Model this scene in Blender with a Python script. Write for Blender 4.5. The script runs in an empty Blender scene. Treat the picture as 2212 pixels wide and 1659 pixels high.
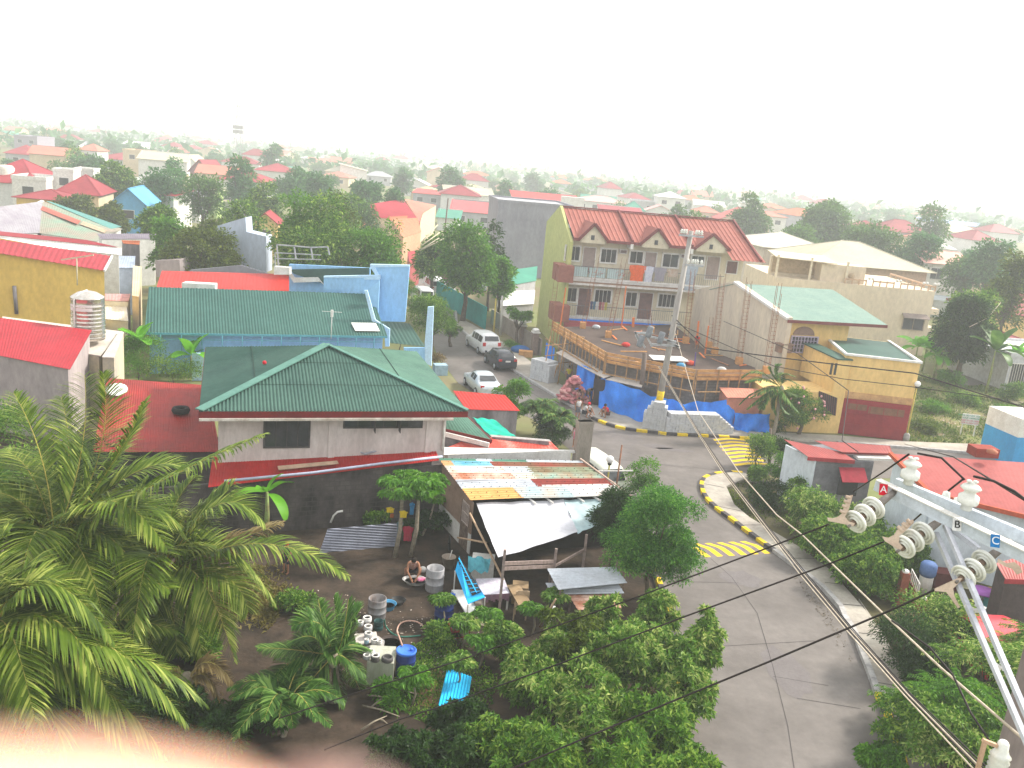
import bpy, math, random
import numpy as np
from mathutils import Vector, Matrix
R = math.radians
sc = bpy.context.scene
COL = sc.collection
# ---- camera
CH, PITCH, ROLL, FPX = 16.5, R(14.3), R(5.3),1915.0
cam = bpy.data.objects.new('camera', bpy.data.cameras.new('camera')); COL.objects.link(cam)
CF = Vector((0, math.cos(PITCH),-math.sin(PITCH)))
_u0 = Vector((0, math.sin(PITCH), math.cos(PITCH))); _r0 = Vector((1,0,0))
CR_ = math.cos(ROLL)*_r0 + math.sin(ROLL)*_u0
CU = math.cos(ROLL)*_u0 - math.sin(ROLL)*_r0
m = Matrix((CR_, CU, -CF)).transposed().to_4x4(); m.translation = (0,0, CH)
cam.matrix_world = m
cam.data.sensor_width = 36; cam.data.lens = 36*FPX/2212; cam.data.clip_start = .008; cam.data.dof.use_dof = True; cam.data.dof.focus_distance = 60; cam.data.dof.aperture_fstop = 9.5; cam.data.clip_end = 9000
sc.camera = cam
HAZE = .0011
# ---- world, sun, exposure
SUN_EL, SUN_AZ = R(38), R(62)          # azimuth clockwise from +Y (view direction)
w = bpy.data.worlds.new('World'); sc.world = w; w.use_nodes = True
nt = w.node_tree; nt.nodes.clear()
sky = nt.nodes.new('ShaderNodeTexSky'); sky.sky_type = 'NISHITA'; sky.sun_disc = False
sky.sun_elevation = SUN_EL; sky.sun_rotation = SUN_AZ; sky.dust_density = 7; sky.air_density = 1.6
hs = nt.nodes.new('ShaderNodeHueSaturation'); hs.inputs['Saturation'].default_value = .28
mx = nt.nodes.new('ShaderNodeMix'); mx.data_type = 'RGBA'; mx.inputs[0].default_value = .72
mx.inputs[7].default_value = (15,15,14.8,1)
bg = nt.nodes.new('ShaderNodeBackground'); bg.inputs[1].default_value = .07
ow = nt.nodes.new('ShaderNodeOutputWorld')
nt.links.new(sky.outputs[0], hs.inputs['Color']); nt.links.new(hs.outputs[0], mx.inputs[6])
nt.links.new(mx.outputs[2], bg.inputs[0]); nt.links.new(bg.outputs[0], ow.inputs[0])
sl = bpy.data.lights.new('sun', 'SUN'); sl.energy = 4.3; sl.angle = R(8); sl.color = (1,.93,.82)
so = bpy.data.objects.new('sun', sl); COL.objects.link(so)
sd = Vector((math.sin(SUN_AZ)*math.cos(SUN_EL), math.cos(SUN_AZ)*math.cos(SUN_EL), math.sin(SUN_EL)))
so.rotation_euler = sd.to_track_quat('Z', 'Y').to_euler()
sc.view_settings.view_transform = 'Standard'; sc.view_settings.look = 'None'
sc.view_settings.exposure = 0.8; sc.view_settings.gamma = 1
sc.cycles.max_bounces = 6; sc.cycles.diffuse_bounces = 3; sc.cycles.glossy_bounces = 2
sc.cycles.transmission_bounces = 3; sc.cycles.volume_bounces = 2; sc.cycles.transparent_max_bounces = 6
sc.cycles.use_denoising = True
# ---- photo coordinates -> ground coordinates
CRP = {0:(0,0,1),1:(0,203.3,.25),2:(553,203.3,.25),3:(1106,338.8,.25),4:(1659,338.8,.25),5:(0,576,.25),6:(474.4,576,.25),
 7:(948.8,643.8,.25),8:(1423.1,643.8,.25),9:(1659,711.6,.25),10:(474.4,948.8,.25),11:(881,948.8,.25),
 12:(1355.4,914.9,.25),13:(1659,1016.5,.25),14:(1659,1244.2,.25),15:(677.7,1244.2,.25),16:(0,779.3,.5302)}
def K(c, x, y): o = CRP[c]; return o[0]+x*o[2], o[1]+y*o[2]
def ray(x, y): return CF + (x-1106)/FPX*CR_ - (y-829.5)/FPX*CU
def g(c, x, y, z=0):
 """where the line of sight meets height z"""
 v = ray(*K(c, x, y)); t = (z-CH)/v.z; return Vector((v.x*t, v.y*t, z))
def dp(c, x, y, Y):
 """where it meets the depth Y"""
 v = ray(*K(c, x, y)); t = Y/v.y; return Vector((v.x*t, Y, CH+v.z*t))
def px(p):
 q = Vector(p)-Vector((0,0, CH)); d = q.dot(CF); return 1106+FPX*q.dot(CR_)/d, 829.5-FPX*q.dot(CU)/d
# ---- materials
MATS = {}
def M(name, c1, c2=None, s=3.0, rough=.75, bump=0, streak=1, metal=0, spec=.12, kind=None, w=.5, det=5, emit=None, bs=None):
 if name in MATS: return MATS[name]
 mt = bpy.data.materials.new(name); mt.use_nodes = True; n = mt.node_tree; L = n.links
 b = n.nodes['Principled BSDF']; b.inputs['Roughness'].default_value = rough; b.inputs['Metallic'].default_value = metal
 b.inputs['Specular IOR Level'].default_value = spec
 c1 = tuple(c1)+(1,); c2 = (tuple(c2)+(1,)) if c2 else tuple(v*.72 for v in c1[:3])+(1,)
 tc = n.nodes.new('ShaderNodeTexCoord'); mp = n.nodes.new('ShaderNodeMapping')
 mp.inputs['Scale'].default_value = (1,1,1/streak)
 L.new(tc.outputs['Object'], mp.inputs['Vector'])
 no = n.nodes.new('ShaderNodeTexNoise'); no.inputs['Scale'].default_value = s; no.inputs['Detail'].default_value = det
 no.inputs['Roughness'].default_value = .62
 L.new(mp.outputs[0], no.inputs['Vector'])
 rp = n.nodes.new('ShaderNodeValToRGB'); e = rp.color_ramp.elements
 e[0].position = max(0, w-.17); e[0].color = c2; e[1].position = min(1, w+.13); e[1].color = c1
 L.new(no.outputs['Fac'], rp.inputs[0]); out = rp.outputs[0]
 n3 = n.nodes.new('ShaderNodeTexNoise'); n3.inputs['Scale'].default_value = s*7; n3.inputs['Detail'].default_value = 8; n3.inputs['Roughness'].default_value = .7; L.new(mp.outputs[0], n3.inputs['Vector'])
 mr = n.nodes.new('ShaderNodeMapRange'); mr.inputs[1].default_value = .32; mr.inputs[2].default_value = .68; mr.inputs[3].default_value = .84; mr.inputs[4].default_value = 1.1; L.new(n3.outputs['Fac'], mr.inputs[0])
 m5 = n.nodes.new('ShaderNodeVectorMath'); m5.operation = 'SCALE'; L.new(out, m5.inputs[0]); L.new(mr.outputs[0], m5.inputs['Scale']); out = m5.outputs[0]
 if kind == 'block':      # hollow blocks with joints
  br = n.nodes.new('ShaderNodeTexBrick'); br.inputs['Scale'].default_value = bs or 2.5
  br.inputs['Mortar Size'].default_value = .03; br.inputs['Mortar'].default_value = tuple(v*.5 for v in c1[:3])+(1,)
  br.inputs['Brick Width'].default_value = 1; br.inputs['Row Height'].default_value = .5
  m2 = n.nodes.new('ShaderNodeMapping'); m2.inputs['Rotation'].default_value = (R(90),0,0)
  L.new(tc.outputs['Object'], m2.inputs['Vector']); L.new(m2.outputs[0], br.inputs['Vector'])
  L.new(out, br.inputs['Color1'])
  dk = n.nodes.new('ShaderNodeMix'); dk.data_type = 'RGBA'; dk.blend_type = 'MULTIPLY'; dk.inputs[0].default_value = 1
  dk.inputs[7].default_value = (.8,.8,.8,1); L.new(out, dk.inputs[6]); L.new(dk.outputs[2], br.inputs['Color2'])
  out = br.outputs[0]
 L.new(out, b.inputs['Base Color'])
 if bump:
  bp = n.nodes.new('ShaderNodeBump'); bp.inputs['Strength'].default_value = bump; bp.inputs['Distance'].default_value = .05
  n2 = n.nodes.new('ShaderNodeTexNoise'); n2.inputs['Scale'].default_value = s*6; n2.inputs['Detail'].default_value = 3
  L.new(tc.outputs['Object'], n2.inputs['Vector']); L.new(n2.outputs['Fac'], bp.inputs['Height']); L.new(bp.outputs[0], b.inputs['Normal'])
 if emit: b.inputs['Emission Color'].default_value = tuple(emit)+(1,); b.inputs['Emission Strength'].default_value = 1
 MATS[name] = mt; return mt
def leafmat(name, dark, mid, light, tr=.35, spread=1):
 if name in MATS: return MATS[name]
 mt = bpy.data.materials.new(name); mt.use_nodes = True; n = mt.node_tree; L = n.links; n.nodes.clear()
 ge = n.nodes.new('ShaderNodeNewGeometry'); rp = n.nodes.new('ShaderNodeValToRGB'); e = rp.color_ramp.elements
 e[0].color = tuple(dark)+(1,); e[1].color = tuple(light)+(1,); k = e.new(.55); k.color = tuple(mid)+(1,)
 tc = n.nodes.new('ShaderNodeTexCoord'); no = n.nodes.new('ShaderNodeTexNoise'); no.inputs['Scale'].default_value = 1.1/spread
 no.inputs['Detail'].default_value = 2
 ad = n.nodes.new('ShaderNodeMix'); ad.inputs[0].default_value = .62
 L.new(tc.outputs['Object'], no.inputs['Vector'])
 st = n.nodes.new('ShaderNodeMapRange'); st.inputs[1].default_value = .3; st.inputs[2].default_value = .7
 L.new(no.outputs['Fac'], st.inputs[0]); L.new(st.outputs[0], ad.inputs[2]); L.new(ge.outputs['Random Per Island'], ad.inputs[3])
 L.new(ad.outputs[0], rp.inputs[0])
 b = n.nodes.new('ShaderNodeBsdfPrincipled'); b.inputs['Roughness'].default_value = .5; b.inputs['Specular IOR Level'].default_value = .2
 t = n.nodes.new('ShaderNodeBsdfTranslucent'); mix = n.nodes.new('ShaderNodeMixShader'); mix.inputs[0].default_value = tr
 L.new(rp.outputs[0], b.inputs['Base Color']); L.new(rp.outputs[0], t.inputs[0])
 L.new(b.outputs[0], mix.inputs[1]); L.new(t.outputs[0], mix.inputs[2])
 o = n.nodes.new('ShaderNodeOutputMaterial'); L.new(mix.outputs[0], o.inputs[0]); MATS[name] = mt; return mt
# ---- objects
def tag(o, label=None, cat=None, group=None, kind=None):
 if label: o['label'] = label
 if cat: o['category'] = cat
 if group: o['group'] = group
 if kind: o['kind'] = kind
 return o
def thing(name, label, cat, loc=(0,0,0), rz=0, group=None):
 o = bpy.data.objects.new(name, None); COL.objects.link(o); o.empty_display_size = .3
 o.location = loc; o.rotation_euler = (0,0, rz); return tag(o, label, cat, group)
def link(name, me, mat, parent=None, loc=None, rz=0):
 o = bpy.data.objects.new(name, me); COL.objects.link(o)
 if mat and not me.materials: me.materials.append(mat)
 if parent: o.parent = parent
 if loc is not None: o.location = loc
 if rz: o.rotation_euler = (0,0, rz)
 return o
def struct(o): o['kind'] = 'structure'; return o
def dup(root, loc=None, rz=None, label=None, scale=None, group=None):
 """copy a thing with its parts and sub-parts"""
 ch = {}
 for o in bpy.data.objects:
  if o.parent: ch.setdefault(o.parent.name, []).append(o)
 def rec(o, par):
  c = o.copy(); COL.objects.link(c); c.parent = par
  for k in ch.get(o.name, []): rec(k, c)
  return c
 r = rec(root, None)
 if loc is not None: r.location = loc
 if rz is not None: r.rotation_euler = (0,0, rz)
 if label: r['label'] = label
 if group: r['group'] = group
 if scale: r.scale = (scale,)*3 if not hasattr(scale, '__len__') else scale
 return r
class MB:
 def __init__(s): s.v = []; s.f = []; s.sm = []
 def add(s, vs, fs, smooth=False):
  n = len(s.v); s.v += [tuple(p) for p in vs]; s.f += [tuple(i+n for i in f) for f in fs]; s.sm += [smooth]*len(fs); return s
 def box(s, c, d, rz=0, tilt=None):
  x, y, z = (k/2 for k in d); q = [Vector((a*x, b*y, e*z)) for e in (-1,1) for b in (-1,1) for a in (-1,1)]
  m = Matrix.Rotation(rz, 3, 'Z')
  if tilt: m = m @ tilt
  return s.add([m @ p + Vector(c) for p in q], [(0,2,3,1),(4,5,7,6),(0,1,5,4),(2,6,7,3),(0,4,6,2),(1,3,7,5)])
 def bx(s, x0, x1, y0, y1, z0, z1): return s.box(((x0+x1)/2,(y0+y1)/2,(z0+z1)/2),(abs(x1-x0), abs(y1-y0), abs(z1-z0)))
 def bar(s, p, q, w, h=None):
  h = h or w; p = Vector(p); q = Vector(q); t = (q-p).normalized()
  u = Vector((0,0,1)) if abs(t.z) < .95 else Vector((0,1,0)); a = t.cross(u).normalized(); b = a.cross(t).normalized()
  vs = [e + a*i*w/2 + b*j*h/2 for e in (p, q) for i, j in ((-1,-1),(1,-1),(1,1),(-1,1))]
  return s.add(vs, [(3,2,1,0),(4,5,6,7),(0,1,5,4),(1,2,6,5),(2,3,7,6),(3,0,4,7)])
 def tube(s, pts, r, n=6, cap=True, smooth=True):
  pts = [Vector(p) for p in pts]; rs = r if hasattr(r, '__len__') else [r]*len(pts); vs = []; fs = []
  a = None
  for i, p in enumerate(pts):
   t = (pts[min(i+1, len(pts)-1)]-pts[max(i-1,0)]).normalized()
   if a is None:
    u = Vector((0,0,1)) if abs(t.z) < .9 else Vector((1,0,0)); a = t.cross(u).normalized()
   else: a = (a - t*a.dot(t)).normalized()
   b = t.cross(a)
   vs += [p + (a*math.cos(2*math.pi*k/n)+b*math.sin(2*math.pi*k/n))*rs[i] for k in range(n)]
  for i in range(len(pts)-1):
   fs += [(i*n+k, i*n+(k+1) % n, (i+1)*n+(k+1) % n, (i+1)*n+k) for k in range(n)]
  if cap: fs += [tuple(range(n))[::-1], tuple((len(pts)-1)*n+k for k in range(n))]
  return s.add(vs, fs, smooth)
 def lathe(s, prof, c=(0,0,0), n=20, axis=None, smooth=True):
  c = Vector(c); q = Vector(axis).normalized().to_track_quat('Z', 'Y') if axis is not None else None; vs = []; fs = []
  for r, z in prof:
   for k in range(n):
    p = Vector((r*math.cos(2*math.pi*k/n), r*math.sin(2*math.pi*k/n), z))
    vs.append((q @ p if q else p)+c)
  m = len(prof)
  for i in range(m-1): fs += [(i*n+k, i*n+(k+1) % n, (i+1)*n+(k+1) % n, (i+1)*n+k) for k in range(n)]
  if prof[0][0] > 1e-4: fs.append(tuple(range(n))[::-1])
  if prof[-1][0] > 1e-4: fs.append(tuple((m-1)*n+k for k in range(n)))
  return s.add(vs, fs, smooth)
 def ball(s, c, r, n=12):
  r = r if hasattr(r, '__len__') else (r, r, r); vs = []; fs = []; m = n//2+1
  for i in range(m+1):
   for k in range(n):
    a = math.pi*i/m; b = 2*math.pi*k/n
    vs.append((c[0]+r[0]*math.sin(a)*math.cos(b), c[1]+r[1]*math.sin(a)*math.sin(b), c[2]-r[2]*math.cos(a)))
  for i in range(m): fs += [(i*n+k, i*n+(k+1) % n, (i+1)*n+(k+1) % n, (i+1)*n+k) for k in range(n)]
  return s.add(vs, fs, True)
 def prism(s, poly, z0, z1):
  n = len(poly); vs = [(p[0], p[1], z0) for p in poly]+[(p[0], p[1], z1) for p in poly]
  a = sum(poly[i][0]*poly[(i+1) % n][1]-poly[(i+1) % n][0]*poly[i][1] for i in range(n))
  o = list(range(n)) if a > 0 else list(range(n))[::-1]
  return s.add(vs, [tuple(o[::-1]), tuple(i+n for i in o)]+[(o[i], o[(i+1) % n], o[(i+1) % n]+n, o[i]+n) for i in range(n)])
 def slab(s, pts, t=.04):
  """thick plate whose upper face is pts"""
  P = [Vector(p) for p in pts]; nn = (P[1]-P[0]).cross(P[2]-P[0]).normalized()
  if nn.z < 0: P = P[::-1]; nn = -nn
  n = len(P); return s.add([*P, *[p-nn*t for p in P]], [tuple(range(n)), tuple(range(2*n-1, n-1,-1))]+[(i, i+n, (i+1) % n+n, (i+1) % n) for i in range(n)])
 def corr(s, poly, e, pitch=.22, amp=.02, t=.012, per=4, rib=False):
  """corrugated sheet filling a planar polygon; waves advance along e"""
  P = [Vector(p) for p in poly]; o = P[0]; e = Vector(e).normalized(); nn = Vector((0,0,0))
  for i in range(1, len(P)-1): nn += (P[i]-o).cross(P[i+1]-o)
  nn.normalize()
  if nn.z < 0: nn = -nn
  e = (e-nn*e.dot(nn)).normalized(); dn = nn.cross(e)
  Q = [((p-o).dot(e),(p-o).dot(dn)) for p in P]; s0 = min(q[0] for q in Q); s1 = max(q[0] for q in Q)
  N = max(2, int((s1-s0)/pitch*per)); xs = sorted(set([s0+(s1-s0)*i/N for i in range(N+1)]+[q[0] for q in Q])); vs = []; fs = []
  for x in xs:
   xx = min(max(x, s0+1e-4), s1-1e-4); hit = []
   for i in range(len(Q)):
    a, b = Q[i], Q[(i+1) % len(Q)]
    if (a[0]-xx)*(b[0]-xx) <= 0 and abs(a[0]-b[0]) > 1e-9: hit.append(a[1]+(b[1]-a[1])*(xx-a[0])/(b[0]-a[0]))
   if not hit: hit = [0,0]
   ph = (x-s0)/pitch; h = amp*(math.sin(2*math.pi*ph) if not rib else (1 if (ph % 1) < .25 else -1))
   for tt in (min(hit), max(hit)): vs += [o+e*x+dn*tt+nn*h]
  n = len(vs); vs += [v-nn*t for v in vs]
  for i in range(len(xs)-1):
   a, b, c, d = 2*i, 2*i+2,2*i+3,2*i+1
   fs += [(a, b, c, d),(n+d, n+c, n+b, n+a),(a, n+a, n+b, b),(d, c, n+c, n+d)]
  k = 2*(len(xs)-1); fs += [(0,1, n+1, n),(k, n+k, n+k+1, k+1)]
  return s.add(vs, fs)
 def mesh(s, name):
  me = bpy.data.meshes.new(name); me.from_pydata(s.v, [], s.f); me.polygons.foreach_set('use_smooth', s.sm); me.update(); return me
 def build(s, name, mat, parent=None, loc=None, rz=0): return link(name, s.mesh(name), mat, parent, loc, rz)
def npmesh(name, V, F, smooth=False):
 me = bpy.data.meshes.new(name); V = np.asarray(V, np.float32); F = np.asarray(F, np.int32); k = F.shape[1]
 me.vertices.add(len(V)); me.vertices.foreach_set('co', V.ravel()); me.loops.add(F.size); me.loops.foreach_set('vertex_index', F.ravel())
 me.polygons.add(len(F)); me.polygons.foreach_set('loop_start', np.arange(0, F.size, k, dtype=np.int32))
 me.polygons.foreach_set('loop_total', np.full(len(F), k, np.int32)); me.polygons.foreach_set('use_smooth', np.full(len(F), smooth))
 me.update(calc_edges=True); return me
def unit(a): return a/np.maximum(np.linalg.norm(a, axis=1, keepdims=True),1e-9)
def leaves(name, P, D, L, W, rng, droop=.15):
 """one bent lozenge per leaf"""
 n = len(P); D = unit(D); L = np.broadcast_to(np.asarray(L, float),(n,))[:, None]; W = np.broadcast_to(np.asarray(W, float),(n,))[:, None]
 up = unit(rng.normal(size=(n, 3))*.55+np.array([0,0,1])); S = unit(np.cross(D, up)); N = np.cross(S, D)
 z = np.array([0,0,1.])
 V = np.stack([P, P+D*L*.45+S*W/2+N*W*.12, P+D*L-z*L*droop, P+D*L*.45-S*W/2+N*W*.12], 1).reshape(-1,3)
 return npmesh(name, V, np.arange(4*n).reshape(n, 4))
# ---- plants
BARK = M('bark', (.16,.12,.09),(.07,.055,.045), s=6, rough=.9, bump=.4)
PBARK = M('pale_bark', (.33,.29,.22),(.2,.17,.13), s=9, rough=.9, bump=.3)
LV = {
'mid': leafmat('leaf_mid', (.018,.05,.006),(.09,.22,.02),(.42,.56,.1)),
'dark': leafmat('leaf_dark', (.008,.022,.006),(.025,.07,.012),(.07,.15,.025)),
'bright': leafmat('leaf_bright', (.03,.09,.008),(.09,.25,.02),(.22,.42,.04)),
'fine': leafmat('leaf_fine', (.015,.07,.008),(.07,.23,.025),(.24,.5,.07)),
'olive': leafmat('leaf_olive', (.02,.035,.005),(.08,.13,.012),(.22,.28,.04)),
'lush': leafmat('leaf_lush', (.015,.05,.006),(.13,.28,.03),(.66,.7,.24)),
'far': leafmat('leaf_far', (.025,.09,.03),(.07,.2,.06),(.16,.34,.1), spread=4),
'farlight': leafmat('leaf_far_light', (.03,.08,.012),(.08,.18,.03),(.17,.32,.06), spread=4),
'palm': leafmat('leaf_palm', (.03,.065,.008),(.12,.2,.015),(.5,.54,.13), tr=.3),
'palmg': leafmat('leaf_palm_green', (.015,.05,.006),(.05,.14,.015),(.26,.4,.1), tr=.3),
'dry': leafmat('leaf_dry', (.09,.06,.02),(.22,.16,.06),(.4,.33,.16), tr=.3),
'banana': leafmat('leaf_banana', (.06,.22,.01),(.13,.4,.02),(.25,.55,.05), tr=.4, spread=.6),
'grass': leafmat('leaf_grass', (.03,.06,.01),(.09,.16,.02),(.22,.28,.05), tr=.3),
'straw': leafmat('leaf_straw', (.08,.07,.02),(.2,.17,.05),(.34,.28,.1), tr=.3)}
def crown_pts(rng, c, r, nblob, nleaf, rb=.42, flat=.8, hollow=.55):
 """leaf bases and directions on an uneven cloud of leaf clumps"""
 c = np.array(c); r = np.array(r); B = unit(rng.normal(size=(nblob, 3))); B[:, 2] = np.where(B[:, 2] < 0, B[:, 2]*.75, B[:, 2])
 B = c+B*r*(rng.uniform(hollow, 1,(nblob, 1))**.7)*(1-rb*.6); rad = rng.uniform(.45,1.25, nblob)*rb*r.mean()
 k = rng.choice(nblob, nleaf, p=rad**2/(rad**2).sum()); o = unit(rng.normal(size=(nleaf, 3))); o[:, 2] = np.where(o[:, 2] < -.5,-o[:, 2]*.7, o[:, 2])
 P = B[k]+o*(rad[k]*rng.uniform(.25,1.22, nleaf)**.7)[:, None]*np.array([1,1, flat])
 D = unit(o+rng.normal(size=(nleaf, 3))*.5+np.array([0,0,-.15])); return P, D, B
def trunk_mesh(base, c, B, r0, rng, n=8, lean=0):
 mb = MB(); base = Vector(base); c = Vector(c); top = base.lerp(c, .7)+Vector((rng.normal()*.1, rng.normal()*.1,0))
 mid = base.lerp(top, .5)+Vector((rng.normal()*.12+lean, rng.normal()*.12,0))
 mb.tube([base-Vector((0,0,.1)), base.lerp(mid, .5), mid, top], [r0*1.3, r0, r0*.85, r0*.6], n)
 for b in B[:14]:
  b = Vector(b); a = mid.lerp(top, rng.uniform(.2,1)); k = a.lerp(b, .5)+Vector((0,0,-.08*(b-a).length))
  mb.tube([a, k, b], [r0*.42, r0*.28, r0*.1], 5)
 return mb
def tree(name, label, loc, h, r, nblob=14, nleaf=5000, leaf=(.16,.07), mat='mid', seed=1, cat='tree', group=None, r0=.14, rb=.42, bark=None, whorl=0, cz=None, hollow=.55, flat=.8, off=(0,0)):
 rng = np.random.default_rng(seed); t = thing(name, label, cat, loc, 0, group)
 r = r if hasattr(r, '__len__') else (r, r, r*.8); cc = (off[0], off[1], cz if cz is not None else h-r[2])
 if whorl:     # leaves gathered in fans at the twig tips
  P0, D0, B = crown_pts(rng, cc, r, nblob, nleaf//whorl, rb, flat, hollow); D0[:, 2] = np.abs(D0[:, 2])*.7+.25; D0 = unit(D0)
  P = np.repeat(P0, whorl, 0); Dn = np.repeat(D0, whorl, 0); a = np.tile(np.arange(whorl)*2*math.pi/whorl, len(P0))+np.repeat(rng.uniform(0,6, len(P0)), whorl)
  s1 = unit(np.cross(Dn, [.3,.1,1.])); s2 = np.cross(Dn, s1); D = Dn*.35+s1*np.cos(a)[:, None]+s2*np.sin(a)[:, None]
 else: P, D, B = crown_pts(rng, cc, r, nblob, nleaf, rb, flat, hollow)
 n = len(P); q = rng.uniform(.6,1.25, n)
 trunk_mesh((0,0,0), cc, B, r0, rng).build('trunk', bark or BARK, t)
 link('crown', leaves('crown', P, D, leaf[0]*q, leaf[1]*q, rng), LV[mat], t); return t
def strip(pts, wid, side, sag=0):
 V = []; F = []
 for i, p in enumerate(pts): V += [p-side[i]*wid[i], p-Vector((0,0, sag*wid[i])), p+side[i]*wid[i]]
 for i in range(len(pts)-1):
  a = 3*i; F += [(a, a+1, a+4, a+3),(a+1, a+2, a+5, a+4)]
 return V, F
def frond_mesh(p0, p1, p2, rng, ll=.8, n=46, hang=.5, wl=.03, r0=.026, bare=.1):
 """coconut frond: a rib along a curve through p1, leaflets drooping on both sides. Returns leaflet mesh and rib mesh"""
 p0, p1, p2 = map(Vector, (p0, p1, p2)); c = 2*p1-(p0+p2)/2
 def at(t): return p0*(1-t)**2+c*2*t*(1-t)+p2*t*t
 def tg(t): return ((c-p0)*(1-t)+(p2-c)*t).normalized()
 V = []; F = []; roll = rng.normal()*.25
 for i in range(n):
  t = bare+(1-bare)*(i+.5)/n; a = at(t); T = tg(t); s = T.cross(Vector((roll, 0,1)))
  if s.length < .05: s = T.cross(Vector((1,0,0)))
  s.normalize(); u = s.cross(T)
  L = ll*(math.sin(math.pi*min(1,.22+.78*t)**.9)**.6+.12)*rng.uniform(.82,1.12)
  for sg in (-1,1):
   if rng.random() < .04: continue
   d = (s*sg*.85+T*(.45+.5*t)+u*.18+Vector(rng.normal(size=3))*.06).normalized(); q = a.copy(); k = len(V); w0 = wl*rng.uniform(.7,1.2)
   ns = d.cross(Vector((0,0,1))).normalized() if abs(d.z) < .98 else s
   for j, f in enumerate((0,.3,.65,1)):
    ww = w0*(.55,1,.8,.1)[j]; V += [q-ns*ww, q+ns*ww]
    d = (d+Vector((0,0,-hang*(.35+.5*j)))).normalized(); q = q+d*L*.34
   F += [(k+2*j, k+2*j+1, k+2*j+3, k+2*j+2) for j in range(3)]
 rib = MB().tube([at(i/9) for i in range(10)], [r0*(1-.8*i/9) for i in range(10)], 5)
 return npmesh('frond', np.array([tuple(v) for v in V]), F), rib
RIB = M('frond_rib', (.45,.38,.1),(.3,.26,.06), s=4, rough=.6)
def palm(name, label, loc, fronds, ll=.8, mat='palm', seed=3, r0=.14, n=46, hang=.22, wl=.03, group=None, lean=(0,0), cat='palm tree', dry=()):
 """fronds: (mid, tip) world points; loc: foot; crown at fronds' start"""
 foot, crown = Vector(loc[0]), Vector(loc[1]); rng = np.random.default_rng(seed)
 t = thing(name, label, cat, foot, 0, group); top = crown-foot
 tr = MB(); pts = [Vector((0,0,-.1)), top*.3+Vector((.1,0,0)), top*.7+Vector((.05,.05,0)), top-Vector((0,0,.1))]
 tr.tube(pts, [r0*1.3, r0, r0*.9, r0*.95], 10); tr.ball(top-Vector((0,0,.15)),(r0*1.6, r0*1.6, r0*2.4),10); tr.build('trunk', PBARK, t)
 for i, (mi, tp) in enumerate(fronds):
  a, rib = frond_mesh(top+(Vector(tp)-crown).normalized()*.1, Vector(mi)-foot, Vector(tp)-foot, rng, ll*rng.uniform(.9,1.1), n, hang*rng.uniform(.7,1.3), wl)
  f = link('frond', a, LV['dry' if i in dry else mat], t); rib.build('rib', RIB, f)
 return t
def ring_fronds(crown, n, L, rng, up=(.2,.9), droop=.9):
 out = []
 for i in range(n):
  a = 2*math.pi*(i+rng.uniform(-.3,.3))/n*1.0+(i % 3)*2.1; e = rng.uniform(*up); l = L*rng.uniform(.8,1.1)
  d = Vector((math.cos(a), math.sin(a),0)); c = Vector(crown)
  out.append((c+d*l*.5*math.cos(e*.8)+Vector((0,0, l*.55*math.sin(e))), c+d*l*.95*math.cos(e*.5)+Vector((0,0, l*(math.sin(e)*.8-droop*.5)))))
 return out
def banana(name, label, loc, h=3, n=7, seed=1, ll=1.9, group=None, mat='banana', width=.28):
 rng = np.random.default_rng(seed); t = thing(name, label, 'banana plant', loc, 0, group)
 MB().tube([(0,0,-.1),(.03,0, h*.35),(0,.03, h*.7)], [.13,.11,.06], 8).build('stem', M('banana_stem', (.25,.35,.12),(.2,.16,.08), s=5), t)
 for i in range(n):
  a = i*2.4+rng.uniform(-.3,.3); e = rng.uniform(.35,1.4) if i else 1.45; L = ll*rng.uniform(.75,1.1); d = Vector((math.cos(a), math.sin(a),0))
  c = Vector((0,0, h*.68)); pts = []; q = c.copy(); el = e
  for j in range(13): pts.append(q.copy()); q = q+(d*math.cos(el)+Vector((0,0, math.sin(el))))*L/12; el -= (1.6-e*.55)/12*1.3
  s = d.cross(Vector((0,0,1))).normalized(); W = [width*L/1.9*max(.04, math.sin(math.pi*max(0, j-1)/11.5)**.5)*(1 if j > 1 else .12) for j in range(13)]
  V, F = strip(pts, W, [(s+Vector((0,0,.25*rng.random()))).normalized()]*13,.35)
  me = npmesh('leaf', np.array([tuple(v) for v in V]), F, True); link('leaf', me, LV[mat], t)
 return t
def shrub(label, loc, r, h, seed, mat='mid', leaf=(.14,.06), nleaf=2500, nblob=9, name='shrub', group=None, whorl=0, cat='shrub'):
 return tree(name, label, loc, h, (r, r, h*.5), nblob, nleaf, leaf, mat, seed, cat, group, .04,.5, whorl=whorl, cz=h*.5)
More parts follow.
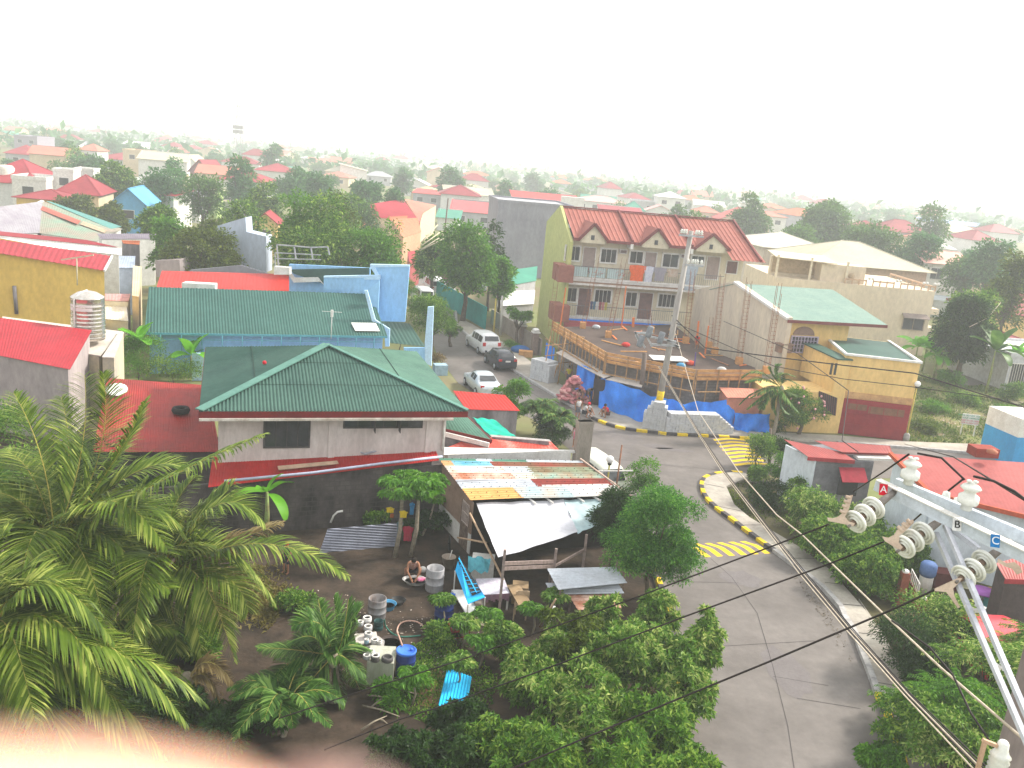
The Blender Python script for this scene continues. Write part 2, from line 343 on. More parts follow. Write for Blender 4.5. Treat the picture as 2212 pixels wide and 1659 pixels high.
def tufts(name, label, polys, n, mat, seed, hgt=.18, cat='grass', z=0):
 """stuff: blades scattered inside polygons"""
 rng = np.random.default_rng(seed); V = []
 for poly in polys:
  a = np.array([(p[0], p[1]) for p in poly]); lo, hi = a.min(0), a.max(0); P = rng.uniform(lo, hi, (n*3,2)); ins = np.zeros(len(P), bool)
  for i in range(len(a)):
   x0, y0 = a[i]; x1, y1 = a[(i+1) % len(a)]
   c = ((y0 > P[:, 1]) != (y1 > P[:, 1])) & (P[:, 0] < (x1-x0)*(P[:, 1]-y0)/(y1-y0+1e-12)+x0); ins ^= c
  P = P[ins][:n]
  k = np.sin(P[:, 0]*1.7+seed)+np.sin(P[:, 1]*1.3+P[:, 0]*.6)+rng.normal(size=len(P))*.8; P = P[k > -.3]; V.append(np.c_[P, np.full(len(P), z)])
 P = np.concatenate(V); D = rng.normal(size=(len(P),3)); D[:, 2] = np.abs(D[:, 2])+.8
 q = rng.uniform(.4,1.3, len(P))*hgt
 o = link(name, leaves(name, P, D, q, q*.3, rng, .3), LV[mat]); return tag(o, label, cat, kind='stuff')
# ---- fitting helpers
def hx(A, d, U):
 q = Vector(A)-Vector((0,0, CH)); d = Vector(d); X = U-1106
 return (X*q.dot(CF)-FPX*q.dot(CR_))/(FPX*d.dot(CR_)-X*d.dot(CF))
def hy(A, d, V):
 q = Vector(A)-Vector((0,0, CH)); d = Vector(d); Y = 829.5-V
 return (Y*q.dot(CF)-FPX*q.dot(CU))/(FPX*d.dot(CU)-Y*d.dot(CF))
def V2(a, z=0): return Vector((a[0], a[1], z))
# ---- ground
def ring(name, pts, mat, z0=None, z1=None):
 mb = MB()
 if z0 is None: mb.add(pts, [tuple(range(len(pts)))])
 else: mb.prism(pts, z0, z1)
 return struct(mb.build(name, mat))
GM = M('ground_mix', (.16,.2,.07),(.2,.15,.1), s=.05, rough=.95, det=12)
gr = MB(); gr.add([(-2500,-60,0),(2500,-60,0),(2500,6000,0),(-2500,6000,0)], [(0,1,2,3)])
struct(gr.build('ground', GM))
def fill(pts):   # ear-free polygons: let Blender tessellate through a triangulated ngon
 from mathutils.geometry import tessellate_polygon
 return tessellate_polygon([[Vector(p) for p in pts]])
def sheet(name, pts, z, mat, label=None, grid=None):
 P = [(p[0], p[1], z) for p in pts]; mb = MB(); mb.add(P, [tuple(t) for t in fill(P)])
 o = mb.build(name, mat)
 me = o.data
 for pl in me.polygons:
  if pl.normal.z < 0: pl.flip()
 me.update(); return struct(o)
ROADM = M('road_concrete', (.16,.142,.132),(.1,.087,.08), s=.35, rough=.55, bump=.25, det=10, spec=.4)
WALKM = M('pavement_concrete', (.42,.39,.34),(.29,.26,.23), s=.8, rough=.8, bump=.2, det=9)
DIRT = M('dirt', (.07,.05,.037),(.025,.02,.016), s=.9, rough=.95, bump=.6, det=10)
SOIL = M('red_soil', (.34,.19,.1),(.17,.1,.06), s=1.2, rough=.95, bump=.5, det=9)
LAWN = M('lawn_soil', (.16,.2,.055),(.2,.15,.09), s=.5, rough=.95, bump=.5, det=10)
road_l = [g(0,1478,1700), g(0,1468,1560), g(0,1452,1340), g(0,1400,1200), g(0,1345,1090), g(0,1300,1010), g(0,1235,975), g(0,1150,905), g(0,1060,870), g(0,990,828), g(0,945,770), g(0,920,700), g(0,893,640), g(0,885,600), g(0,905,575)]
road_ur = [g(0,985,575), g(0,982,620), g(7,150,250), g(7,250,330), g(7,500,520), g(7,655,640), g(7,900,790), g(7,1150,945), g(7,1320,1045)]
kerb_top = [g(7,1320,1045), g(7,1400,1080), g(7,1500,1115), g(7,1620,1142), g(7,1750,1160), g(7,1900,1175), g(8,0,1180), g(8,200,1192), g(8,400,1200), g(8,600,1212), g(8,870,1225)]
kerb_r = [g(9,600,985), g(9,1250,1035), g(9,1800,1080), g(9,2300,1120)]
low_r = [g(9,2300,1330), g(9,1400,1290), g(12,1500,470), g(12,1150,440)]
kerb_c = [g(12,990,440), g(12,900,432), g(12,800,440), g(12,705,462), g(12,655,490), g(12,636,530), g(12,640,575), g(12,660,625), g(12,690,670), g(12,740,722), g(12,800,770), g(12,865,815), g(12,935,868), g(12,1005,922), g(12,1085,982), g(12,1165,1042), g(12,1265,1110)]
kerb_g = [g(12,1265,1110), g(12,1500,1285), g(12,1700,1440), g(12,1870,1640), g(14,640,340), g(14,740,490), g(14,810,680), g(14,880,850), g(14,945,1040)]
kerb_e = [g(14,945,1040), g(14,1015,1180), g(14,1120,1450), g(14,1200,1800)]
road = road_l + road_ur + kerb_top[1:] + kerb_r + low_r + kerb_c + kerb_g[1:] + kerb_e[1:]
sheet('road', road, .012, ROADM)
jt = MB()
def seam(a, b, w=.03, z=.018):
 a, b = V2(a, z), V2(b, z); s = (b-a).cross(Vector((0,0,1))).normalized()*w/2; jt.add([a-s, b-s, b+s, a+s], [(0,1,2,3)])
for ln in ([(12,0,250),(12,250,350),(12,800,405)], [(12,0,460),(12,290,435)], [(12,720,1170),(12,900,1330),(12,1000,1470),(12,1120,1640),(14,40,780),(14,170,1300),(14,230,1700)], [(14,40,870),(14,520,950)], [(14,250,1060),(14,800,1150)], [(12,560,1370),(12,960,1380)],
  [(7,1450,1380),(7,2200,1480)], [(7,300,560),(7,620,700),(7,1000,950)], [(0,1500,1400),(0,1760,1385)]):
 for p, q in zip(ln, ln[1:]): seam(g(*p), g(*q))
struct(jt.build('road_joint', M('joint', (.09,.08,.08), s=5)))
pat = MB(); rg = random.Random(5)
for c, x, y, rx, ry in ((12,400,230,1.3,.35),(12,250,200,1.0,.5),(0,1700,1450,.8,1.6),(0,1600,1250,1.0,.8)):
 p = g(c, x, y); pat.add([(p.x+rx*math.cos(a*.42)*rg.uniform(.75,1.1), p.y+ry*math.sin(a*.42)*rg.uniform(.75,1.1),.016) for a in range(15)], [tuple(range(15))])
struct(pat.build('road_stain', M('stain', (.16,.145,.145),(.14,.125,.125), s=1.5, rough=.4)))
def kerb(name, label, line, mats, step=.62, w=.22, h=.17, group=None):
 """kerb cut into blocks of alternating colour"""
 L = [V2(p) for p in line]; pts = [L[0]]; acc = 0
 dist = [0]
 for a, b in zip(L, L[1:]): dist.append(dist[-1]+(b-a).length)
 def at(s):
  for i in range(len(L)-1):
   if s <= dist[i+1] or i == len(L)-2: return L[i].lerp(L[i+1], (s-dist[i])/(dist[i+1]-dist[i]))
 n = max(1, round(dist[-1]/step)); bl = [MB() for _ in mats]
 for i in range(n):
  a, b = at(dist[-1]*i/n), at(dist[-1]*(i+1)/n); t = (b-a).normalized(); s = Vector((-t.y, t.x, 0))*w/2*-1
  hh = h+.004*(i % 3)
  q = [a-s, b-s, b+s, a+s]; bl[i % len(mats)].prism(q, 0, hh)
 t = thing(name, label, 'kerb', (0,0,0)); t['kind'] = 'structure'
 for mb, mm in zip(bl, mats): mb.build(mm.name+'_block', mm, t)
 return t
YEL = M('kerb_yellow', (.78,.55,.02),(.45,.32,.05), s=6, rough=.6, w=.4)
BLK = M('kerb_black', (.05,.045,.05),(.1,.09,.09), s=6, rough=.6)
GRYK = M('kerb_grey', (.46,.45,.44),(.28,.27,.27), s=3, rough=.8)
kerb('kerb', 'yellow and black painted kerb along the construction side of the crossing', kerb_top, [BLK, YEL], .72)
kerb('kerb', 'yellow and black painted kerb curving round the corner island by the speed hump', kerb_c, [YEL, BLK], .62)
kerb('kerb', 'plain worn grey kerb between the two painted stretches on the curve', kerb_g, [GRYK], .9)
kerb('kerb', 'last yellow and black kerb blocks by the bottom shrubs', kerb_e, [YEL, BLK], .55)
kerb('kerb', 'yellow and black kerb glimpsed between the leaves left of the near road', road_l[:4], [YEL, BLK], .6)
kerb('kerb', 'grey kerb of the side street beyond the red garage gate', kerb_r, [GRYK], .9)
kerb('kerb', 'grey kerb beside the parked cars up the street', road_ur[1:], [GRYK], .9)
inner = [g(12,1290,540), g(12,1000,500), g(12,850,560), g(12,920,720), g(12,1050,830), g(12,1250,950), g(12,1500,1100), g(12,1750,1290), g(12,2070,1660), g(14,780,220), g(14,1000,540), g(14,1200,950), g(14,1330,1200), g(14,1420,1700)]
def walk(name, pts, z=.14):
 P = [(p[0], p[1]) for p in pts]; T = fill([(x, y, 0) for x, y in P]); n = len(P); mb = MB()
 mb.add([(x, y, z) for x, y in P], [t if (Vector((*P[t[1]], 0))-Vector((*P[t[0]], 0))).cross(Vector((*P[t[2]], 0))-Vector((*P[t[0]], 0))).z > 0 else t[::-1] for t in map(tuple, T)])
 mb.add([(x, y, z) for x, y in P]+[(x, y, 0) for x, y in P], [(i, i+n, (i+1) % n+n, (i+1) % n) for i in range(n)])
 return struct(mb.build(name, WALKM))
walk('pavement', (kerb_c+kerb_g[1:]+kerb_e[1:])+inner[::-1])
walk('pavement', kerb_top[::-1]+[g(7,1250,1010), g(7,1330,930), g(7,1600,1000), g(7,1950,1100), g(8,650,1150), g(8,900,1180)], .145)
walk('pavement', road_ur[2:]+[g(7,1290,930), g(7,1020,740), g(7,760,540), g(7,560,400), g(7,290,240), g(7,190,190)], .142)
walk('pavement', [g(8,900,1225), *kerb_r, g(9,2300,1000), g(9,1900,1010), g(9,1200,985), g(9,560,930), g(9,100,905)], .148)
wj = MB()
for a, b in (((12,655,540),(12,835,575)),((12,770,735),(12,990,780)),((12,1000,900),(12,1180,900)),((12,1240,1060),(12,1400,1040)),((12,1420,1190),(12,1640,1190)),((12,1700,1400),(12,1900,1420)),((14,620,270),(14,850,290)),((14,780,520),(14,1000,545)),((14,860,740),(14,1100,790)),((14,930,950),(14,1200,1000))):
 p, q = V2(g(*a),.151), V2(g(*b),.151); s = (q-p).cross(Vector((0,0,1))).normalized()*.02; wj.add([p-s, q-s, q+s, p+s], [(0,1,2,3)])
struct(wj.build('pavement_joint', M('joint', (.07,)*3)))
yard = [g(0,1462,1420), g(0,1400,1215), g(11,1850,600), g(11,1500,200), g(11,270,200), g(10,500,780), g(10,-700,780), g(0,-300,1250), g(0,-300,1800), g(0,1462,1800)]
sheet('yard_ground', yard, .006, DIRT)
sheet('soil_patch', [g(15,880,850), g(15,1150,780), g(15,1250,900), g(15,1150,1150), g(15,900,1120)], .012, SOIL)
lot = [g(9,1190,980), g(9,2300,1010), g(9,2600,500), g(9,2000,480), g(9,1640,500), g(9,1250,350), g(9,1150,600)]
sheet('vacant_lot', lot, .008, LAWN)
sheet('back_street', [g(9,1500,240), g(9,1650,480), g(9,2000,500), g(9,2300,640), g(9,2300,520), g(9,1900,380), g(9,1700,240)], .016, ROADM)
sheet('garden_ground', inner+[g(0,2400,1800), g(0,2400,1200), g(12,1300,500)], .007, M('garden_soil', (.1,.09,.04),(.05,.045,.03), s=1, rough=.95, bump=.5))
def hump(label, a, b, wd, stripes, z=.014):
 """a, b: the ends of the hump's centre line; wd its width"""
 a, b = V2(a), V2(b); t = (b-a).normalized(); s = Vector((-t.y, t.x, 0)); L = (b-a).length; N = 8
 def hgt(v): return z+.07*math.cos(math.pi*v/2)**2
 o = thing('speed_hump', label, 'speed hump', a); mb = MB(); vs = []; fs = []
 for i in range(2):
  for j in range(N+1): v = -1+2*j/N; p = t*L*i+s*v*wd/2; vs.append((p.x, p.y, hgt(v)))
 fs = [(j, j+N+1, j+N+2, j+1) for j in range(N)]; mb.add(vs, fs, True); mb.build('hump_body', M('hump_dark', (.22,.18,.19),(.15,.12,.13), s=2, rough=.7), o)
 for k in range(stripes):
  x0 = L*(k+.25)/stripes; sw = L/stripes*.5; pm = MB(); vs = []
  for j in range(N+1):
   v = -1+2*j/N; bow = (1-v*v)*.06-v*sw*.8
   for e in (0,1): p = t*(x0+sw*e+bow)+s*v*wd/2*.97; vs.append((p.x, p.y, hgt(v)+.005))
  pm.add(vs, [(2*j, 2*j+1,2*j+3,2*j+2) for j in range(N)]); pm.build('painted_stripe', YEL, o)
hump('wide speed hump with yellow stripes across the near road by the fine-leaved tree', g(12,430,1110), g(12,1150,1070),(g(12,800,1035)-g(12,860,1150)).length, 7)
hump('narrower speed hump with yellow stripes across the side road below the block walls', g(12,1090,375), g(12,870,130),2.3,8)
def litter(lb, poly, n, seed, mat, r0, r1):
 rng = np.random.default_rng(seed); a = np.array([(p[0], p[1]) for p in poly]); P = np.c_[rng.dirichlet(np.ones(len(a))*.8, n) @ a, rng.uniform(.02,.05, n)]; o = link('litter', leaves('litter', P, rng.normal(size=(n, 3))*[1,1,.3], rng.uniform(r0, r1, n), rng.uniform(r0, r1, n)*.7, rng, 0), mat); tag(o, lb, 'litter', kind='stuff')
litter('pale scraps of litter and leaves on the dirt yard', [g(15,300,300), g(15,1600,300), g(15,1700,700), g(15,500,1300), g(10,600,1200)], 260,31, M('scrap', (.5,.46,.42),(.3,.22,.15), s=3),.04,.1)
litter('rubble and scraps strewn on the vacant lot', [g(9,1250,950), g(9,2200,980), g(9,2100,550), g(9,1400,600)], 300,32, M('scrap', (1,)*3),.08,.25)
litter('gravel and dead leaves along the gutter of the curved road', [g(12,1300,1150), g(12,1480,1330), g(12,1800,1640), g(14,700,650), g(14,850,1000)], 200,33, M('scrap2', (.2,.17,.13),(.1,.08,.05), s=3),.04,.1)
sheet('side_yard', [g(0,-400,1330), g(0,560,1160), g(0,560,1000), g(0,240,800), g(0,-500,790)], .004, DIRT)
tufts('lot_grass', 'green grass and weeds on the vacant lot with the white sign', [lot], 24000, 'grass', 4,.3)
tufts('yard_grass', 'short dark grass patches around the drums in the dirt yard', [[g(15,850,600), g(15,1250,500), g(15,1600,900), g(15,1400,1500), g(15,600,1100), g(15,700,900)]], 9000, 'mid', 5,.16)
tufts('dry_grass', 'yellowish dry weeds on the slope behind the coconut fronds', [[g(10,-150,1150), g(10,560,1080), g(10,640,1300), g(10,420,1659), g(10,-400,1659)]], 14000, 'straw', 6,.25)
tufts('verge_grass', 'thin grass on the red earth verge behind the curved pavement', [[inner[1], inner[2], inner[3], inner[4], inner[5], g(12,1500,900), g(12,1150,600)]], 3500, 'olive', 7,.2)
# ---- building kit
GLASS = M('dark_glass', (.03,.035,.04),(.06,.06,.07), s=1.5, rough=.15, spec=.6)
WHITE = M('white_paint', (.78,.77,.75),(.62,.6,.57), s=1.5, rough=.7)
DRED = M('dark_red_paint', (.2,.02,.02),(.13,.02,.02), s=2, rough=.6)
CONC = M('concrete', (.42,.4,.38),(.27,.26,.25), s=1.6, rough=.9, bump=.3)
DCONC = M('stained_concrete', (.3,.28,.29),(.1,.09,.1), s=1.1, streak=3, rough=.9, bump=.3)
STEEL = M('galvanised_steel', (.5,.52,.55),(.34,.35,.38), s=4, rough=.45, metal=.5)
WOOD = M('raw_wood', (.5,.3,.15),(.3,.17,.08), s=5, rough=.8, bump=.3)
OWOOD = M('old_wood', (.26,.19,.15),(.13,.09,.07), s=5, rough=.9, bump=.3)
BLACK = M('black_paint', (.02,.02,.02),(.04,.04,.04), s=4, rough=.5)
def ruled(mb, p00, p10, p11, p01, pitch=.22, amp=.02, t=.012, along=0, rib=False, per=4):
 """corrugated bilinear sheet; waves advance from p00 to p10 (furrows run p00->p01)"""
 a, b, c, d = map(Vector, (p00, p10, p11, p01)); n = max(2, int(max((b-a).length, (c-d).length)/pitch*per)); nn = (b-a).cross(d-a).normalized()
 if nn.z < 0: nn = -nn
 vs = []; fs = []
 for i in range(n+1):
  u = i/n; ph = u*n/per; h = amp*(math.sin(2*math.pi*ph) if not rib else (1 if (ph % 1) < .3 else -1)); vs += [a.lerp(b, u)+nn*h, d.lerp(c, u)+nn*h]
 m = len(vs); vs += [v-nn*t for v in vs]
 for i in range(n):
  q = (2*i, 2*i+2,2*i+3,2*i+1); fs += [q, tuple(m+k for k in q[::-1]),(2*i, m+2*i, m+2*i+2,2*i+2),(2*i+1,2*i+3, m+2*i+3, m+2*i+1)]
 mb.add(vs, fs); return mb
class B:
 """building in its own frame: x along the front to the right, y away, z up"""
 def __init__(s, name, label, cat, A, ang, W, D, group=None):
  s.A = V2(A); s.ang = ang; s.W = W; s.D = D; s.t = thing(name, label, cat, s.A, ang, group)
  s.ex = Vector((math.cos(ang), math.sin(ang),0)); s.ey = Vector((-math.sin(ang), math.cos(ang),0))
 def w(s, x, y, z=0): return s.A+s.ex*x+s.ey*y+Vector((0,0, z))
 def loc(s, P): q = Vector(P)-s.A; return Vector((q.dot(s.ex), q.dot(s.ey), q.z))
 def face(s, f, c, x, y, off=0):
  """photo point -> (u, z) on a face: f front, r right, l left"""
  v = ray(*K(c, x, y)); O = Vector((0,0, CH))
  if f == 'f': n, p = s.ey, s.w(0, off)
  elif f == 'r': n, p = s.ex, s.w(s.W-off, 0)
  else: n, p = s.ex, s.w(off, 0)
  t = (p-O).dot(n)/v.dot(n); q = s.loc(O+v*t); return (q.x if f == 'f' else q.y), q.z
 def pt(s, f, u, z, o=0):
  return Vector((u, -o, z)) if f == 'f' else Vector((s.W+o, u, z)) if f == 'r' else Vector((-o, u, z)) if f == 'l' else Vector((u, s.D+o, z))
 def plate(s, mb, f, u0, u1, z0, z1, o0, o1):
  a, b = s.pt(f, u0, z0, o0), s.pt(f, u1, z1, o1); return mb.bx(a.x, b.x, a.y, b.y, a.z, b.z)
 def win(s, f, u, z, w, h, off=0, mull=2, bar=0, fm=None, pm=None, fw=.07, name='window', label=None, proud=.05, open_=False):
  """window or door: frame with its pane as a sub-part; u, z = lower near corner"""
  fm = fm or WHITE; mb = MB(); o = -off
  for a in (u-fw, u+w): s.plate(mb, f, a, a+fw, z-fw, z+h+fw, o, o+proud)
  for a in (z-fw, z+h): s.plate(mb, f, u, u+w, a, a+fw, o, o+proud)
  for i in range(1, mull): s.plate(mb, f, u+w*i/mull-.015, u+w*i/mull+.015, z, z+h, o+.01, o+proud-.012)
  for i in range(1, bar+1): s.plate(mb, f, u, u+w, z+h*i/(bar+1)-.01, z+h*i/(bar+1)+.01, o+.012, o+proud-.015)
  fr = mb.build(name, fm, s.t)
  pn = MB(); s.plate(pn, f, u, u+w, z, z+h, o-.03, o+.015); pn.build('pane' if name != 'door' else 'door_leaf', pm or GLASS, fr)
  if label: fr['label'] = label
  return fr
 def winpx(s, f, c, p, q, off=0, **k):
  a, z1 = s.face(f, c, *p, off); b, z0 = s.face(f, c, *q, off)
  return s.win(f, min(a, b), min(z0, z1), abs(b-a), abs(z1-z0), off, **k)
 def part(s, name, mat, fn, label=None):
  mb = MB(); fn(mb); o = mb.build(name, mat, s.t)
  if label: o['label'] = label
  return o
def planes(rt, W, D, z, rise, ov, axis='x', oh=None):
 """roof planes in the local frame: list of (polygon, eave direction)"""
 x0, x1, y0, y1 = -ov, W+ov, -ov, D+ov; c = (x0+x1)/2; e = (y0+y1)/2; X, Y = Vector((1,0,0)), Vector((0,1,0)); zt = z+rise
 if rt == 'hip':
  if axis == 'x':
   h = min((y1-y0)/2,(x1-x0)/2); r0, r1 = (x0+h, e, zt),(x1-h, e, zt)
   if r0[0] >= r1[0]-.01: r0 = r1 = (c, e, zt)
   F = [(x0, y0, z),(x1, y0, z), r1, r0], [(x1, y1, z),(x0, y1, z), r0, r1]; S = [(x1, y0, z),(x1, y1, z), r1], [(x0, y1, z),(x0, y0, z), r0]
  else:
   h = min((y1-y0)/2,(x1-x0)/2); r0, r1 = (c, y0+h, zt),(c, y1-h, zt)
   if r0[1] >= r1[1]-.01: r0 = r1 = (c, e, zt)
   F = [(x0, y0, z),(x1, y0, z), r0], [(x1, y1, z),(x0, y1, z), r1]; S = [(x1, y0, z),(x1, y1, z), r1, r0], [(x0, y1, z),(x0, y0, z), r0, r1]
  def cl(p): return [q for i, q in enumerate(p) if q != p[i-1]]
  return [(cl(p), X) for p in F]+[(cl(p), Y) for p in S]
 if rt == 'gable':
  if axis == 'x': return [([(x0, y0, z),(x1, y0, z),(x1, e, zt),(x0, e, zt)], X),([(x1, y1, z),(x0, y1, z),(x0, e, zt),(x1, e, zt)], X)]
  return [([(x1, y0, z),(x1, y1, z),(c, y1, zt),(c, y0, zt)], Y),([(x0, y1, z),(x0, y0, z),(c, y0, zt),(c, y1, zt)], Y)]
 if rt == 'shed': return [([(x0, y0, z),(x1, y0, z),(x1, y1, zt),(x0, y1, zt)], X)]
 if rt == 'shedx': return [([(x0, y0, z),(x1, y0, zt),(x1, y1, zt),(x0, y1, z)], Y)]
def house(name, label, A, ang, W, D, H, wm, rm, rt='hip', rise=1.4, ov=.45, axis='x', near=False, wins=(), fascia=None, group=None, cat='house', base=0, pitch=.25):
 b = B(name, label, cat, A, ang, W, D, group)
 def walls(mb):
  mb.bx(0, W, 0, D, base, H)
  if rt == 'gable':
   if axis == 'x': mb.add([(0,0, H),(0, D, H),(0, D/2, H+rise*.93),(W, 0, H),(W, D, H),(W, D/2, H+rise*.93)], [(0,2,1),(3,4,5)])
   else: mb.add([(0,0, H),(W, 0, H),(W/2,0, H+rise*.93),(0, D, H),(W, D, H),(W/2, D, H+rise*.93)], [(0,1,2),(3,5,4)])
  if rt == 'shed': mb.add([(0, D, H),(W, D, H),(W, D, H+rise),(0, D, H+rise),(0,0, H),(W, 0, H)], [(1,0,3,2),(4,3,0),(5,1,2)])
  if rt == 'shedx': mb.add([(W, 0, H),(W, D, H),(W, D, H+rise),(W, 0, H+rise),(0,0, H),(0, D, H)], [(0,1,2,3),(4,0,3),(5,2,1)])
 b.part('wall', wm, walls)
 if rt == 'flat':
  def pr(mb):
   for q in ((-.1, W+.1,-.1,.1),(-.1, W+.1, D-.1, D+.1),(-.1,.1,.1, D-.1),(W-.1, W+.1,.1, D-.1)): mb.bx(*q, H-.1, H+rise)
  b.part('parapet', wm, pr); b.part('roof', rm, lambda mb: mb.bx(.1, W-.1,.1, D-.1, H, H+.06))
 else:
  P = planes(rt, W, D, H-ov*rise/max(1,(D if axis == 'x' else W)/2)*.6, rise, ov, axis)
  def rf(mb):
   for p, e in P:
    if near: mb.corr(p, e, pitch, .022,.02)
    else: mb.slab([Vector(q)+Vector((0,0,.05)) for q in p], .07)
  b.part('roof', rm, rf)
  if rt == 'hip' or rt == 'gable':
   def rc(mb):
    seen = []
    for p, e in P:
     n = len(p)
     for i in range(n):
      q = (Vector(p[i]), Vector(p[(i+1) % n]))
      if max(q[0].z, q[1].z) > P[0][0][0][2]+.05:
       k = tuple(sorted([tuple(round(v, 2) for v in q[0]), tuple(round(v, 2) for v in q[1])]))
       if k not in seen and k[0] != k[1]: seen.append(k); mb.bar(q[0]+Vector((0,0,.07)), q[1]+Vector((0,0,.07)),.3 if near else .22,.05)
   b.part('ridge_cap', rm, rc)
  if fascia:
   def fs(mb):
    z = P[0][0][0][2]
    if rt == 'hip':
     for a, c in (((-ov, -ov),(W+ov, -ov)),((W+ov, -ov),(W+ov, D+ov)),((-ov, D+ov),(-ov, -ov))): mb.bar((*a, z-.09),(*c, z-.09),.04,.2)
    else:
     for p, e in P:
      for i in range(len(p)): mb.bar(Vector(p[i])-Vector((0,0,.09)), Vector(p[(i+1) % len(p)])-Vector((0,0,.09)),.04,.18)
   b.part('fascia', fascia, fs)
 for q in wins:
  f, u, z, w_, h_ = q[:5]; b.win(f, u, z, w_, h_, mull=q[5] if len(q) > 5 else 2)
 return b
# ---- green roofed house in the middle
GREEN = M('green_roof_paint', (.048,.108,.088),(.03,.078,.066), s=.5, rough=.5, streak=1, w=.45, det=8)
GREEN2 = M('green_roof_pale', (.085,.185,.14),(.06,.14,.11), s=.7, rough=.5, w=.45, det=8)  # paler green; on the right pyramid slope it paints in the sunlight
GTRIM = M('green_trim', (.11,.24,.2),(.08,.19,.16), s=1, rough=.6)
RED = M('red_roof_paint', (.4,.022,.02),(.24,.02,.018), s=.55, rough=.42, streak=1, w=.42, det=9)
RED2 = M('bright_red_roof', (.52,.028,.022),(.4,.025,.02), s=.4, rough=.45, det=8)
MAROON = M('maroon_roof', (.3,.04,.05),(.23,.03,.04), s=.5, rough=.5, det=8)
WALLP = M('pinkish_white_wall', (.66,.6,.58),(.5,.44,.42), s=.9, rough=.85, streak=3, det=8)
E0, E1 = g(0,430,888,5.3), g(0,1010,888,5.3); e = (E1-E0).normalized(); ANG = math.atan2(e.y, e.x); W_ = (E1-E0).length; OV = .75
ey = Vector((-e.y, e.x, 0)); A_ = E0+e*OV+ey*OV
hb = B('hip_roof_house', 'white-walled house with a green pyramid roof in the centre of the picture', 'house', A_, ANG, W_-2*OV, 10.2)
b = hb; Wd, Dd = b.W, b.D
zt = 5.3+hy(b.w(Wd/2, Dd/2,5.3),(0,0,1),746)*1.0
b.part('wall', WALLP, lambda mb: mb.bx(0, Wd, 0, Dd, 0,5.25))
ap = (Wd/2, Dd/2, zt); cs = [(-OV, -OV, 5.3),(Wd+OV, -OV, 5.3),(Wd+OV, Dd+OV, 5.3),(-OV, Dd+OV, 5.3)]
for i in range(4):
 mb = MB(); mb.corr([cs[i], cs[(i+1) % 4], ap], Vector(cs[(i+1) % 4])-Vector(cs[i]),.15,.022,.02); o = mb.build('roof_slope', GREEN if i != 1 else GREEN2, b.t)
 if i == 1: o['label'] = 'right slope of the green roof, painted paler to look sunlit'
for i in (0,1):
 mb = MB(); mb.bar(Vector(cs[i])+Vector((0,0,.06)), Vector(ap)+Vector((0,0,.08)),.42 if i == 0 else .22,.05); mb.build('hip_cap', GTRIM, b.t)
mb = MB(); up_ = Vector(ap)
for f_, sl_ in ((.36,0),(.7,0),(.4,3),(.45,1)): mb.bar(Vector(cs[sl_]).lerp(up_, f_)+Vector((0,0,.035)), Vector(cs[(sl_+1) % 4]).lerp(up_, f_)+Vector((0,0,.035)),.035,.012)
mb.build('sheet_lap', M('lap_dark', (.02,.05,.042)), b.t)
mb = MB()
for i in range(4): mb.bar(Vector(cs[i])-Vector((0,0,.16)), Vector(cs[(i+1) % 4])-Vector((0,0,.16)),.05,.26)
mb.build('fascia', DRED, b.t)
b.part('gutter', M('gutter_white', (.7,.66,.6),(.42,.34,.28), s=2), lambda mb: (mb.bx(-OV, Wd+.1,-OV-.12,-OV+.03,4.9,5.0), mb.bx(-OV, Wd+OV, -OV+.03,0,5.02,5.06)))
b.part('downpipe', WHITE, lambda mb: mb.tube([(Wd-.15,-.5,4.95),(Wd-.12,-.1,4.6),(Wd-.12,-.08,3.2)], .06,8))
for x in (970,1810): x = b.face('f', 6, x, 1400)[0]; b.part('wall_pilaster', WALLP, lambda mb: mb.bx(x-.14, x+.14,-.05,.0,2.4,5.0))
WF = M('window_frame_dark', (.1,.09,.09),(.05,.05,.05), s=4)
b.winpx('f', 6,(395,1310),(765,1550), mull=4, fm=WF)
b.winpx('f', 6,(1085,1298),(1740,1380), mull=6, fm=WF)
for x in (1335,1550): u, z = b.face('f', 6, x, 1300); b.part('open_shutter', WF, lambda mb: mb.bx(u, u+.03,-.45,-.05, z-.62, z-.05))
tag(MB().ball((0,0,.09),.1,8).build('roof_ball', M('red_plastic', (.7,.03,.05)), None, b.w(2.0,4.2,5.3+(zt-5.3)*2.75/5.5)), 'small red ball lying on the left slope of the green pyramid roof', 'ball')
def flat_roof(name, label, pts, mat, cat='roof', wave=True, th=.05, fascia=None, pitch=.3, rib=False, posts=0, wallm=None, along=False):
 """sheet roof over low rooms; pts: front-left, front-right, back-right, back-left; posts/walls below carry it"""
 P = [Vector(p) for p in pts]; o0 = V2(P[0]); t = thing(name, label, cat, o0); Q = [p-o0 for p in P]; mb = MB()
 if along: ruled(mb, Q[0], Q[3], Q[2], Q[1], pitch, .02, rib=rib)
 elif wave: ruled(mb, Q[0], Q[1], Q[2], Q[3], pitch*.7,.008, rib=rib)
 else: mb.slab(Q, th)
 mb.build('roof_sheet', mat, t)
 cen = sum(Q, Vector())/4; wl = MB(); n = 4; ins = [q.lerp(cen, .07) for q in Q]
 wl.add([(q.x, q.y, 0) for q in ins]+[(q.x, q.y, q.z-.06) for q in ins], [(i, (i+1) % n, (i+1) % n+n, i+n) for i in range(n)]+[(4,5,6,7)])
 wl.build('wall', wallm or DCONC, t)
 if fascia:
  f = MB(); f.bar(Q[0]-Vector((0,0,.1)), Q[1]-Vector((0,0,.1)),.05,.2); f.bar(Q[1]-Vector((0,0,.1)), Q[2]-Vector((0,0,.1)),.05,.2); f.build('fascia', fascia, t)
 return t
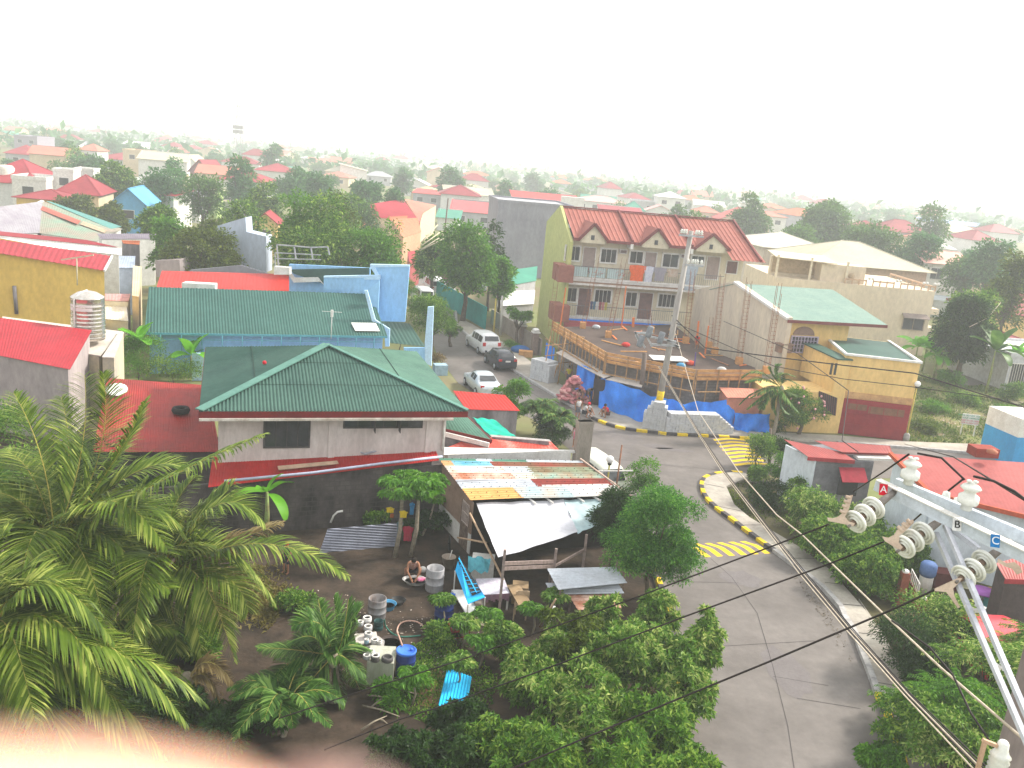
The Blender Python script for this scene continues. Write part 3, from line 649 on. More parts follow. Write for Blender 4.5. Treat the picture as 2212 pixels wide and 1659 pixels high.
CHB = M('dark_block_wall', (.15,.13,.125),(.03,.026,.026), s=.75, rough=.95, kind='block', w=.5, streak=1.6, bs=2.3)
flat_roof('red_extension', 'long bright red lean-to roof in front of the white-walled house', [g(10,-100,415,2.25), g(10,1900,182,2.95), g(10,1830,-15,3.45), g(10,-60,150,2.9)], RED, 'house extension', pitch=.16, wallm=CHB)
flat_roof('red_side_roof', 'dull red roof with a black tyre on it, left of the green pyramid roof', [g(5,800,1600,2.5), g(5,1900,1600,2.5), g(5,1800,1025,3.2), g(5,925,962,3.2)], M('weathered_red', (.33,.024,.02),(.19,.02,.018), s=.5, rough=.5, det=9), 'house extension', pitch=.16, wallm=CHB)
flat_roof('red_carport_roof', 'small orange-red roof between the green roof and the silver car', [g(7,230,960,2.7), g(7,700,975,2.7), g(7,570,838,3), g(7,120,800,3)], RED2, 'carport')
flat_roof('faded_red_roof', 'red and pink worn roof with a white edge beside the concrete post', [g(7,-60,1345,2.75), g(7,1060,1335,2.75), g(7,965,1240,3.0), g(7,300,1195,3.05)], M('faded_red', (.62,.08,.06),(.75,.35,.3), s=1.2, rough=.6, w=.4, det=9), 'house extension')
t = flat_roof('green_porch_roof', 'small green sloping porch roof with dark red fascia, right of the white wall', [g(6,1850,1375,3.55), g(7,455,1225,3.3), g(7,225,1005,3.9), g(6,1870,1290,4.0)], GREEN2, 'porch roof', fascia=DRED)
mb = MB(); a0, a1 = g(6,1860,1425,3.3)-V2(g(6,1850,1375,3.55)), g(7,430,1270,3.1)-V2(g(6,1850,1375,3.55)); mb.bar(a0, a1,.1,.22); mb.build('white_beam', WHITE, t)
flat_roof('white_ledge', 'white ledge wall with a square hole behind the patchwork roof', [g(11,310,135,2.9), g(11,1450,120,2.85), g(11,1440,95,3.0), g(11,275,70,3.1)], WHITE, 'ledge', wave=False, wallm=WHITE)
flat_roof('white_roof_edge', 'white metal flashing strip along the faded red roof', [g(7,450,1198,3.12), g(7,970,1240,3.12), g(7,950,1222,3.2), g(7,440,1180,3.2)], WHITE, 'flashing', wave=False)
def cloth(name, label, c4, mat, nx=14, ny=10, sag=.2, wr=.03, seed=1, cat='tarp', parent=None):
 """c4: p00, p10, p11, p01"""
 rng = np.random.default_rng(seed); a, b_, c_, d_ = map(Vector, c4); o0 = V2(a) if not parent else Vector(); vs = []; ph = rng.uniform(0,6,6)
 for j in range(ny+1):
  for i in range(nx+1):
   u, v = i/nx, j/ny; p = a.lerp(b_, u).lerp(d_.lerp(c_, u), v)-o0
   p.z += -sag*4*math.sin(math.pi*u)*math.sin(math.pi*v)/4+wr*(math.sin(u*13+ph[0]+v*5)+math.sin(v*17+ph[1]+u*7)*.7+math.sin((u+v)*23+ph[2])*.4)
   p.y += wr*math.sin(u*19+ph[3])*(1 if abs((b_-a).cross(d_-a).normalized().z) < .5 else 0); vs.append(p)
 fs = [(j*(nx+1)+i, j*(nx+1)+i+1,(j+1)*(nx+1)+i+1,(j+1)*(nx+1)+i) for j in range(ny) for i in range(nx)]; n = len(vs); nn = (b_-a).cross(d_-a).normalized()*.012
 mb = MB(); mb.add(vs, fs, True); mb.add([v-nn for v in vs], [f[::-1] for f in fs], True)
 o = mb.build(name, mat, parent, None if parent else o0)
 if not parent: tag(o, label, cat)
 return o
TEAL = M('teal_tarp', (.0,.42,.3),(.0,.3,.22), s=1.5, rough=.5)
cloth('teal_tarp', 'bright teal tarpaulin stretched beside the porch roof and palm bush', [g(7,440,1185,3.05), g(7,665,1195,2.7), g(7,470,1050,2.9), g(7,285,1030,3.1)], TEAL, sag=.1)
p = g(7,1225,1390,2.5); h = 2.5+hy(p, (0,0,1), K(7,0,1060)[1])
tag(MB().bx(-.38,.38,-.2,.2,0, h).bx(-.4,.4,-.22,.22, h-.15, h).build('concrete_post', M('old_post', (.34,.3,.26),(.22,.2,.17), s=3, streak=3, rough=.9, bump=.3), None, V2(p), ANG), 'tall unpainted concrete gate post at the corner behind the patchwork roof', 'post')
wa, wb = g(10,60,800), g(10,1940,700); wl = (wb-wa); wl.normalize()
o0 = V2(wa)-wl*6; Lw = 16.5
mb = MB(); zl = 2.0; pts = [(0,1.75),(Lw, 2.75)]
mb.add([(0,0,0),(Lw, 0,0),(Lw, 0,2.8),(0,0,1.9),(0,.18,0),(Lw, .18,0),(Lw, .18,2.8),(0,.18,1.9)], [(0,1,2,3),(5,4,7,6),(3,2,6,7),(1,5,6,2),(4,0,3,7)])
cw = mb.build('block_wall', CHB, None, o0, math.atan2(wl.y, wl.x)); tag(cw, 'dark mossy hollow-block wall behind the papaya trees in the yard', 'wall')
def pipe(name, label, pts, r, mat, cat='pipe', n=6):
 o0 = V2(pts[0]); return tag(MB().tube([Vector(p)-o0 for p in pts], r, n).build(name, mat, None, o0), label, cat)
PVC = M('blue_grey_pipe', (.5,.55,.7),(.36,.4,.52), s=3, rough=.4)
pipe('drain_pipe', 'long pale blue pipe running down the red lean-to roof', [g(10,40,362,2.5), g(10,800,290,2.78), g(10,1400,210,3.0), g(10,1925,150,3.18)], .06, PVC)
pipe('loose_pipe', 'kinked grey pipe lying on the red lean-to roof under the long window', [g(10,1070,112,3.1), g(10,1160,88,3.17), g(10,1255,128,3.12), g(10,1660,20,3.38), g(6,1705,1430,3.9)], .05, M('grey_pipe', (.4,.42,.48), s=4))
q = [g(10,500,242,2.73), g(10,1015,195,2.93), g(10,1030,220,2.88), g(10,510,275,2.66)]
tag(MB().slab([p+Vector((0,0,.06))-V2(q[0]) for p in q], .03).build('roof_patch', M('tan_patch', (.55,.38,.27),(.4,.28,.2), s=3), None, V2(q[0])), 'tan board patch laid on the red lean-to roof', 'board')
p = g(5,1562,1262,2.92); tag(MB().lathe([(.2,-.1),(.38,-.13),(.44,0),(.38,.13),(.2,.1),(.22,0),(.2,-.1)], (0,0,.14),24).build('tyre', M('rubber', (.015,.015,.015),(.03,.03,.03), s=5), None, p), 'black tyre lying on the dull red roof', 'tyre')
p = g(5,1010,1110,3.0); t = thing('satellite_dish', 'white dish half hidden by the tall palm frond on the red roof', 'satellite dish', p)
MB().lathe([(.03,0),(.3,.05),(.52,.17),(.53,.19),(.3,.08),(.01,.03)], (0,0,.15),20,(.1,-.35,.9)).build('dish', WHITE, t); MB().tube([(0,0,-.3),(0,0,.2)], .04,8).build('mast', STEEL, t)
p = g(6,1832,1518,3.42); t = thing('cat', 'white and ginger cat sitting on the red roof under the downpipe', 'cat', p)
MB().tube([(.0,0,.02),(.02,0,.14),(.05,0,.26),(.07,0,.34)], [.13,.12,.09,.06], 10).ball((.1,0,.4),(.09,.075,.075),10).add([(.1,.03,.45),(.06,.06,.45),(.08,.05,.54),(.1,-.03,.45),(.06,-.06,.45),(.08,-.05,.54)], [(0,1,2),(3,5,4)]).tube([(.12,.05,.25),(.14,.05,.02)], [.03,.022], 6).tube([(.12,-.05,.25),(.14,-.05,.02)], [.03,.022], 6).tube([(-.1,0,.04),(-.18,.1,.03),(-.12,.2,.03)], [.03,.025,.012], 6).build('cat_body', M('cat_fur', (.72,.66,.6),(.5,.3,.16), s=7, rough=.9, w=.42), t)
# ---- patchwork shanty
ZB, ZF = 3.0,2.45
BL, BR, FR, FL = g(11,265,165, ZB), g(11,1500,190, ZB), g(11,1890,492, ZF), g(11,540,540, ZF)
shan = thing('shanty', 'shanty with a patchwork roof of rusty and coloured metal sheets', 'shack', V2(FL)); so_ = V2(FL)
def rp(u, v, dz=0): return BL.lerp(BR, u).lerp(FL.lerp(FR, u), v)-so_+Vector((0,0, dz))
def RM(n, a, c, s=1.3, w=.5): return M('sheet_'+n, a, c, s=s, rough=.6, w=w, det=10)
rs = {'green': RM('green', (.12,.3,.22),(.08,.2,.15)), 'pale': RM('pale', (.5,.56,.62),(.42,.45,.48)), 'orange': RM('orange', (.75,.4,.2),(.6,.3,.14)), 'blue': RM('blue', (.12,.4,.55),(.35,.55,.62)),
 'brown': RM('brown', (.26,.06,.04),(.18,.12,.07),.6), 'white': RM('white', (.72,.71,.7),(.5,.25,.12),1.1,.4), 'cream': RM('cream', (.62,.6,.52),(.5,.36,.25),1.2,.38),
 'olive': RM('olive', (.24,.3,.2),(.2,.13,.07),.8), 'rust': RM('rust', (.7,.5,.42),(.38,.12,.05),1.5), 'greenrust': RM('greenrust', (.4,.26,.16),(.28,.42,.36),1.2,.52),
 'grey': RM('grey', (.48,.52,.58),(.38,.4,.44)), 'redbrown': RM('redbrown', (.3,.05,.04),(.2,.04,.03)), 'tan': RM('tan', (.68,.38,.14),(.55,.3,.1)), 'bluegrey': RM('bluegrey', (.36,.46,.5),(.5,.42,.36)), 'light': RM('light', (.6,.58,.56),(.5,.3,.2),1.2,.36)}
lay = [(0,.09, [(0,.25, 'green'),(.25,.36, 'pale'),(.36,.6, 'green'),(.6,1, 'pale')]),(.07,.22, [(0,.07, 'orange'),(.07,.33, 'blue'),(.33,.62, 'brown'),(.6,1, 'brown')]),
 (.2,.39, [(0,.4, 'white'),(.38,.56, 'pale'),(.54,1, 'olive')]),(.37,.56, [(0,.42, 'rust'),(.4,.54, 'cream'),(.53,1, 'greenrust')]),
 (.54,.77, [(0,.5, 'grey'),(.49,1.0, 'redbrown')]),(.7,.8, [(.52,.97, 'light')]),(.75,1, [(0,.33, 'tan'),(.32,.66, 'bluegrey'),(.65,1, 'light')])]
for k, (v0, v1, row) in enumerate(lay):
 for j, (u0, u1, nm) in enumerate(row):
  dz = .012*k+.006*(j % 2); jx = .006*((j*7+k*3) % 5-2); mb = MB()
  ruled(mb, rp(u0, v0, dz), rp(u0, v1+jx, dz), rp(u1, v1-jx, dz), rp(u1, v0, dz),.19,.017, rib=True); mb.build('roof_sheet', rs[nm], shan)
nl = MB(); rg = random.Random(3)
for v in (.05,.15,.28,.36,.47,.53,.64,.73,.85,.95):
 for i in range(18): p = rp((i+.5+rg.uniform(-.2,.2))/18, v+rg.uniform(-.01,.01),.11); nl.ball(p, .022,6)
nl.build('roof_nails', BLACK, shan)['kind'] = 'stuff'
mb = MB(); mb.bar(rp(1.0,-.03,.08), rp(1.02,1.04,.06),.07,.05); mb.build('edge_batten', M('batten', (.55,.42,.36),(.4,.28,.22), s=5), shan)
mb = MB()
for u in (.38,.49,.69,.8): mb.tube([rp(u, .9,-.09), rp(u+.012,1.05,-.1)], .045,8)
mb.build('rafter_end', WHITE, shan)
lw = rp(.03,.02); lf = rp(.03,.97)
def vwall(p, q, z0a, z1a, z0b, z1b, t=.06):
 p, q = V2(p), V2(q); s = (q-p).cross(Vector((0,0,1))).normalized()*t; m = MB()
 v = [(p.x, p.y, z0a),(q.x, q.y, z0b),(q.x, q.y, z1b),(p.x, p.y, z1a)]; return m.add(v+[(a+s.x, b_+s.y, c_) for a, b_, c_ in v], [(0,1,2,3),(7,6,5,4),(0,4,5,1),(3,2,6,7),(0,3,7,4),(1,5,6,2)])
PLY = M('plywood', (.36,.25,.19),(.25,.17,.13), s=1.4, rough=.9); SHADEW = M('shade_boards', (.03,.022,.018),(.015,.012,.01), s=3, rough=.95)  # near-black boards: shade of the interior under the awning, put into the colour
vwall(lw, lf, .9,2.85,.9,2.35).build('upper_wall_board', PLY, shan)
vwall(lw, lf, 0,.92,0,.92).build('lower_wall_board', WHITE, shan)
vwall(lf.lerp(lw, .05)+Vector((-.07,0,0)), lf.lerp(lw, .3)+Vector((-.07,0,0)),0,2.0,0,2.1).build('door', OWOOD, shan)
vwall(lw, rp(.97,.02),0,2.9,0,2.9).build('back_wall', SHADEW, shan); vwall(rp(.97,.02), rp(.97,.97),0,2.85,0,2.35).build('side_wall', SHADEW, shan)
vwall(lf, rp(.97,.9),0,2.3,0,2.3).build('front_wall', SHADEW, shan)
mb = MB(); q0, q1 = lf.lerp(lw, .02), lf.lerp(lw, .2)
for i in range(6): u = q0.lerp(q1, i/5)+Vector((-.16,0,0)); mb.bar((u.x, u.y, 1.2),(u.x, u.y, 2.2),.03)
for z in (1.25,1.7,2.15): mb.bar((q0.x-.16, q0.y, z),(q1.x-.16, q1.y, z),.03)
mb.build('wooden_grille', M('grille_white', (.6,.5,.46)), shan)
TARPW = M('white_tarp', (.56,.56,.6),(.46,.47,.52), s=.6, rough=.55); TARPB = M('pale_blue_tarp', (.42,.52,.54),(.3,.44,.48), s=.8, rough=.55)
aw = thing('tarp_awning', 'sagging white tarp awning tied to wooden posts in front of the shanty', 'awning', so_)
c0, c1, c2, c3, c4_ = [g(11, *p, z)-so_ for p, z in (((592,552),2.34),((1345,522),2.34),((1470,805),1.95),((1080,1005),1.85),((780,1025),1.9))]
def cloth5(a, b_, c_, d_, mat, sag, seed, name):
 return cloth(name, None, [d_, c_, b_, a], mat, 24,18, sag, .02, seed, parent=aw)
cloth5(c0, c1, c2, c4_, TARPW, .3,2, 'white_cloth')
d1, d2 = g(11,1700,520,2.3)-so_, g(11,1660,735,2.05)-so_
cloth5(c1, d1, d2, c2-Vector((0,0,.03)), TARPB, .14,5, 'pale_blue_cloth')
mb = MB()
P1 = g(11,785,1525)-so_; P2 = g(11,1240,1330)-so_; P3 = g(11,1500,1200)-so_
P1t = Vector((P1.x, P1.y, hy(P1+so_, (0,0,1), K(11,0,955)[1]))); P2t = Vector((P2.x, P2.y, hy(P2+so_, (0,0,1), K(11,0,945)[1])))
P3t = Vector((P3.x, P3.y, 1.95))
for a, c_ in ((P1, P1t),(P2, P2t),(P3, P3t)): mb.bar(a, c_, .1,.1)
for z in (.55,.75): mb.bar((P1.x, P1.y, P1t.z-z),(P2.x, P2.y, P2t.z-z),.05,.14)
mb.bar((P2.x, P2.y, P2t.z-.75),(P3.x, P3.y, 1.3),.05,.1)
mb.build('post_frame', M('grey_timber', (.36,.28,.26),(.22,.17,.15), s=6, rough=.9), aw)
mb = MB(); mb.tube([g(11,535,640,2.2)-so_, g(11,720,1000,1.3)-so_, g(11,860,1290,.5)-so_], .045,7); mb.tube([g(11,430,850,1.2)-so_, g(11,680,895,1.5)-so_], .04,7)
mb.build('bamboo_brace', M('bamboo', (.5,.36,.24),(.36,.24,.16), s=6), aw)
def pad(name, label, pts, mat, cat, legs=True, pitch=.2, along=False, corr=True, sh=.03, lm=None):
 o0 = V2(pts[0]); P = [Vector(p)-o0 for p in pts]; t = thing(name, label, cat, o0); mb = MB()
 if corr: ruled(mb, *( (P[0], P[3], P[2], P[1]) if along else P), pitch, .018)
 else: mb.slab(P, sh)
 mb.build('sheet', mat, t)
 if legs:
  c_ = sum(P, Vector())/4
  for p in P: q = p.lerp(c_, .08); MB().bar((q.x, q.y, 0),(q.x, q.y, q.z-.03),.07).build('leg', lm or OWOOD, t)
 return t
pad('lean_to', 'grey metal sheet lean-to roof beside the awning, upper sheet', [g(11,1300,1300,1.35), g(11,1895,1240,1.35), g(11,1800,1105,1.55), g(11,1205,1120,1.55)], rs['grey'], 'lean-to', along=True)
pad('lean_to', 'pale blue-grey metal sheet of the low lean-to, nearer the leafy tree', [g(11,1240,1340,1.05), g(11,1870,1330,1.05), g(11,1820,1245,1.2), g(11,1190,1240,1.2)], rs['grey'], 'lean-to', along=True)
pad('lean_to', 'lowest pinkish sheet of the lean-to partly under leaves', [g(11,1470,1475,.8), g(11,1850,1460,.8), g(11,1800,1345,.95), g(11,1390,1345,.95)], rs['rust'], 'lean-to', along=True)
# ---- the yard
GI = M('gi_sheet', (.3,.32,.4),(.22,.23,.28), s=1, rough=.45, metal=.3, det=8)
a, c_ = g(10,860,985), g(10,1560,930); ht = .95; mb = MB(); o0 = V2(a); q = c_-a
mb.corr([Vector(), q, q+Vector((-.15,.35, ht)), Vector((.25,.35, ht))], (0,.35,.95),.11,.02,.01,5); fs_ = tag(mb.build('metal_sheet', GI, None, o0), 'dark corrugated metal sheets leaning along the foot of the block wall', 'metal sheet')
def drum(name, label, base, r, h, mat, cat='drum', lid=None, top=None, openr=True, extra=None, tap=.0):
 t = thing(name, label, cat, base); pr = [(r*.94,0),(r, .05),(r, h*.33),(r*1.03, h*.34),(r, h*.35),(r, h*.66),(r*1.03, h*.67),(r, h*.68),(r*.99, h-.05),(r*.97, h)]
 if lid is None: pr += [(r*.9, h),(r*.9, h*.35),(.001, h*.35)]
 MB().lathe(pr, (0,0,0),28).build('drum_body', mat, t)
 if lid: MB().lathe([(r*1.0, h-.03),(r*1.04, h),(r*1.04, h+.05),(r*.95, h+.07),(r*.9, h+.03),(r*.12, h+.06),(.001, h+.06)], (0,0,0),28).lathe([(.05, h+.05),(.05, h+.12),(.001, h+.12)], (r*.5,0,0),10).build('drum_lid', lid, t)
 if openr: pass
 return t
def wpx(c, x0, x1, y, z=0): return (g(c, x1, y, z)-g(c, x0, y, z)).length/2
GDR = M('grey_drum', (.42,.42,.44),(.26,.25,.26), s=2, rough=.8, streak=2, bump=.2)
def drumpx(name, label, c, xm, yb, x0, x1, ytop, mat, **k):
 p = g(c, xm, yb); r = wpx(c, x0, x1, yb); p = p+Vector((0, r*.9,0)); h = hy(p, (0,0,1), K(c, 0, ytop)[1]); return drum(name, label, p, r*.98, h, mat, **k)
drumpx('grey_drum', 'pale grey plastic drum next to the woman washing', 10,1845,1335,1765,1925,1110, GDR)
drumpx('grey_drum', 'open rusty-grey metal drum with a white scrap inside, by the blue basin', 15,530,395,450,615,190, M('metal_drum', (.3,.31,.33),(.16,.13,.12), s=1.6, rough=.6, streak=2, w=.55))
bd = drumpx('blue_drum', 'dark blue drum with a bright blue lid and clamp ring', 15,775,900,690,865,650, M('navy_plastic', (.02,.05,.22),(.015,.03,.13), s=2, rough=.4), lid=M('blue_plastic', (.06,.2,.75),(.05,.16,.6), s=2, rough=.35))
drumpx('dark_bucket_stand', 'short dark green tub against the open metal drum', 15,550,480,505,590,385, M('dark_green_tub', (.03,.1,.1),(.03,.05,.05), s=3), cat='tub')
NAVY = MATS['navy_plastic']
drumpx('blue_barrel', 'dark blue barrel behind the small cassava plant, beside the red cart', 11,300,1600,225,390,1400, NAVY)
drumpx('blue_barrel', 'second blue barrel just behind, with its side bung showing', 11,370,1440,325,415,1360, M('blue_can', (.06,.12,.5), s=2, rough=.4), lid=MATS['blue_plastic'])
def basin(label, p, r, h, mat, ins=None, oval=1, name='basin', group=None):
 t = thing(name, label, 'basin', p); MB().lathe([(r*.7,0),(r*.78, h*.3),(r, h),(r*1.06, h+.01),(r*.97, h-.01),(r*.72, h*.35),(.001, h*.3)], (0,0,0),26).build('bowl', mat, t)
 if ins: MB().lathe([(.001, h*.62),(r*.84, h*.62)], (0,0,0),26).build('water', ins, t)
 t.scale = (oval, 1,1); return t
WATER = M('water', (.1,.28,.38),(.08,.2,.3), s=2, rough=.08, spec=.6)
basin('large blue basin full of water leaning by the metal drum', g(15,640,285),.3,.22, M('blue_basin', (.1,.35,.6)), WATER)
basin('round black basin lying on the dirt right of the blue one', g(15,728,235),.28,.14, BLACK)
basin('big dark wash basin sunk beside the jars and the hose', g(15,665,600),.42,.12, M('dark_basin', (.07,.055,.05)), M('murky', (.09,.06,.05), rough=.2))
basin('white oval wash basin with pink laundry, under the woman\'s hands', g(10,1690,1245),.34,.16, WHITE, M('suds', (.75,.72,.75),(.6,.5,.55), s=6),1.45)
tag(MB().ball((0,0,0),(.16,.12,.07),8).ball((.1,.05,.02),(.1,.1,.06),7).build('pink_laundry', M('pink_cloth', (.75,.1,.3),(.85,.5,.6), s=9), None, g(10,1735,1212,.15)), 'bright pink laundry heaped in the white wash basin', 'laundry')
t = thing('bucket', 'beige bucket with a white stick by the shanty wall', 'bucket', g(10,1975,1110)); MB().lathe([(.2,0),(.28,.5),(.3,.5),(.27,.47),(.19,.04),(.001,.04)], (0,0,0),22).build('bucket_body', M('beige_plastic', (.42,.36,.3),(.34,.28,.24), s=3), t); MB().tube([(0,.05,.3),(.1,.1,.75)], .02,6).build('stick', WHITE, t)
tag(MB().ball((0,0,.12),(.15,.12,.14),10).tube([(.14,0,.14),(.24,0,.2)], .02,6).build('kettle', WHITE, None, g(10,1755,1150)), 'small white pot tucked behind the pale grey drum', 'pot')
p0 = g(15,450,940); p1 = g(15,680,940); h = hy(p0,(0,0,1), K(15,0,745)[1]); wdt = (p1-p0).length
t = thing('concrete_tank', 'mossy concrete block tank with jars and pots on top', 'concrete tank', p0, R(4)); MB().bx(0, wdt, 0,1.0,0, h).build('tank_body', M('mossy_concrete', (.42,.42,.36),(.2,.24,.14), s=1.6, streak=3, rough=.9, w=.45, bump=.3), t)
hz = h
def jar(name, label, c, x, y, z, r, h, mat, cat='jar', ring=True):
 t = thing(name, label, cat, g(c, x, y, z)); MB().lathe([(r*.8,0),(r, h*.2),(r, h*.8),(r*.85, h),(r*.7, h),(r*.7, h*.5),(.001, h*.45)], (0,0,0),18).build('body', mat, t)
 if ring: MB().lathe([(r*.9, h-.02),(r*.95, h+.02),(r*.7, h+.03),(r*.68, h-.02)], (0,0,0),18).build('rim', WHITE, t)
 return t
GLJ = M('grey_glaze', (.45,.46,.48),(.3,.3,.32), s=3, rough=.3); SOOT = M('soot', (.12,.11,.11),(.06,.06,.06), s=4, rough=.7)
jar('jar', 'white lidded jar at the back of the concrete tank top', 15,490,690, hz, .13,.2, WHITE, ring=False)
jar('jar', 'black jar with a thick white rim on the front of the tank top', 15,530,735, hz, .14,.2, SOOT)
jar('cooking_pot', 'dark sooty pot at the right corner of the tank top', 15,635,735, hz, .19,.16, SOOT, 'pot', False)
jar('jar', 'white jar on its rim in front, left on the tank edge', 15,455,715, hz, .12,.12, GLJ)
pad('plank_shelf', 'pale plank shelf of pots left of the dark wash basin', [g(15,370,600,.3), g(15,560,560,.3), g(15,540,480,.3), g(15,350,500,.3)], M('pale_plank', (.55,.5,.46), s=4), 'shelf', corr=False)
for i, (x, y, r, mt, lb) in enumerate(((400,430,.12, GLJ, 'grey enamel pot at the upper left of the plank shelf'),(460,395,.16, WHITE, 'dark-rimmed white bowl on top of the pots at the drum foot'),(468,470,.15, GLJ, 'clear grey bowl in the middle of the plank shelf'),(470,530,.14, GLJ, 'second clear bowl lower on the plank shelf'),(525,585,.13, WHITE, 'white jar with a black mouth under the plank shelf'),(565,600,.1, WHITE, 'small white cup beside the white jar below the shelf'),(455,585,.08, M('pale_blue_cup', (.4,.6,.75)), 'pale blue cup left of the white jar'))):
 jar('kitchen_pot', lb, 15, x, y, .32, r, .16, mt, 'pot')
tag(MB().prism([(p.x-g(15,500,620).x, p.y-g(15,500,620).y) for p in (g(15,380,610), g(15,440,680), g(15,600,660), g(15,610,600), g(15,560,560), g(15,400,560))], 0,.18).build('flat_stone', CONC, None, g(15,500,620)), 'flat grey stone slab between the plank shelf and the concrete tank', 'stone')
def hose(label, pts, r, mat, closed=False):
 P = [Vector(p) for p in pts]; o0 = V2(P[0]); Q = []
 for i in range(len(P)-1):
  p0, p1, p2, p3 = P[max(0, i-1)], P[i], P[i+1], P[min(len(P)-1, i+2)]
  for k in range(6):
   u = k/6; Q.append(.5*((2*p1)+(p2-p0)*u+(2*p0-5*p1+4*p2-p3)*u*u+(3*p1-p0-3*p2+p3)*u**3)-o0)
 Q.append(P[-1]-o0); return tag(MB().tube(Q, r, 6).build('hose', mat, None, o0), label, 'hose')
hose('dark green garden hose curling from the metal drum', [g(15,610,380,.5), g(15,620,430,.04), g(15,670,490,.03), g(15,760,525,.03), g(15,925,515,.03)], .028, M('green_hose', (.05,.2,.15)))
hose('pinkish hose looping up from the blue lidded drum', [g(15,765,600,.95), g(15,740,530,.4), g(15,720,470,.1), g(15,750,410,.03), g(15,820,388,.03), g(15,900,400,.03), g(15,960,450,.03), g(15,965,480,.03)], .028, M('pink_hose', (.6,.38,.3)))
hose('coil of cream hose in the red cart', [g(15,1310+55*math.cos(a*.7),380+48*math.sin(a*.7),.42+.01*a) for a in range(22)], .022, M('cream_hose', (.7,.62,.5)))
cp = g(15,1190,560); t = thing('red_cart', 'rusty red metal cart holding a blue jug and a hose coil', 'cart', cp); q = [g(15, x, y, .38)-cp for x, y in ((1195,465),(1350,440),(1340,330),(1165,370))]
mb = MB()
for z in (0,-.12):
 for i in range(4): mb.bar(q[i]+Vector((0,0, z)), q[(i+1) % 4]+Vector((0,0, z)),.03)
for p in q: mb.bar((p.x, p.y, 0), p, .03)
mb.bar((q[0].x, q[0].y, .02),(q[1].x, q[1].y, .02),.03); mb.build('cart_frame', M('cart_red', (.4,.06,.05),(.2,.06,.05), s=6), t); MB().slab([p-Vector((0,0,.12)) for p in q], .02).build('tray', DRED, t)
t = thing('water_jug', 'upright bright blue plastic jug with a yellow label in the red cart', 'jug', g(15,1218,455,.3)); MB().bx(-.11,.11,-.08,.08,0,.38).lathe([(.1,.38),(.05,.45),(.05,.5),(.001,.5)], (0,0,0),12).build('jug_body', MATS['blue_plastic'], t); MB().bx(-.02,.08,-.09,-.082,.12,.24).build('jug_label', M('label_yellow', (.7,.6,.1)), t)
mb = MB(); o0 = g(15,1400,460)
for k, (x0, x1, y, z) in enumerate(((1340,1470,455,.18),(1360,1440,400,.36),(1380,1440,340,.5))):
 a, c_ = g(15, x0, y)-o0, g(15, x1, y)-o0; mb.bx(a.x, c_.x, a.y, a.y+.5,0, z)
tag(mb.build('stone_steps', M('brown_stone', (.34,.27,.22),(.22,.18,.15), s=3, rough=.9, bump=.4), None, o0), 'rough brown stone steps beside the red cart', 'steps')
BLUEP = M('sky_blue_paint', (.02,.42,.85),(.02,.36,.72), s=2, rough=.45)
a = [g(11,410,1130,.95), g(11,520,1420,.95), g(11,668,1360,1.0), g(11,445,1010,1.25)]; o0 = V2(a[1])
t = thing('covered_bench', 'bright blue and black plastic cover draped over a long white bench', 'bench', o0); Q = [p-o0 for p in a]
MB().slab([Q[0], Q[1], Q[2], Q[3]], .03).build('blue_cover', BLUEP, t)
mb = MB(); mid = [Q[0].lerp(Q[3], .62), Q[1].lerp(Q[2], .35), Q[1].lerp(Q[2], .95), Q[3].lerp(Q[2], .02)]; mid[1] = mid[1].lerp(mid[0], .12); mid[2] = mid[2].lerp(mid[3], .12); mb.slab([p+Vector((0,0,.025)) for p in mid], .015); mb.build('black_plastic', BLACK, t)
mb = MB(); rg = random.Random(4)
for i in range(9): u = .05+i*.11; p, r_ = mid[0].lerp(mid[1], u), mid[3].lerp(mid[2], min(1, u+.1)); mb.bar(p+Vector((0,0,.045)), p.lerp(r_, rg.uniform(.5,1))+Vector((0,0,.045)),.035,.01)
mb.bar(mid[0].lerp(mid[3], .5)+Vector((0,0,.045)), mid[1].lerp(mid[2], .5)+Vector((0,0,.045)),.04,.012); mb.build('blue_streak', BLUEP, t)
mb = MB(); s0, s1 = g(11,385,1300,.4)-o0, g(11,500,1500,.4)-o0; mb.slab([s0, s1, s1+Vector((.5,.1,0)), s0+Vector((.5,.1,0))], .06)
for p in (s0, s1, s1+Vector((.45,.1,0)), s0+Vector((.45,.1,0))): mb.bar((p.x, p.y, 0),(p.x, p.y, .38),.06)
for p in Q[:3]: mb.bar((p.x, p.y, 0),(p.x, p.y, p.z-.03),.05)
mb.build('bench_frame', WHITE, t)
t = pad('cloth_table', 'long table with a flowered pale cloth behind the awning post', [g(11,640,1345,.72), g(11,880,1330,.72), g(11,830,1195,.72), g(11,585,1205,.72)], M('flower_cloth', (.6,.62,.66),(.45,.4,.5), s=8, w=.55), 'table', corr=False, sh=.02, lm=WHITE)
o0 = V2(g(11,640,1345,.72)); mb = MB(); a, c_ = g(11,640,1345,.72)-o0, g(11,880,1330,.72)-o0
for i in range(12):
 p, q = a.lerp(c_, i/12), a.lerp(c_, (i+1)/12); dz = .2+.05*(i % 3); mb.add([p-Vector((0,.02,0)), q-Vector((0,.02,0)), q-Vector((0,.05, dz)), p-Vector((0,.05, dz))], [(0,3,2,1),(0,1,2,3)])
mb.build('hanging_cloth', M('mauve_cloth', (.45,.26,.35),(.3,.18,.25), s=6), t)
mb = MB(); o0 = g(11,910,1565); sx = .45
for x, y in ((0,0),(.45,.1),(.05,.45),(.5,.5)): mb.bar((x, y, 0),(x, y, .45 if y < .3 else .95),.05)
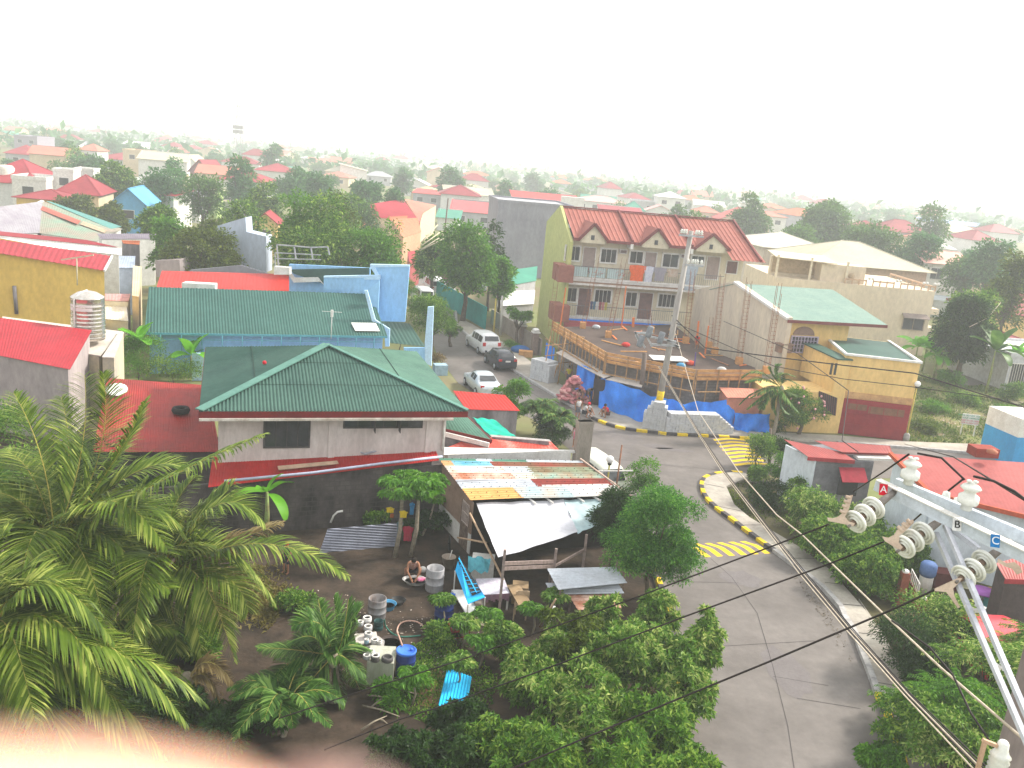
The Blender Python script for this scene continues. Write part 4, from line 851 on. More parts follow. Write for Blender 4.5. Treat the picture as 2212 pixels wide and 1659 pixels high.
mb.slab([(-.02,-.02,.47),(.5,.08,.47),(.55,.52,.47),(.02,.48,.47)], .05); mb.slab([(.04,.46,.6),(.52,.52,.6),(.52,.56,.95),(.04,.5,.95)], .03); mb.bar((0,0,.66),(.04,.46,.68),.04); mb.bar((0,0,.45),(0,0,.66),.04)
tag(mb.build('garden_chair', M('tan_plastic', (.5,.38,.26),(.4,.3,.2), s=3), None, o0), 'tan armchair at the end of the cloth-covered table', 'chair')
tag(MB().slab([g(11,860,1260,.8)-g(11,960,1440,0), g(11,960,1440,.8)-g(11,960,1440,0), g(11,1060,1400,.8)-g(11,960,1440,0), g(11,960,1250,.8)-g(11,960,1440,0)], .03).bx(-.3,.3,.1,.7,0,.7).build('wooden_counter', M('tan_board', (.34,.24,.14), s=3), None, g(11,960,1440,0)), 'brown board counter in the shade behind the tan chair', 'counter')
cloth('fishing_net', 'heap of blue-green net on the wall beside the blue cover', [g(11,520,1140,.9), g(11,690,1150,.9), g(11,720,1040,1.2), g(11,520,1010,1.2)], M('net_blue', (.1,.38,.45),(.06,.25,.32), s=7, w=.5), sag=-.25, wr=.05, cat='net')
tag(MB().bx(-.45,.45,-.25,.25,0,.95).build('white_cabinet', WHITE, None, g(11,640,1195)), 'low whitish cabinet under the blue-green net', 'cabinet')
tag(MB().lathe([(.33,-.02),(.35,.0),(.33,.02),(.31,0),(.33,-.02)], (0,0,0),24,(1,.2,0)).lathe([(.02,-.06),(.02,.06)], (0,0,0),8,(1,.2,0)).build('bicycle_wheel', BLACK, None, g(11,360,900,.38)), 'bicycle wheel leaning on the white lower wall of the shanty', 'wheel')
q = [g(15,1060,1185,.25), g(15,1310,1205,.25), g(15,1365,870,.3), g(15,1155,795,.3)]; pad('blue_sheet', 'bright blue corrugated sheet propped low among the bushes', q, M('bright_blue_sheet', (.02,.5,.85),(.02,.42,.75), s=2, rough=.4), 'metal sheet', pitch=.1)
pipe('curved_pipe', 'white curved pipe end sticking out at the foot of the block wall', [g(10,960,720,.3), g(10,985,660,.62), g(10,1020,628,.8), g(10,1065,620,.85)], .05, WHITE)
pipe('white_pole', 'slanting white pole among the cassava plants', [g(15,1950,680,0), g(15,2080,260,1.6)], .05, WHITE)
pipe('bamboo_pole', 'slanting tan pole beside the white one', [g(15,1950,440,.2), g(15,2090,200,1.8)], .035, M('bamboo', (.5,.36,.24)))
for i, (a, c_) in enumerate((((570,960),(890,1020)),((460,1030),(660,1070)),((420,1120),(740,1215)),((410,1330),(630,1210)),((500,1130),(690,1000)),((560,1240),(640,1280)))):
 pipe('fallen_branch', ('long pale fallen branch nearest the concrete tank', 'pale branch left of the longest fallen one', 'brown fallen branch running to the lower right', 'pale branch at the edge of the dark hollow', 'thin branch crossing two others below the tank', 'short stub branch at the bottom of the pile')[i], [g(15, *a, .15), g(15,(a[0]+c_[0])/2,(a[1]+c_[1])/2-12,.3), g(15, *c_, .2)], [.03,.025,.015], PBARK, 'branch')
rng = np.random.default_rng(8)
def papaya(label, foot, top, cr, seed, n=26, lean=None, mat='bright'):
 rng = np.random.default_rng(seed); foot, top = Vector(foot), Vector(top)-Vector(foot); t = thing('papaya_tree', label, 'papaya tree', foot)
 MB().tube([(0,0,-.1), top*.4+Vector((.1,0,0)), top*.8+Vector((.03,0,0)), top], [.1*min(1, cr),.085*min(1, cr),.07*min(1, cr),.05*min(1, cr)], 8).build('trunk', PBARK, t); P = []; D = []; st = MB()
 for i in range(n):
  a = i*2.4; e = rng.uniform(-.1,.9); l = cr*rng.uniform(.45,1); d = Vector((math.cos(a)*math.cos(e), math.sin(a)*math.cos(e), math.sin(e)*.8)); q = top+d*l; st.tube([top-Vector((0,0,.1)), top+d*l*.5+Vector((0,0,.05)), q], .012,4)
  for k in range(9):      # lobes of the hand-shaped leaf
   b_ = a+(k-4)*.62; s_ = Vector((math.cos(b_), math.sin(b_),-.25+rng.normal()*.1)); L = (.42 if cr > .8 else .3)*(1-.06*abs(k-4))
   P += [q, q+s_*L*.45, q+s_*L*.4]; D += [s_*L, (s_+Vector((-s_.y, s_.x, 0))*.8)*L*.55,(s_+Vector((s_.y, -s_.x, 0))*.8)*L*.55]
 P = np.array([tuple(p) for p in P]); D = np.array([tuple(p) for p in D]); L = np.linalg.norm(D, axis=1); st.build('leaf_stalk', M('stalk_green', (.25,.4,.12)), t)
 link('crown', leaves('crown', P, D, L, L*.45, rng, .25), LV[mat], t); return t
f1 = g(10,1510,1020); papaya('papaya tree with a straight pale trunk, left of the pair', f1, f1+Vector((.15,.2, hy(f1,(0,0,1), K(10,0,420)[1]))),1.05,1)
f2 = g(10,1650,1010); papaya('papaya tree with the crooked trunk, right of the pair, above the washing woman', f2, f2+Vector((.15,.2, hy(f2,(0,0,1), K(10,0,440)[1]))),1.15,2,30)
f3 = f2+Vector((.9,.5,0)); papaya('slim leaning papaya by the shanty corner', g(10,1740,840), g(10,1870,500,1.3),.6,3,14)
def garment(label, p, w_, h_, mat, rz=0, name='hanging_shirt'):
 mb = MB(); n = 8; top = [];
 for sgn in (1,-1):
  vs = [];
  for j in range(5):
   for i in range(n+1):
    u = i/n-.5; v = j/4; ww = w_*(1-.25*(v > .25)); vs.append((u*ww, .03*math.sin(u*14+v*3)+sgn*.006,-v*h_-(abs(u)*.12 if j == 0 else 0)))
  fs = [(j*(n+1)+i, j*(n+1)+i+1,(j+1)*(n+1)+i+1,(j+1)*(n+1)+i) for j in range(4) for i in range(n)]; mb.add(vs, fs if sgn < 0 else [f[::-1] for f in fs], True)
 return tag(mb.build(name, mat, None, p, rz), label, 'laundry')
CL = lambda n, a, b_=None: M('cloth_'+n, a, b_, s=5, rough=.9)
dY = f1.y-.1
garment('yellow shirt hanging left of the papaya trunks', dp(10,1475,585, dY),.38,.25, CL('yellow', (.75,.55,.02)))
garment('second yellow shirt hanging between the two papaya trunks', dp(10,1590,615, dY),.36,.32, CL('yellow', (.75,.55,.02)))
garment('red dress hanging low on the line behind the crooked papaya', dp(10,1630,750, f2.y+.25),.45,.68, CL('crimson', (.42,.03,.07)))
garment('dark grey-green shirt hanging next to the red dress', dp(10,1560,710, f2.y+.3),.26,.5, CL('slate', (.12,.2,.22)))
garment('blue towel hanging high behind the crooked papaya', dp(10,1665,545, f2.y+.3),.22,.55, CL('azure', (.05,.3,.6)))
garment('orange cloth under the left yellow shirt', dp(10,1490,640, f2.y+.35),.2,.2, CL('orange', (.45,.14,.05)))
tag(MB().tube([dp(10,1400,590, dY), dp(10,1545,600, dY), dp(10,1700,570, f2.y)], .008,4).build('clothes_line', BLACK), 'thin clothes line strung between the papaya trunks', 'clothes line')
papaya('small cassava plant in front of the dark blue barrel', g(11,290,1640), g(11,300,1380,.9),.34,5,18, mat='mid')
# ---- blue house
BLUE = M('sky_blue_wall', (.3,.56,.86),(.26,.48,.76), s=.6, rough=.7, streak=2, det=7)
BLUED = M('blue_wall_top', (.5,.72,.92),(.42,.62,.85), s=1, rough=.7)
ga = ANG+R(3)
A_ = g(0,312,716,3.0); t_ = Vector((math.cos(ga), math.sin(ga),0))
Wb = hx(A_, t_, 835); bb = B('blue_house', 'sky blue house with a long dark green roof and stepped blue party walls', 'house', A_, ga, Wb, 9)
zr = 5.3; yr = 4.4
def ridge_at(z): return z
P = [(0,-.3,3.0),(Wb, -.3,3.0),(Wb-.4, yr, zr),(.2, yr, zr)]
bb.part('wall', BLUE, lambda mb: (mb.bx(.3, Wb-.2,.3,8.7,0,2.95), mb.add([(.3,.3,2.9),(.3,8.7,2.9),(.3, yr, zr-.1),(Wb-.3,.3,2.9),(Wb-.3,8.7,2.9),(Wb-.3, yr, zr-.1)], [(0,2,1),(3,4,5)])))
mb = MB(); mb.corr(P, (1,0,0),.2,.02,.02); mb.corr([(0,9,3.2),(Wb, 9,3.2), P[2], P[3]], (1,0,0),.3,.03,.02); mb.build('roof', M('teal_green_roof', (.045,.125,.108),(.032,.098,.086), s=.4, rough=.5, det=8), bb.t)
mb = MB(); mb.bar((0,-.3,2.92),(Wb, -.3,2.92),.08,.14)
for k in range(12): mb.tube([(1+k*Wb/12.5,-.35,2.85),(1+k*Wb/12.5,-.35,1.4)], .035,6)
mb.bar((.5,-.35,2.55),(Wb-.5,-.35,2.55),.04); mb.build('blue_railing', M('rail_blue', (.12,.4,.5)), bb.t)
bb.part('low_wall', BLUED, lambda mb: mb.bx(Wb*.18, Wb+1.0,-1.6,-1.45,0,1.9))
bb.part('skylight', WHITE, lambda mb: mb.slab([(Wb*.86,.05,3.3),(Wb*.97,.05,3.3),(Wb*.96,.9,3.72),(Wb*.85,.9,3.72)], .05))
def wallpx(par, name, mat, c, pts, Y, th=.25, nrm=(0,1,0)):
 """upright slab whose outline is read off the photo at depth Y"""
 Q = [dp(c, x, y, Y) for x, y in pts]; n = Vector(nrm)*th; k = len(Q); o0 = par.location
 mb = MB(); mb.add([q-o0 for q in Q]+[q+n-o0 for q in Q], [tuple(range(k))[::-1], tuple(range(k, 2*k))]+[(i, (i+1) % k, (i+1) % k+k, i+k) for i in range(k)])
 o = mb.build(name, mat, par); o.rotation_euler = (0,0,0); return o
t2 = thing('blue_annex', 'tall sky blue stepped annex walls with a small green roof', 'house annex', (0,0,0))
Ya = (bb.w(Wb*.9, yr+.6)).y
Zt = Vector((0,0,0))
wallpx(t2, 'stepped_wall', BLUE, 6, [(900,90),(1250,82),(1380,110),(1380,300),(1250,262),(1055,262),(1055,205),(900,200)], Ya+.0,.3)
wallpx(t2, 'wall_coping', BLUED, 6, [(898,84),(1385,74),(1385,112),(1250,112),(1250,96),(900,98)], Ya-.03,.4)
wallpx(t2, 'rear_wall', BLUE, 6, [(600,-22),(1300,12),(1300,250),(600,262)], Ya+2.6,.25)
wallpx(t2, 'small_green_roof', GREEN, 6, [(610,25),(1290,10),(1290,80),(900,90),(900,150),(640,60)], Ya+2.3,.1)
wallpx(t2, 'white_canopy', WHITE, 6, [(610,45),(650,95),(850,92),(905,160),(870,130),(640,138),(600,80)], Ya+2.1,.08)
wallpx(t2, 'tower_wall', BLUE, 6, [(1380,-15),(1640,0),(1600,478),(1368,470),(1380,120),(1320,10),(1300,-15)], Ya+.4,.3)
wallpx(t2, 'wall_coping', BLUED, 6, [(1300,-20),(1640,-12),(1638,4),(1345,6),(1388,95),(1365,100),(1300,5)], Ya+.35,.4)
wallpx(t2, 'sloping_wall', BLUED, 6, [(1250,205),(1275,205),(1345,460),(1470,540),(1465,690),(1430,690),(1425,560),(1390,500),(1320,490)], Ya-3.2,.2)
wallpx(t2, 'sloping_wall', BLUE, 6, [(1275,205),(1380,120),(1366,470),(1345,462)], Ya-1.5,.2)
mb = MB(); mb.corr([g(6,1380,455,2.6), g(6,1640,490,2.6), g(6,1780,690,2.2), g(6,1460,655,2.2)], (1,.3,0),.3,.02); mb.build('lower_green_roof', GREEN, t2)
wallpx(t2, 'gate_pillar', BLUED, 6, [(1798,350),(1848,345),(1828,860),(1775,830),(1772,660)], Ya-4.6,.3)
wallpx(t2, 'side_wall', BLUE, 6, [(1590,700),(1780,700),(1780,860),(1700,760),(1590,720)], Ya-4.5,.2)
mb = MB(); mb.bx(-.5,.5,-.4,.4,0,.8); tag(mb.build('blue_bin', M('pale_blue_bin', (.35,.5,.6)), None, g(7,5,660), ga), 'pale blue box on the street edge below the blue pillar', 'bin')
flat_roof('bright_red_roof', 'bright red metal roof behind the long green roof of the blue house', [g(6,-560,225,4.3), g(6,600,262,4.3), g(6,600,65,5.0), g(6,-500,35,5.0)], RED2, 'roofed house', pitch=.4)
tag(MB().prism([(0,0),(2.3,.6),(2.2,1.4),(0,.9)], 0,.75).build('skylight_box', WHITE, None, g(5,1570,225,4.45)), 'white roof hatch on the bright red roof', 'roof hatch')
t = thing('steel_frame', 'empty white steel frame standing on the white roof deck behind the blue wall', 'steel frame', V2(dp(2,200,1490,71))); o0 = t.location; mb = MB()
n_ = [dp(2, x, y, 71)-o0 for x, y in ((180,1300),(330,1312),(475,1325),(620,1320))]; f_ = [dp(2, x, y, 71)-o0 for x, y in ((195,1490),(345,1425),(490,1430),(635,1390))]
for p, q in zip(n_, f_): mb.bar(p, q, .1)
for i in range(3): mb.bar(n_[i], n_[i+1], .1)
for a, c_ in (((165,1370),(165,1490)),((165,1370),(560,1390)),((165,1420),(560,1430))): mb.bar(dp(2, *a, 69.5)-o0, dp(2, *c_, 69.5)-o0,.07)
mb.build('frame', STEEL, t); wallpx(t, 'roof_deck', WHITE, 2, [(155,1490),(290,1500),(290,1560),(155,1560)], 69.4,.6)
# ---- lime green and cream apartments
LIME = M('lime_wall', (.5,.51,.21),(.44,.46,.19), s=.3, rough=.8, streak=1, det=8); CREAM = M('cream_wall', (.68,.62,.48),(.56,.5,.38), s=.6, rough=.85, streak=2)
ROOFP = M('terracotta_roof', (.34,.115,.09),(.27,.085,.07), s=.5, rough=.55, det=8); PLUM = M('plum_trim', (.22,.07,.07),(.16,.05,.05), s=2)
aa = R(10); A_ = g(3,440,1370,3.3); ex = Vector((math.cos(aa), math.sin(aa),0)); ey_ = Vector((-ex.y, ex.x, 0)); A_ = A_+ey_*1.1
ap_ = B('apartment_block', 'three-storey apartment block with a lime green side wall and three dormer gables', 'apartment building', A_, aa, 16.8,10); b = ap_
ze = 10.2; yr_ = 4.6; zr_ = hy(b.w(0, yr_),(0,0,1), K(3,0,432)[1])
b.part('wall', CREAM, lambda mb: (mb.bx(.2,16.6,0,10,0, ze), mb.add([(16.6,0, ze),(16.6,10, ze),(16.6, yr_, zr_-.1)], [(0,1,2)])))
zb = hy(b.w(0,10),(0,0,1), K(3,0,560)[1])
def limew(mb):
 pr = [(-1.25,0),(10.2,0),(10.2, zb),(yr_, zr_+.12),(-1.25, ze-.35)]
 mb.add([(-.05, y, z) for y, z in pr]+[(.2, y, z) for y, z in pr], [(0,4,3,2,1),(5,6,7,8,9)]+[(i, (i+1) % 5,(i+1) % 5+5, i+5) for i in range(5)])
b.part('lime_side_wall', LIME, limew)
def roofmain(mb):
 def zf(y): return zr_-(zr_-ze)*(yr_-y)/(yr_+1.2)+.0
 mb.corr([(.25,-1.2, ze),(14.2,-1.2, ze),(14.2, yr_, zr_),(.25, yr_, zr_)], (1,0,0),.42,.03,.02, rib=True)
 k = (zr_-ze)/(yr_+1.2); yl = -3.0; mb.corr([(14.2, yl, ze-k*1.8),(17.4, yl, ze-k*1.8),(17.0, yr_, zr_),(14.2, yr_, zr_)], (1,0,0),.42,.03,.02, rib=True)
 mb.slab([(17,10.3, zb),(.25,10.3, zb),(.25, yr_, zr_),(17, yr_, zr_)], .05)
b.part('roof', ROOFP, roofmain)
def trims(mb):
 k = (zr_-ze)/(yr_+1.2)
 for x in (5.55,11.1,16.95): mb.bar((x, -1.25 if x < 16 else -3.0,(ze if x < 16 else ze-k*1.8)+.1),(x, yr_, zr_+.12),.16,.2)
 mb.bar((.2, yr_, zr_+.08),(17, yr_, zr_+.08),.25,.1)
b.part('party_ridge', PLUM, trims)
dk = [((590,700),(715,580),(820,720)),((1120,745),(1265,625),(1360,770)),((1590,795),(1740,670),(1870,850))]
for L_, T_, R_ in dk:
 (xl, zl),(xt, zt_),(xr, zrr) = [b.face('f', 3, *q, off=-1.25) for q in (L_, T_, R_)]; zl = ze-.05; zrr = ze-.05
 k = (zr_-ze)/(yr_+1.2); yb = -1.2+(zt_-ze)/k
 mb = MB()
 for p in ([(xl, -1.35, zl),(xt, -1.35, zt_),(xt, yb, zt_),(xl, -1.0, zl)], [(xt, -1.35, zt_),(xr, -1.35, zrr),(xr, -1.0, zrr),(xt, yb, zt_)]): mb.slab([Vector(q)+Vector((0,0,.08)) for q in p], .08)
 dr = mb.build('dormer_roof', ROOFP, b.t)
 mb = MB(); mb.bar((xl-.1,-1.38, zl),(xt, -1.38, zt_+.03),.08,.25); mb.bar((xt, -1.38, zt_+.03),(xr+.1,-1.38, zrr),.08,.25); mb.build('dormer_fascia', PLUM, dr)
 mb = MB(); mb.add([(xl+.1,-1.2, ze-.35),(xr-.1,-1.2, ze-.35),(xr-.1,-1.2, ze),(xt, -1.2, zt_-.1),(xl+.1,-1.2, ze)], [(0,1,2,3,4)]); mb.build('gable_wall', CREAM, dr)
 vn = MB(); vn.bx(xt-.18, xt+.12,-1.26,-1.2, ze-.05, ze+.35); vn.build('gable_vent', GLASS, dr)
mb = MB(); xs_ = [.2]+[v for L_, T_, R_ in dk for v in (b.face('f', 3, *L_, off=-1.25)[0], b.face('f', 3, *R_, off=-1.25)[0])]+[14.2]
for q0_, q1_ in zip(xs_[::2], xs_[1::2]):
 if q1_ > q0_: mb.bar((q0_, -1.25, ze-.1),(q1_, -1.25, ze-.1),.08,.25)
mb.build('fascia', PLUM, b.t)
for x in (5.5,11.05): b.part('fascia_bracket', WHITE, lambda mb: mb.bx(x-.12, x+.12,-1.35,-.1, ze-.6, ze-.15))
for z0, nm in ((6.75, 'upper'),(3.25, 'lower')):
 b.part('balcony_slab', M('slab_white', (.72,.7,.68)), lambda mb: (mb.bx(0,16.4 if z0 > 5 else 11,-1.2,0, z0-.28, z0-.08), mb.bx(0,16.4 if z0 > 5 else 11,-1.25,-1.05, z0-.08, z0+.08), mb.bx(0,16.4 if z0 > 5 else 11,-1.22,-.9, z0-.62, z0-.45)))
b.part('slab_band', M('slab_brown', (.35,.24,.18),(.25,.16,.12), s=4), lambda mb: mb.bx(0,16.4,-1.15,-.1,6.3,6.5))
for z0 in (6.83,3.33):
 def rl(mb):
  mb.bar((0,-1.12, z0+.95),(14.5,-1.12, z0+.95),.05)
  for i in range(72): mb.bar((i*.2,-1.12, z0),(i*.2,-1.12, z0+.93),.018)
 rr = b.part('balcony_railing', M('rail_dark', (.12,.13,.15),(.2,.2,.2), s=4), rl)
b.part('balcony_glass', M('pale_panel', (.5,.62,.62),(.42,.55,.56), s=2, rough=.3), lambda mb: [mb.bx(x, x+1.5,-1.08,-1.05,6.87,7.72) for x in (.3,1.95,3.6)])
for z0 in (6.4,2.9): b.part('planter_box', M('planter_brown', (.32,.13,.1),(.24,.1,.08), s=3), lambda mb: (mb.bx(-1.05,.3,-2.3,-1.2, z0, z0+1.45), mb.bx(-1.1,-.15,-1.2,.1, z0, z0+1.45)), 'reddish brown corner planter box of the balcony')
BW = M('window_brown', (.12,.08,.08),(.2,.16,.15), s=3)
for p, q, mu in (((470,770),(575,895),3),((775,795),(890,915),3),((1025,815),(1120,920),2),((1310,838),(1425,955),2),((1555,855),(1650,930),2)): b.winpx('f', 3, p, q, mull=mu, proud=.12, fw=.13)
for p, q, mu in (((475,1130),(548,1250),2),((722,1148),(845,1260),4),((990,1168),(1065,1290),2),((1272,1185),(1395,1300),4)): b.winpx('f', 3, p, q, mull=mu, proud=.12, fw=.13)
DB = M('door_brown', (.22,.13,.12),(.14,.09,.09), s=3); DG = M('door_grey', (.38,.3,.28),(.3,.24,.22), s=3)
for p, q, dm in (((622,780),(700,1000), DG),((1155,822),(1230,990), DG),((1690,860),(1770,1060), DG),((1860,900),(1935,1010), DB),((580,1132),(660,1370), DB),((1105,1172),(1190,1405), DB)): b.winpx('f', 3, p, q, mull=1, name='door', pm=dm, proud=.1)
for p, q in (((925,795),(985,838)),((1450,835),(1490,875))):
 u, z = b.face('f', 3, *p); u2, z2 = b.face('f', 3, *q); f = MB(); f.bx(min(u, u2), max(u, u2),-.35,0, min(z, z2), max(z, z2)); a = f.build('air_conditioner', WHITE, b.t); v = MB(); v.bx(min(u, u2)+.06, max(u, u2)-.06,-.37,-.35, min(z, z2)+.06, max(z, z2)-.06); v.build('grille', BW, a)
def on(c, x, y): u, z = b.face('f', c, x, y, -1.2); return b.w(u, -1.22, z)
garment('bright orange sheet hung over the upper balcony rail', on(3,1090,935),1.55,1.55, CL('brightorange', (.8,.14,.04)), aa, 'hanging_sheet')
garment('blue and white checked cloth beside the orange sheet', on(3,1190,945),.9,1.5, CL('check', (.45,.48,.62),(.65,.65,.7)), aa, 'hanging_sheet')
garment('dark grey blanket hung on the upper balcony rail', on(3,1285,955),1.2,1.25, CL('grey', (.25,.25,.3),(.34,.3,.34)), aa, 'hanging_sheet')
garment('brown patterned cloth at the right end of the balcony washing', on(3,1395,970),1.2,.7, CL('brown', (.4,.28,.2),(.5,.45,.4)), aa, 'hanging_sheet')
garment('big pale blue-grey sheet hanging behind the concrete pole', on(3,1560,925),1.2,2.4, CL('paleblue', (.42,.48,.56)), aa, 'hanging_sheet')
for i, (x, cc, lb) in enumerate(((690,(.08,.1,.2), 'navy shirt, first from the left on the lower balcony line'),(715,(.1,.2,.3), 'teal striped shirt, second on the lower balcony line'),(740,(.6,.6,.62), 'white shirt, third on the lower balcony line'),(765,(.3,.08,.1), 'maroon shirt in the middle of the lower balcony line'),(790,(.5,.2,.2), 'red and white shirt, fifth on the lower balcony line'),(815,(.5,.42,.1), 'mustard shirt, last on the lower balcony line'))):
 garment(lb, on(3, x, 1245+i*2),.26,.75, CL('s%d' % i, cc), aa)
b.part('blue_tarp_edge', M('blue_tarp', (.04,.26,.9),(.03,.19,.7), s=1.5, rough=.45), lambda mb: mb.bx(.1,10.5,-1.32,-1.28,2.95,3.1))
b.part('red_screen', M('red_screen', (.5,.1,.12),(.36,.1,.1), s=1.2), lambda mb: mb.bx(.1,10.5,-1.34,-1.3,1.6,2.95))
for x, y, lb in ((740,985, 'red flowers in a pot on the upper balcony, nearer the lime wall'),(930,1005, 'second pot of red flowers on the upper balcony')):
 u, z = b.face('f', 3, x, y, -1.0); p = b.w(u, -.85,6.83); t = thing('flower_pot', lb, 'flower pot', p); MB().lathe([(.12,0),(.18,.3),(.14,.3),(.001,.28)], (0,0,0),12).build('pot', M('terracotta', (.5,.18,.1)), t)
 rng = np.random.default_rng(int(x)); Pn = rng.normal(size=(160,3))*[.28,.16,.14]+[0,0,.5]; link('flowers', leaves('flowers', Pn, rng.normal(size=(160,3)),.12,.08, rng), M('flower_red', (.7,.06,.08)), t)
# ---- construction site
BT = MATS['blue_tarp']; FORM = M('formwork', (.62,.34,.14),(.42,.2,.08), s=2.5, rough=.8, w=.48, det=8); DECKM = M('deck_concrete', (.1,.075,.065),(.06,.045,.042), s=.6, rough=.85, bump=.3, det=9)
OR_ = M('orange_post', (.75,.2,.06),(.55,.18,.06), s=5); RUST = M('rebar', (.36,.17,.1),(.2,.11,.08), s=4, rough=.9)
Zd = 3.3
dpts = [g(7,990,255, Zd), g(7,1450,530, Zd), g(7,2212,680, Zd), g(8,870,680, Zd), g(8,830,600, Zd), g(8,380,430, Zd), g(3,1400,1450, Zd), g(3,380,1470, Zd)]
site = thing('construction_site', 'half-built concrete floor with timber formwork in front of the apartment block', 'construction site', V2(dpts[0])); so2 = V2(dpts[0]); dq = [p-so2 for p in dpts]
MB().prism([(p.x, p.y) for p in dq], Zd-.15, Zd).build('deck', DECKM, site)
MB().prism([(p.x, p.y) for p in [q.lerp(sum(dq, Vector())/8,.06) for q in dq]], 0, Zd-.16).build('block_infill', M('site_block', (.3,.27,.26),(.18,.15,.14), s=1, rough=.95, kind='block', bs=2.3), site)
mb = MB(); md = MB()
for i in range(3):
 p, q = dq[i], dq[i+1]; L = (q-p).length; u = (q-p).normalized(); n_ = Vector((u.y, -u.x, 0)); n = int(L/1.3)
 for k in range(3): mb.bar(p+n_*.1+Vector((0,0,.42-k*.27)), q+n_*.1+Vector((0,0,.42-k*.27)),.05,.2)
 for k in range(n+1): s_ = p.lerp(q, k/n)+n_*.17; md.bar(s_+Vector((0,0,-1.2)), s_+Vector((0,0,.55)),.08)
 for k in range(n): a = p.lerp(q, (k+.5)/n)+n_*.2; md.bar((a.x, a.y, .0 if k % 2 else .5), a-Vector((0,0,.1)),.07)
 md.bar(p+n_*.6-Vector((0,0,.9)), q+n_*.6-Vector((0,0,.9)),.07);
mb.build('formwork_board', FORM, site); md.build('formwork_strut', WOOD, site)
mb = MB(); mb.slab([g(7,1010,470,2.3)-so2, g(7,1420,690,2.3)-so2, g(7,1480,670,2.3)-so2, g(7,1080,440,2.3)-so2], .05); mb.slab([g(7,1440,700,2.2)-so2, g(7,1750,770,2.2)-so2, g(7,1760,730,2.2)-so2, g(7,1540,670,2.2)-so2], .05); mb.build('plank_walkway', M('pale_plank', (.55,.5,.46)), site)
def inpoly(x, y, P):
 c = False
 for i in range(len(P)):
  a, b2 = P[i], P[i-1]
  if (a[1] > y) != (b2[1] > y) and x < (b2[0]-a[0])*(y-a[1])/(b2[1]-a[1])+a[0]: c = not c
 return c
rg = random.Random(6); n_ = 0
while n_ < 26:
 p = Vector((rg.uniform(-2,16), rg.uniform(-16,6), Zd+.05)); a_ = rg.uniform(0,3); q = p+Vector((math.cos(a_), math.sin(a_),0))*rg.uniform(.6,2.2)
 if inpoly(p.x, p.y, dq) and inpoly(q.x, q.y, dq): n_ += 1; MB().bar(p, q, .12,.06).build('loose_timber', (FORM, WOOD, OR_, RUST)[n_ % 4], site)
def rebar(label, c, x0, y0, x1, y1, form=True, n=4, w=.34):
 """column cage from its foot (x0, y0) on the deck up to (x1, y1)"""
 p = g(c, x0, y0, Zd); h = hy(p, (0,0,1), K(c, 0, y1)[1]); t = thing('rebar_column', label, 'rebar column', V2(p, 0)); mb = MB(); rg = random.Random(int(x0))
 dx = hx(p+Vector((0,0, h)),(1,0,0), K(c, x1,0)[0])
 for i, (a, b2) in enumerate(((-1,-1),(1,-1),(1,1),(-1,1),(0,-1),(0,1))[:max(3, n)]): mb.bar((a*w/2, b2*w/2, Zd),(a*w/2+dx, b2*w/2, Zd+h*rg.uniform(.88,1)),.028)
 z = .25
 while z < h*.8: f = z/h; mb.bar((-w/2+dx*f, -w/2, Zd+z),(w/2+dx*f, -w/2, Zd+z),.02); mb.bar((w/2+dx*f, -w/2, Zd+z),(w/2+dx*f, w/2, Zd+z),.02); z += .28
 mb.build('cage', RUST, t)
 if form: MB().box((0,0, Zd+.25),(w+.14, w+.14,.5)).build('column_kicker', FORM, t)
 return t
rebar('rebar cage right of the concrete pole against the apartment corner', 8,230,390,300,-250)
rebar('tall rebar cage, second along the cream wall', 8,480,480,560,-230)
rebar('tall rebar cage, third along the cream wall', 8,690,570,790,-200)
rebar('rebar cage with a clamp, last on the right by the palm', 8,925,650,1050,-130)
rebar('short thin rebar cage between the orange posts', 8,430,430,460,140, n=2)
rebar('rebar bundle at the left in front of the lower laundry', 3,610,1480,740,840, n=2)
rebar('tallest rebar cage in front of the balconies, mid deck', 3,830,1560,975,850, n=4)
rebar('slim rebar cage left of the concrete pole', 3,1200,1520,1180,1300, n=2)
rebar('rebar starter bars by the leftmost orange post', 3,330,1480,385,1040, n=0, form=False)
def post(label, c, p0, p1, mat, r=.05, z=Zd, name='timber_post'):
 a = g(c, *p0, z); h = hy(a, (0,0,1), K(c, *p1)[1]); dx = hx(a+Vector((0,0, h)),(1,0,0), K(c, *p1)[0]); return tag(MB().bar((0,0,0),(dx, 0, h), r*2).build(name, mat, None, a), label, 'post')
OR = M('orange_post', (.75,.2,.06),(.55,.18,.06), s=5)
post('orange post rising at the left edge of the deck', 3,(415,1480),(465,1130), OR)
post('orange post in the middle of the deck before the lower doors', 3,(945,1480),(985,1120), OR)
post('short orange post with boards, right of the middle one', 3,(1045,1470),(1050,1390), OR, .1)
post('orange post at the right part of the deck by the cream wall', 8,(400,480),(430,240), OR)
post('red wrapped post beside the small worker at the wall', 8,(325,400),(345,200), OR, .07)
post('thin purple pole rising from the pavement through the deck edge', 8,(290,740),(320,470), M('purple', (.15,.1,.3)),.04,2.0)
tag(MB().slab([g(7,1810,490, Zd+.3)-V2(dpts[2]), g(7,1850,530, Zd+.3)-V2(dpts[2]), g(7,2170,548, Zd+.3)-V2(dpts[2]), g(7,2100,505, Zd+.3)-V2(dpts[2])], .05).build('white_board', WHITE, None, V2(dpts[2])), 'white pointed board lying on the deck beside the concrete pole', 'board')
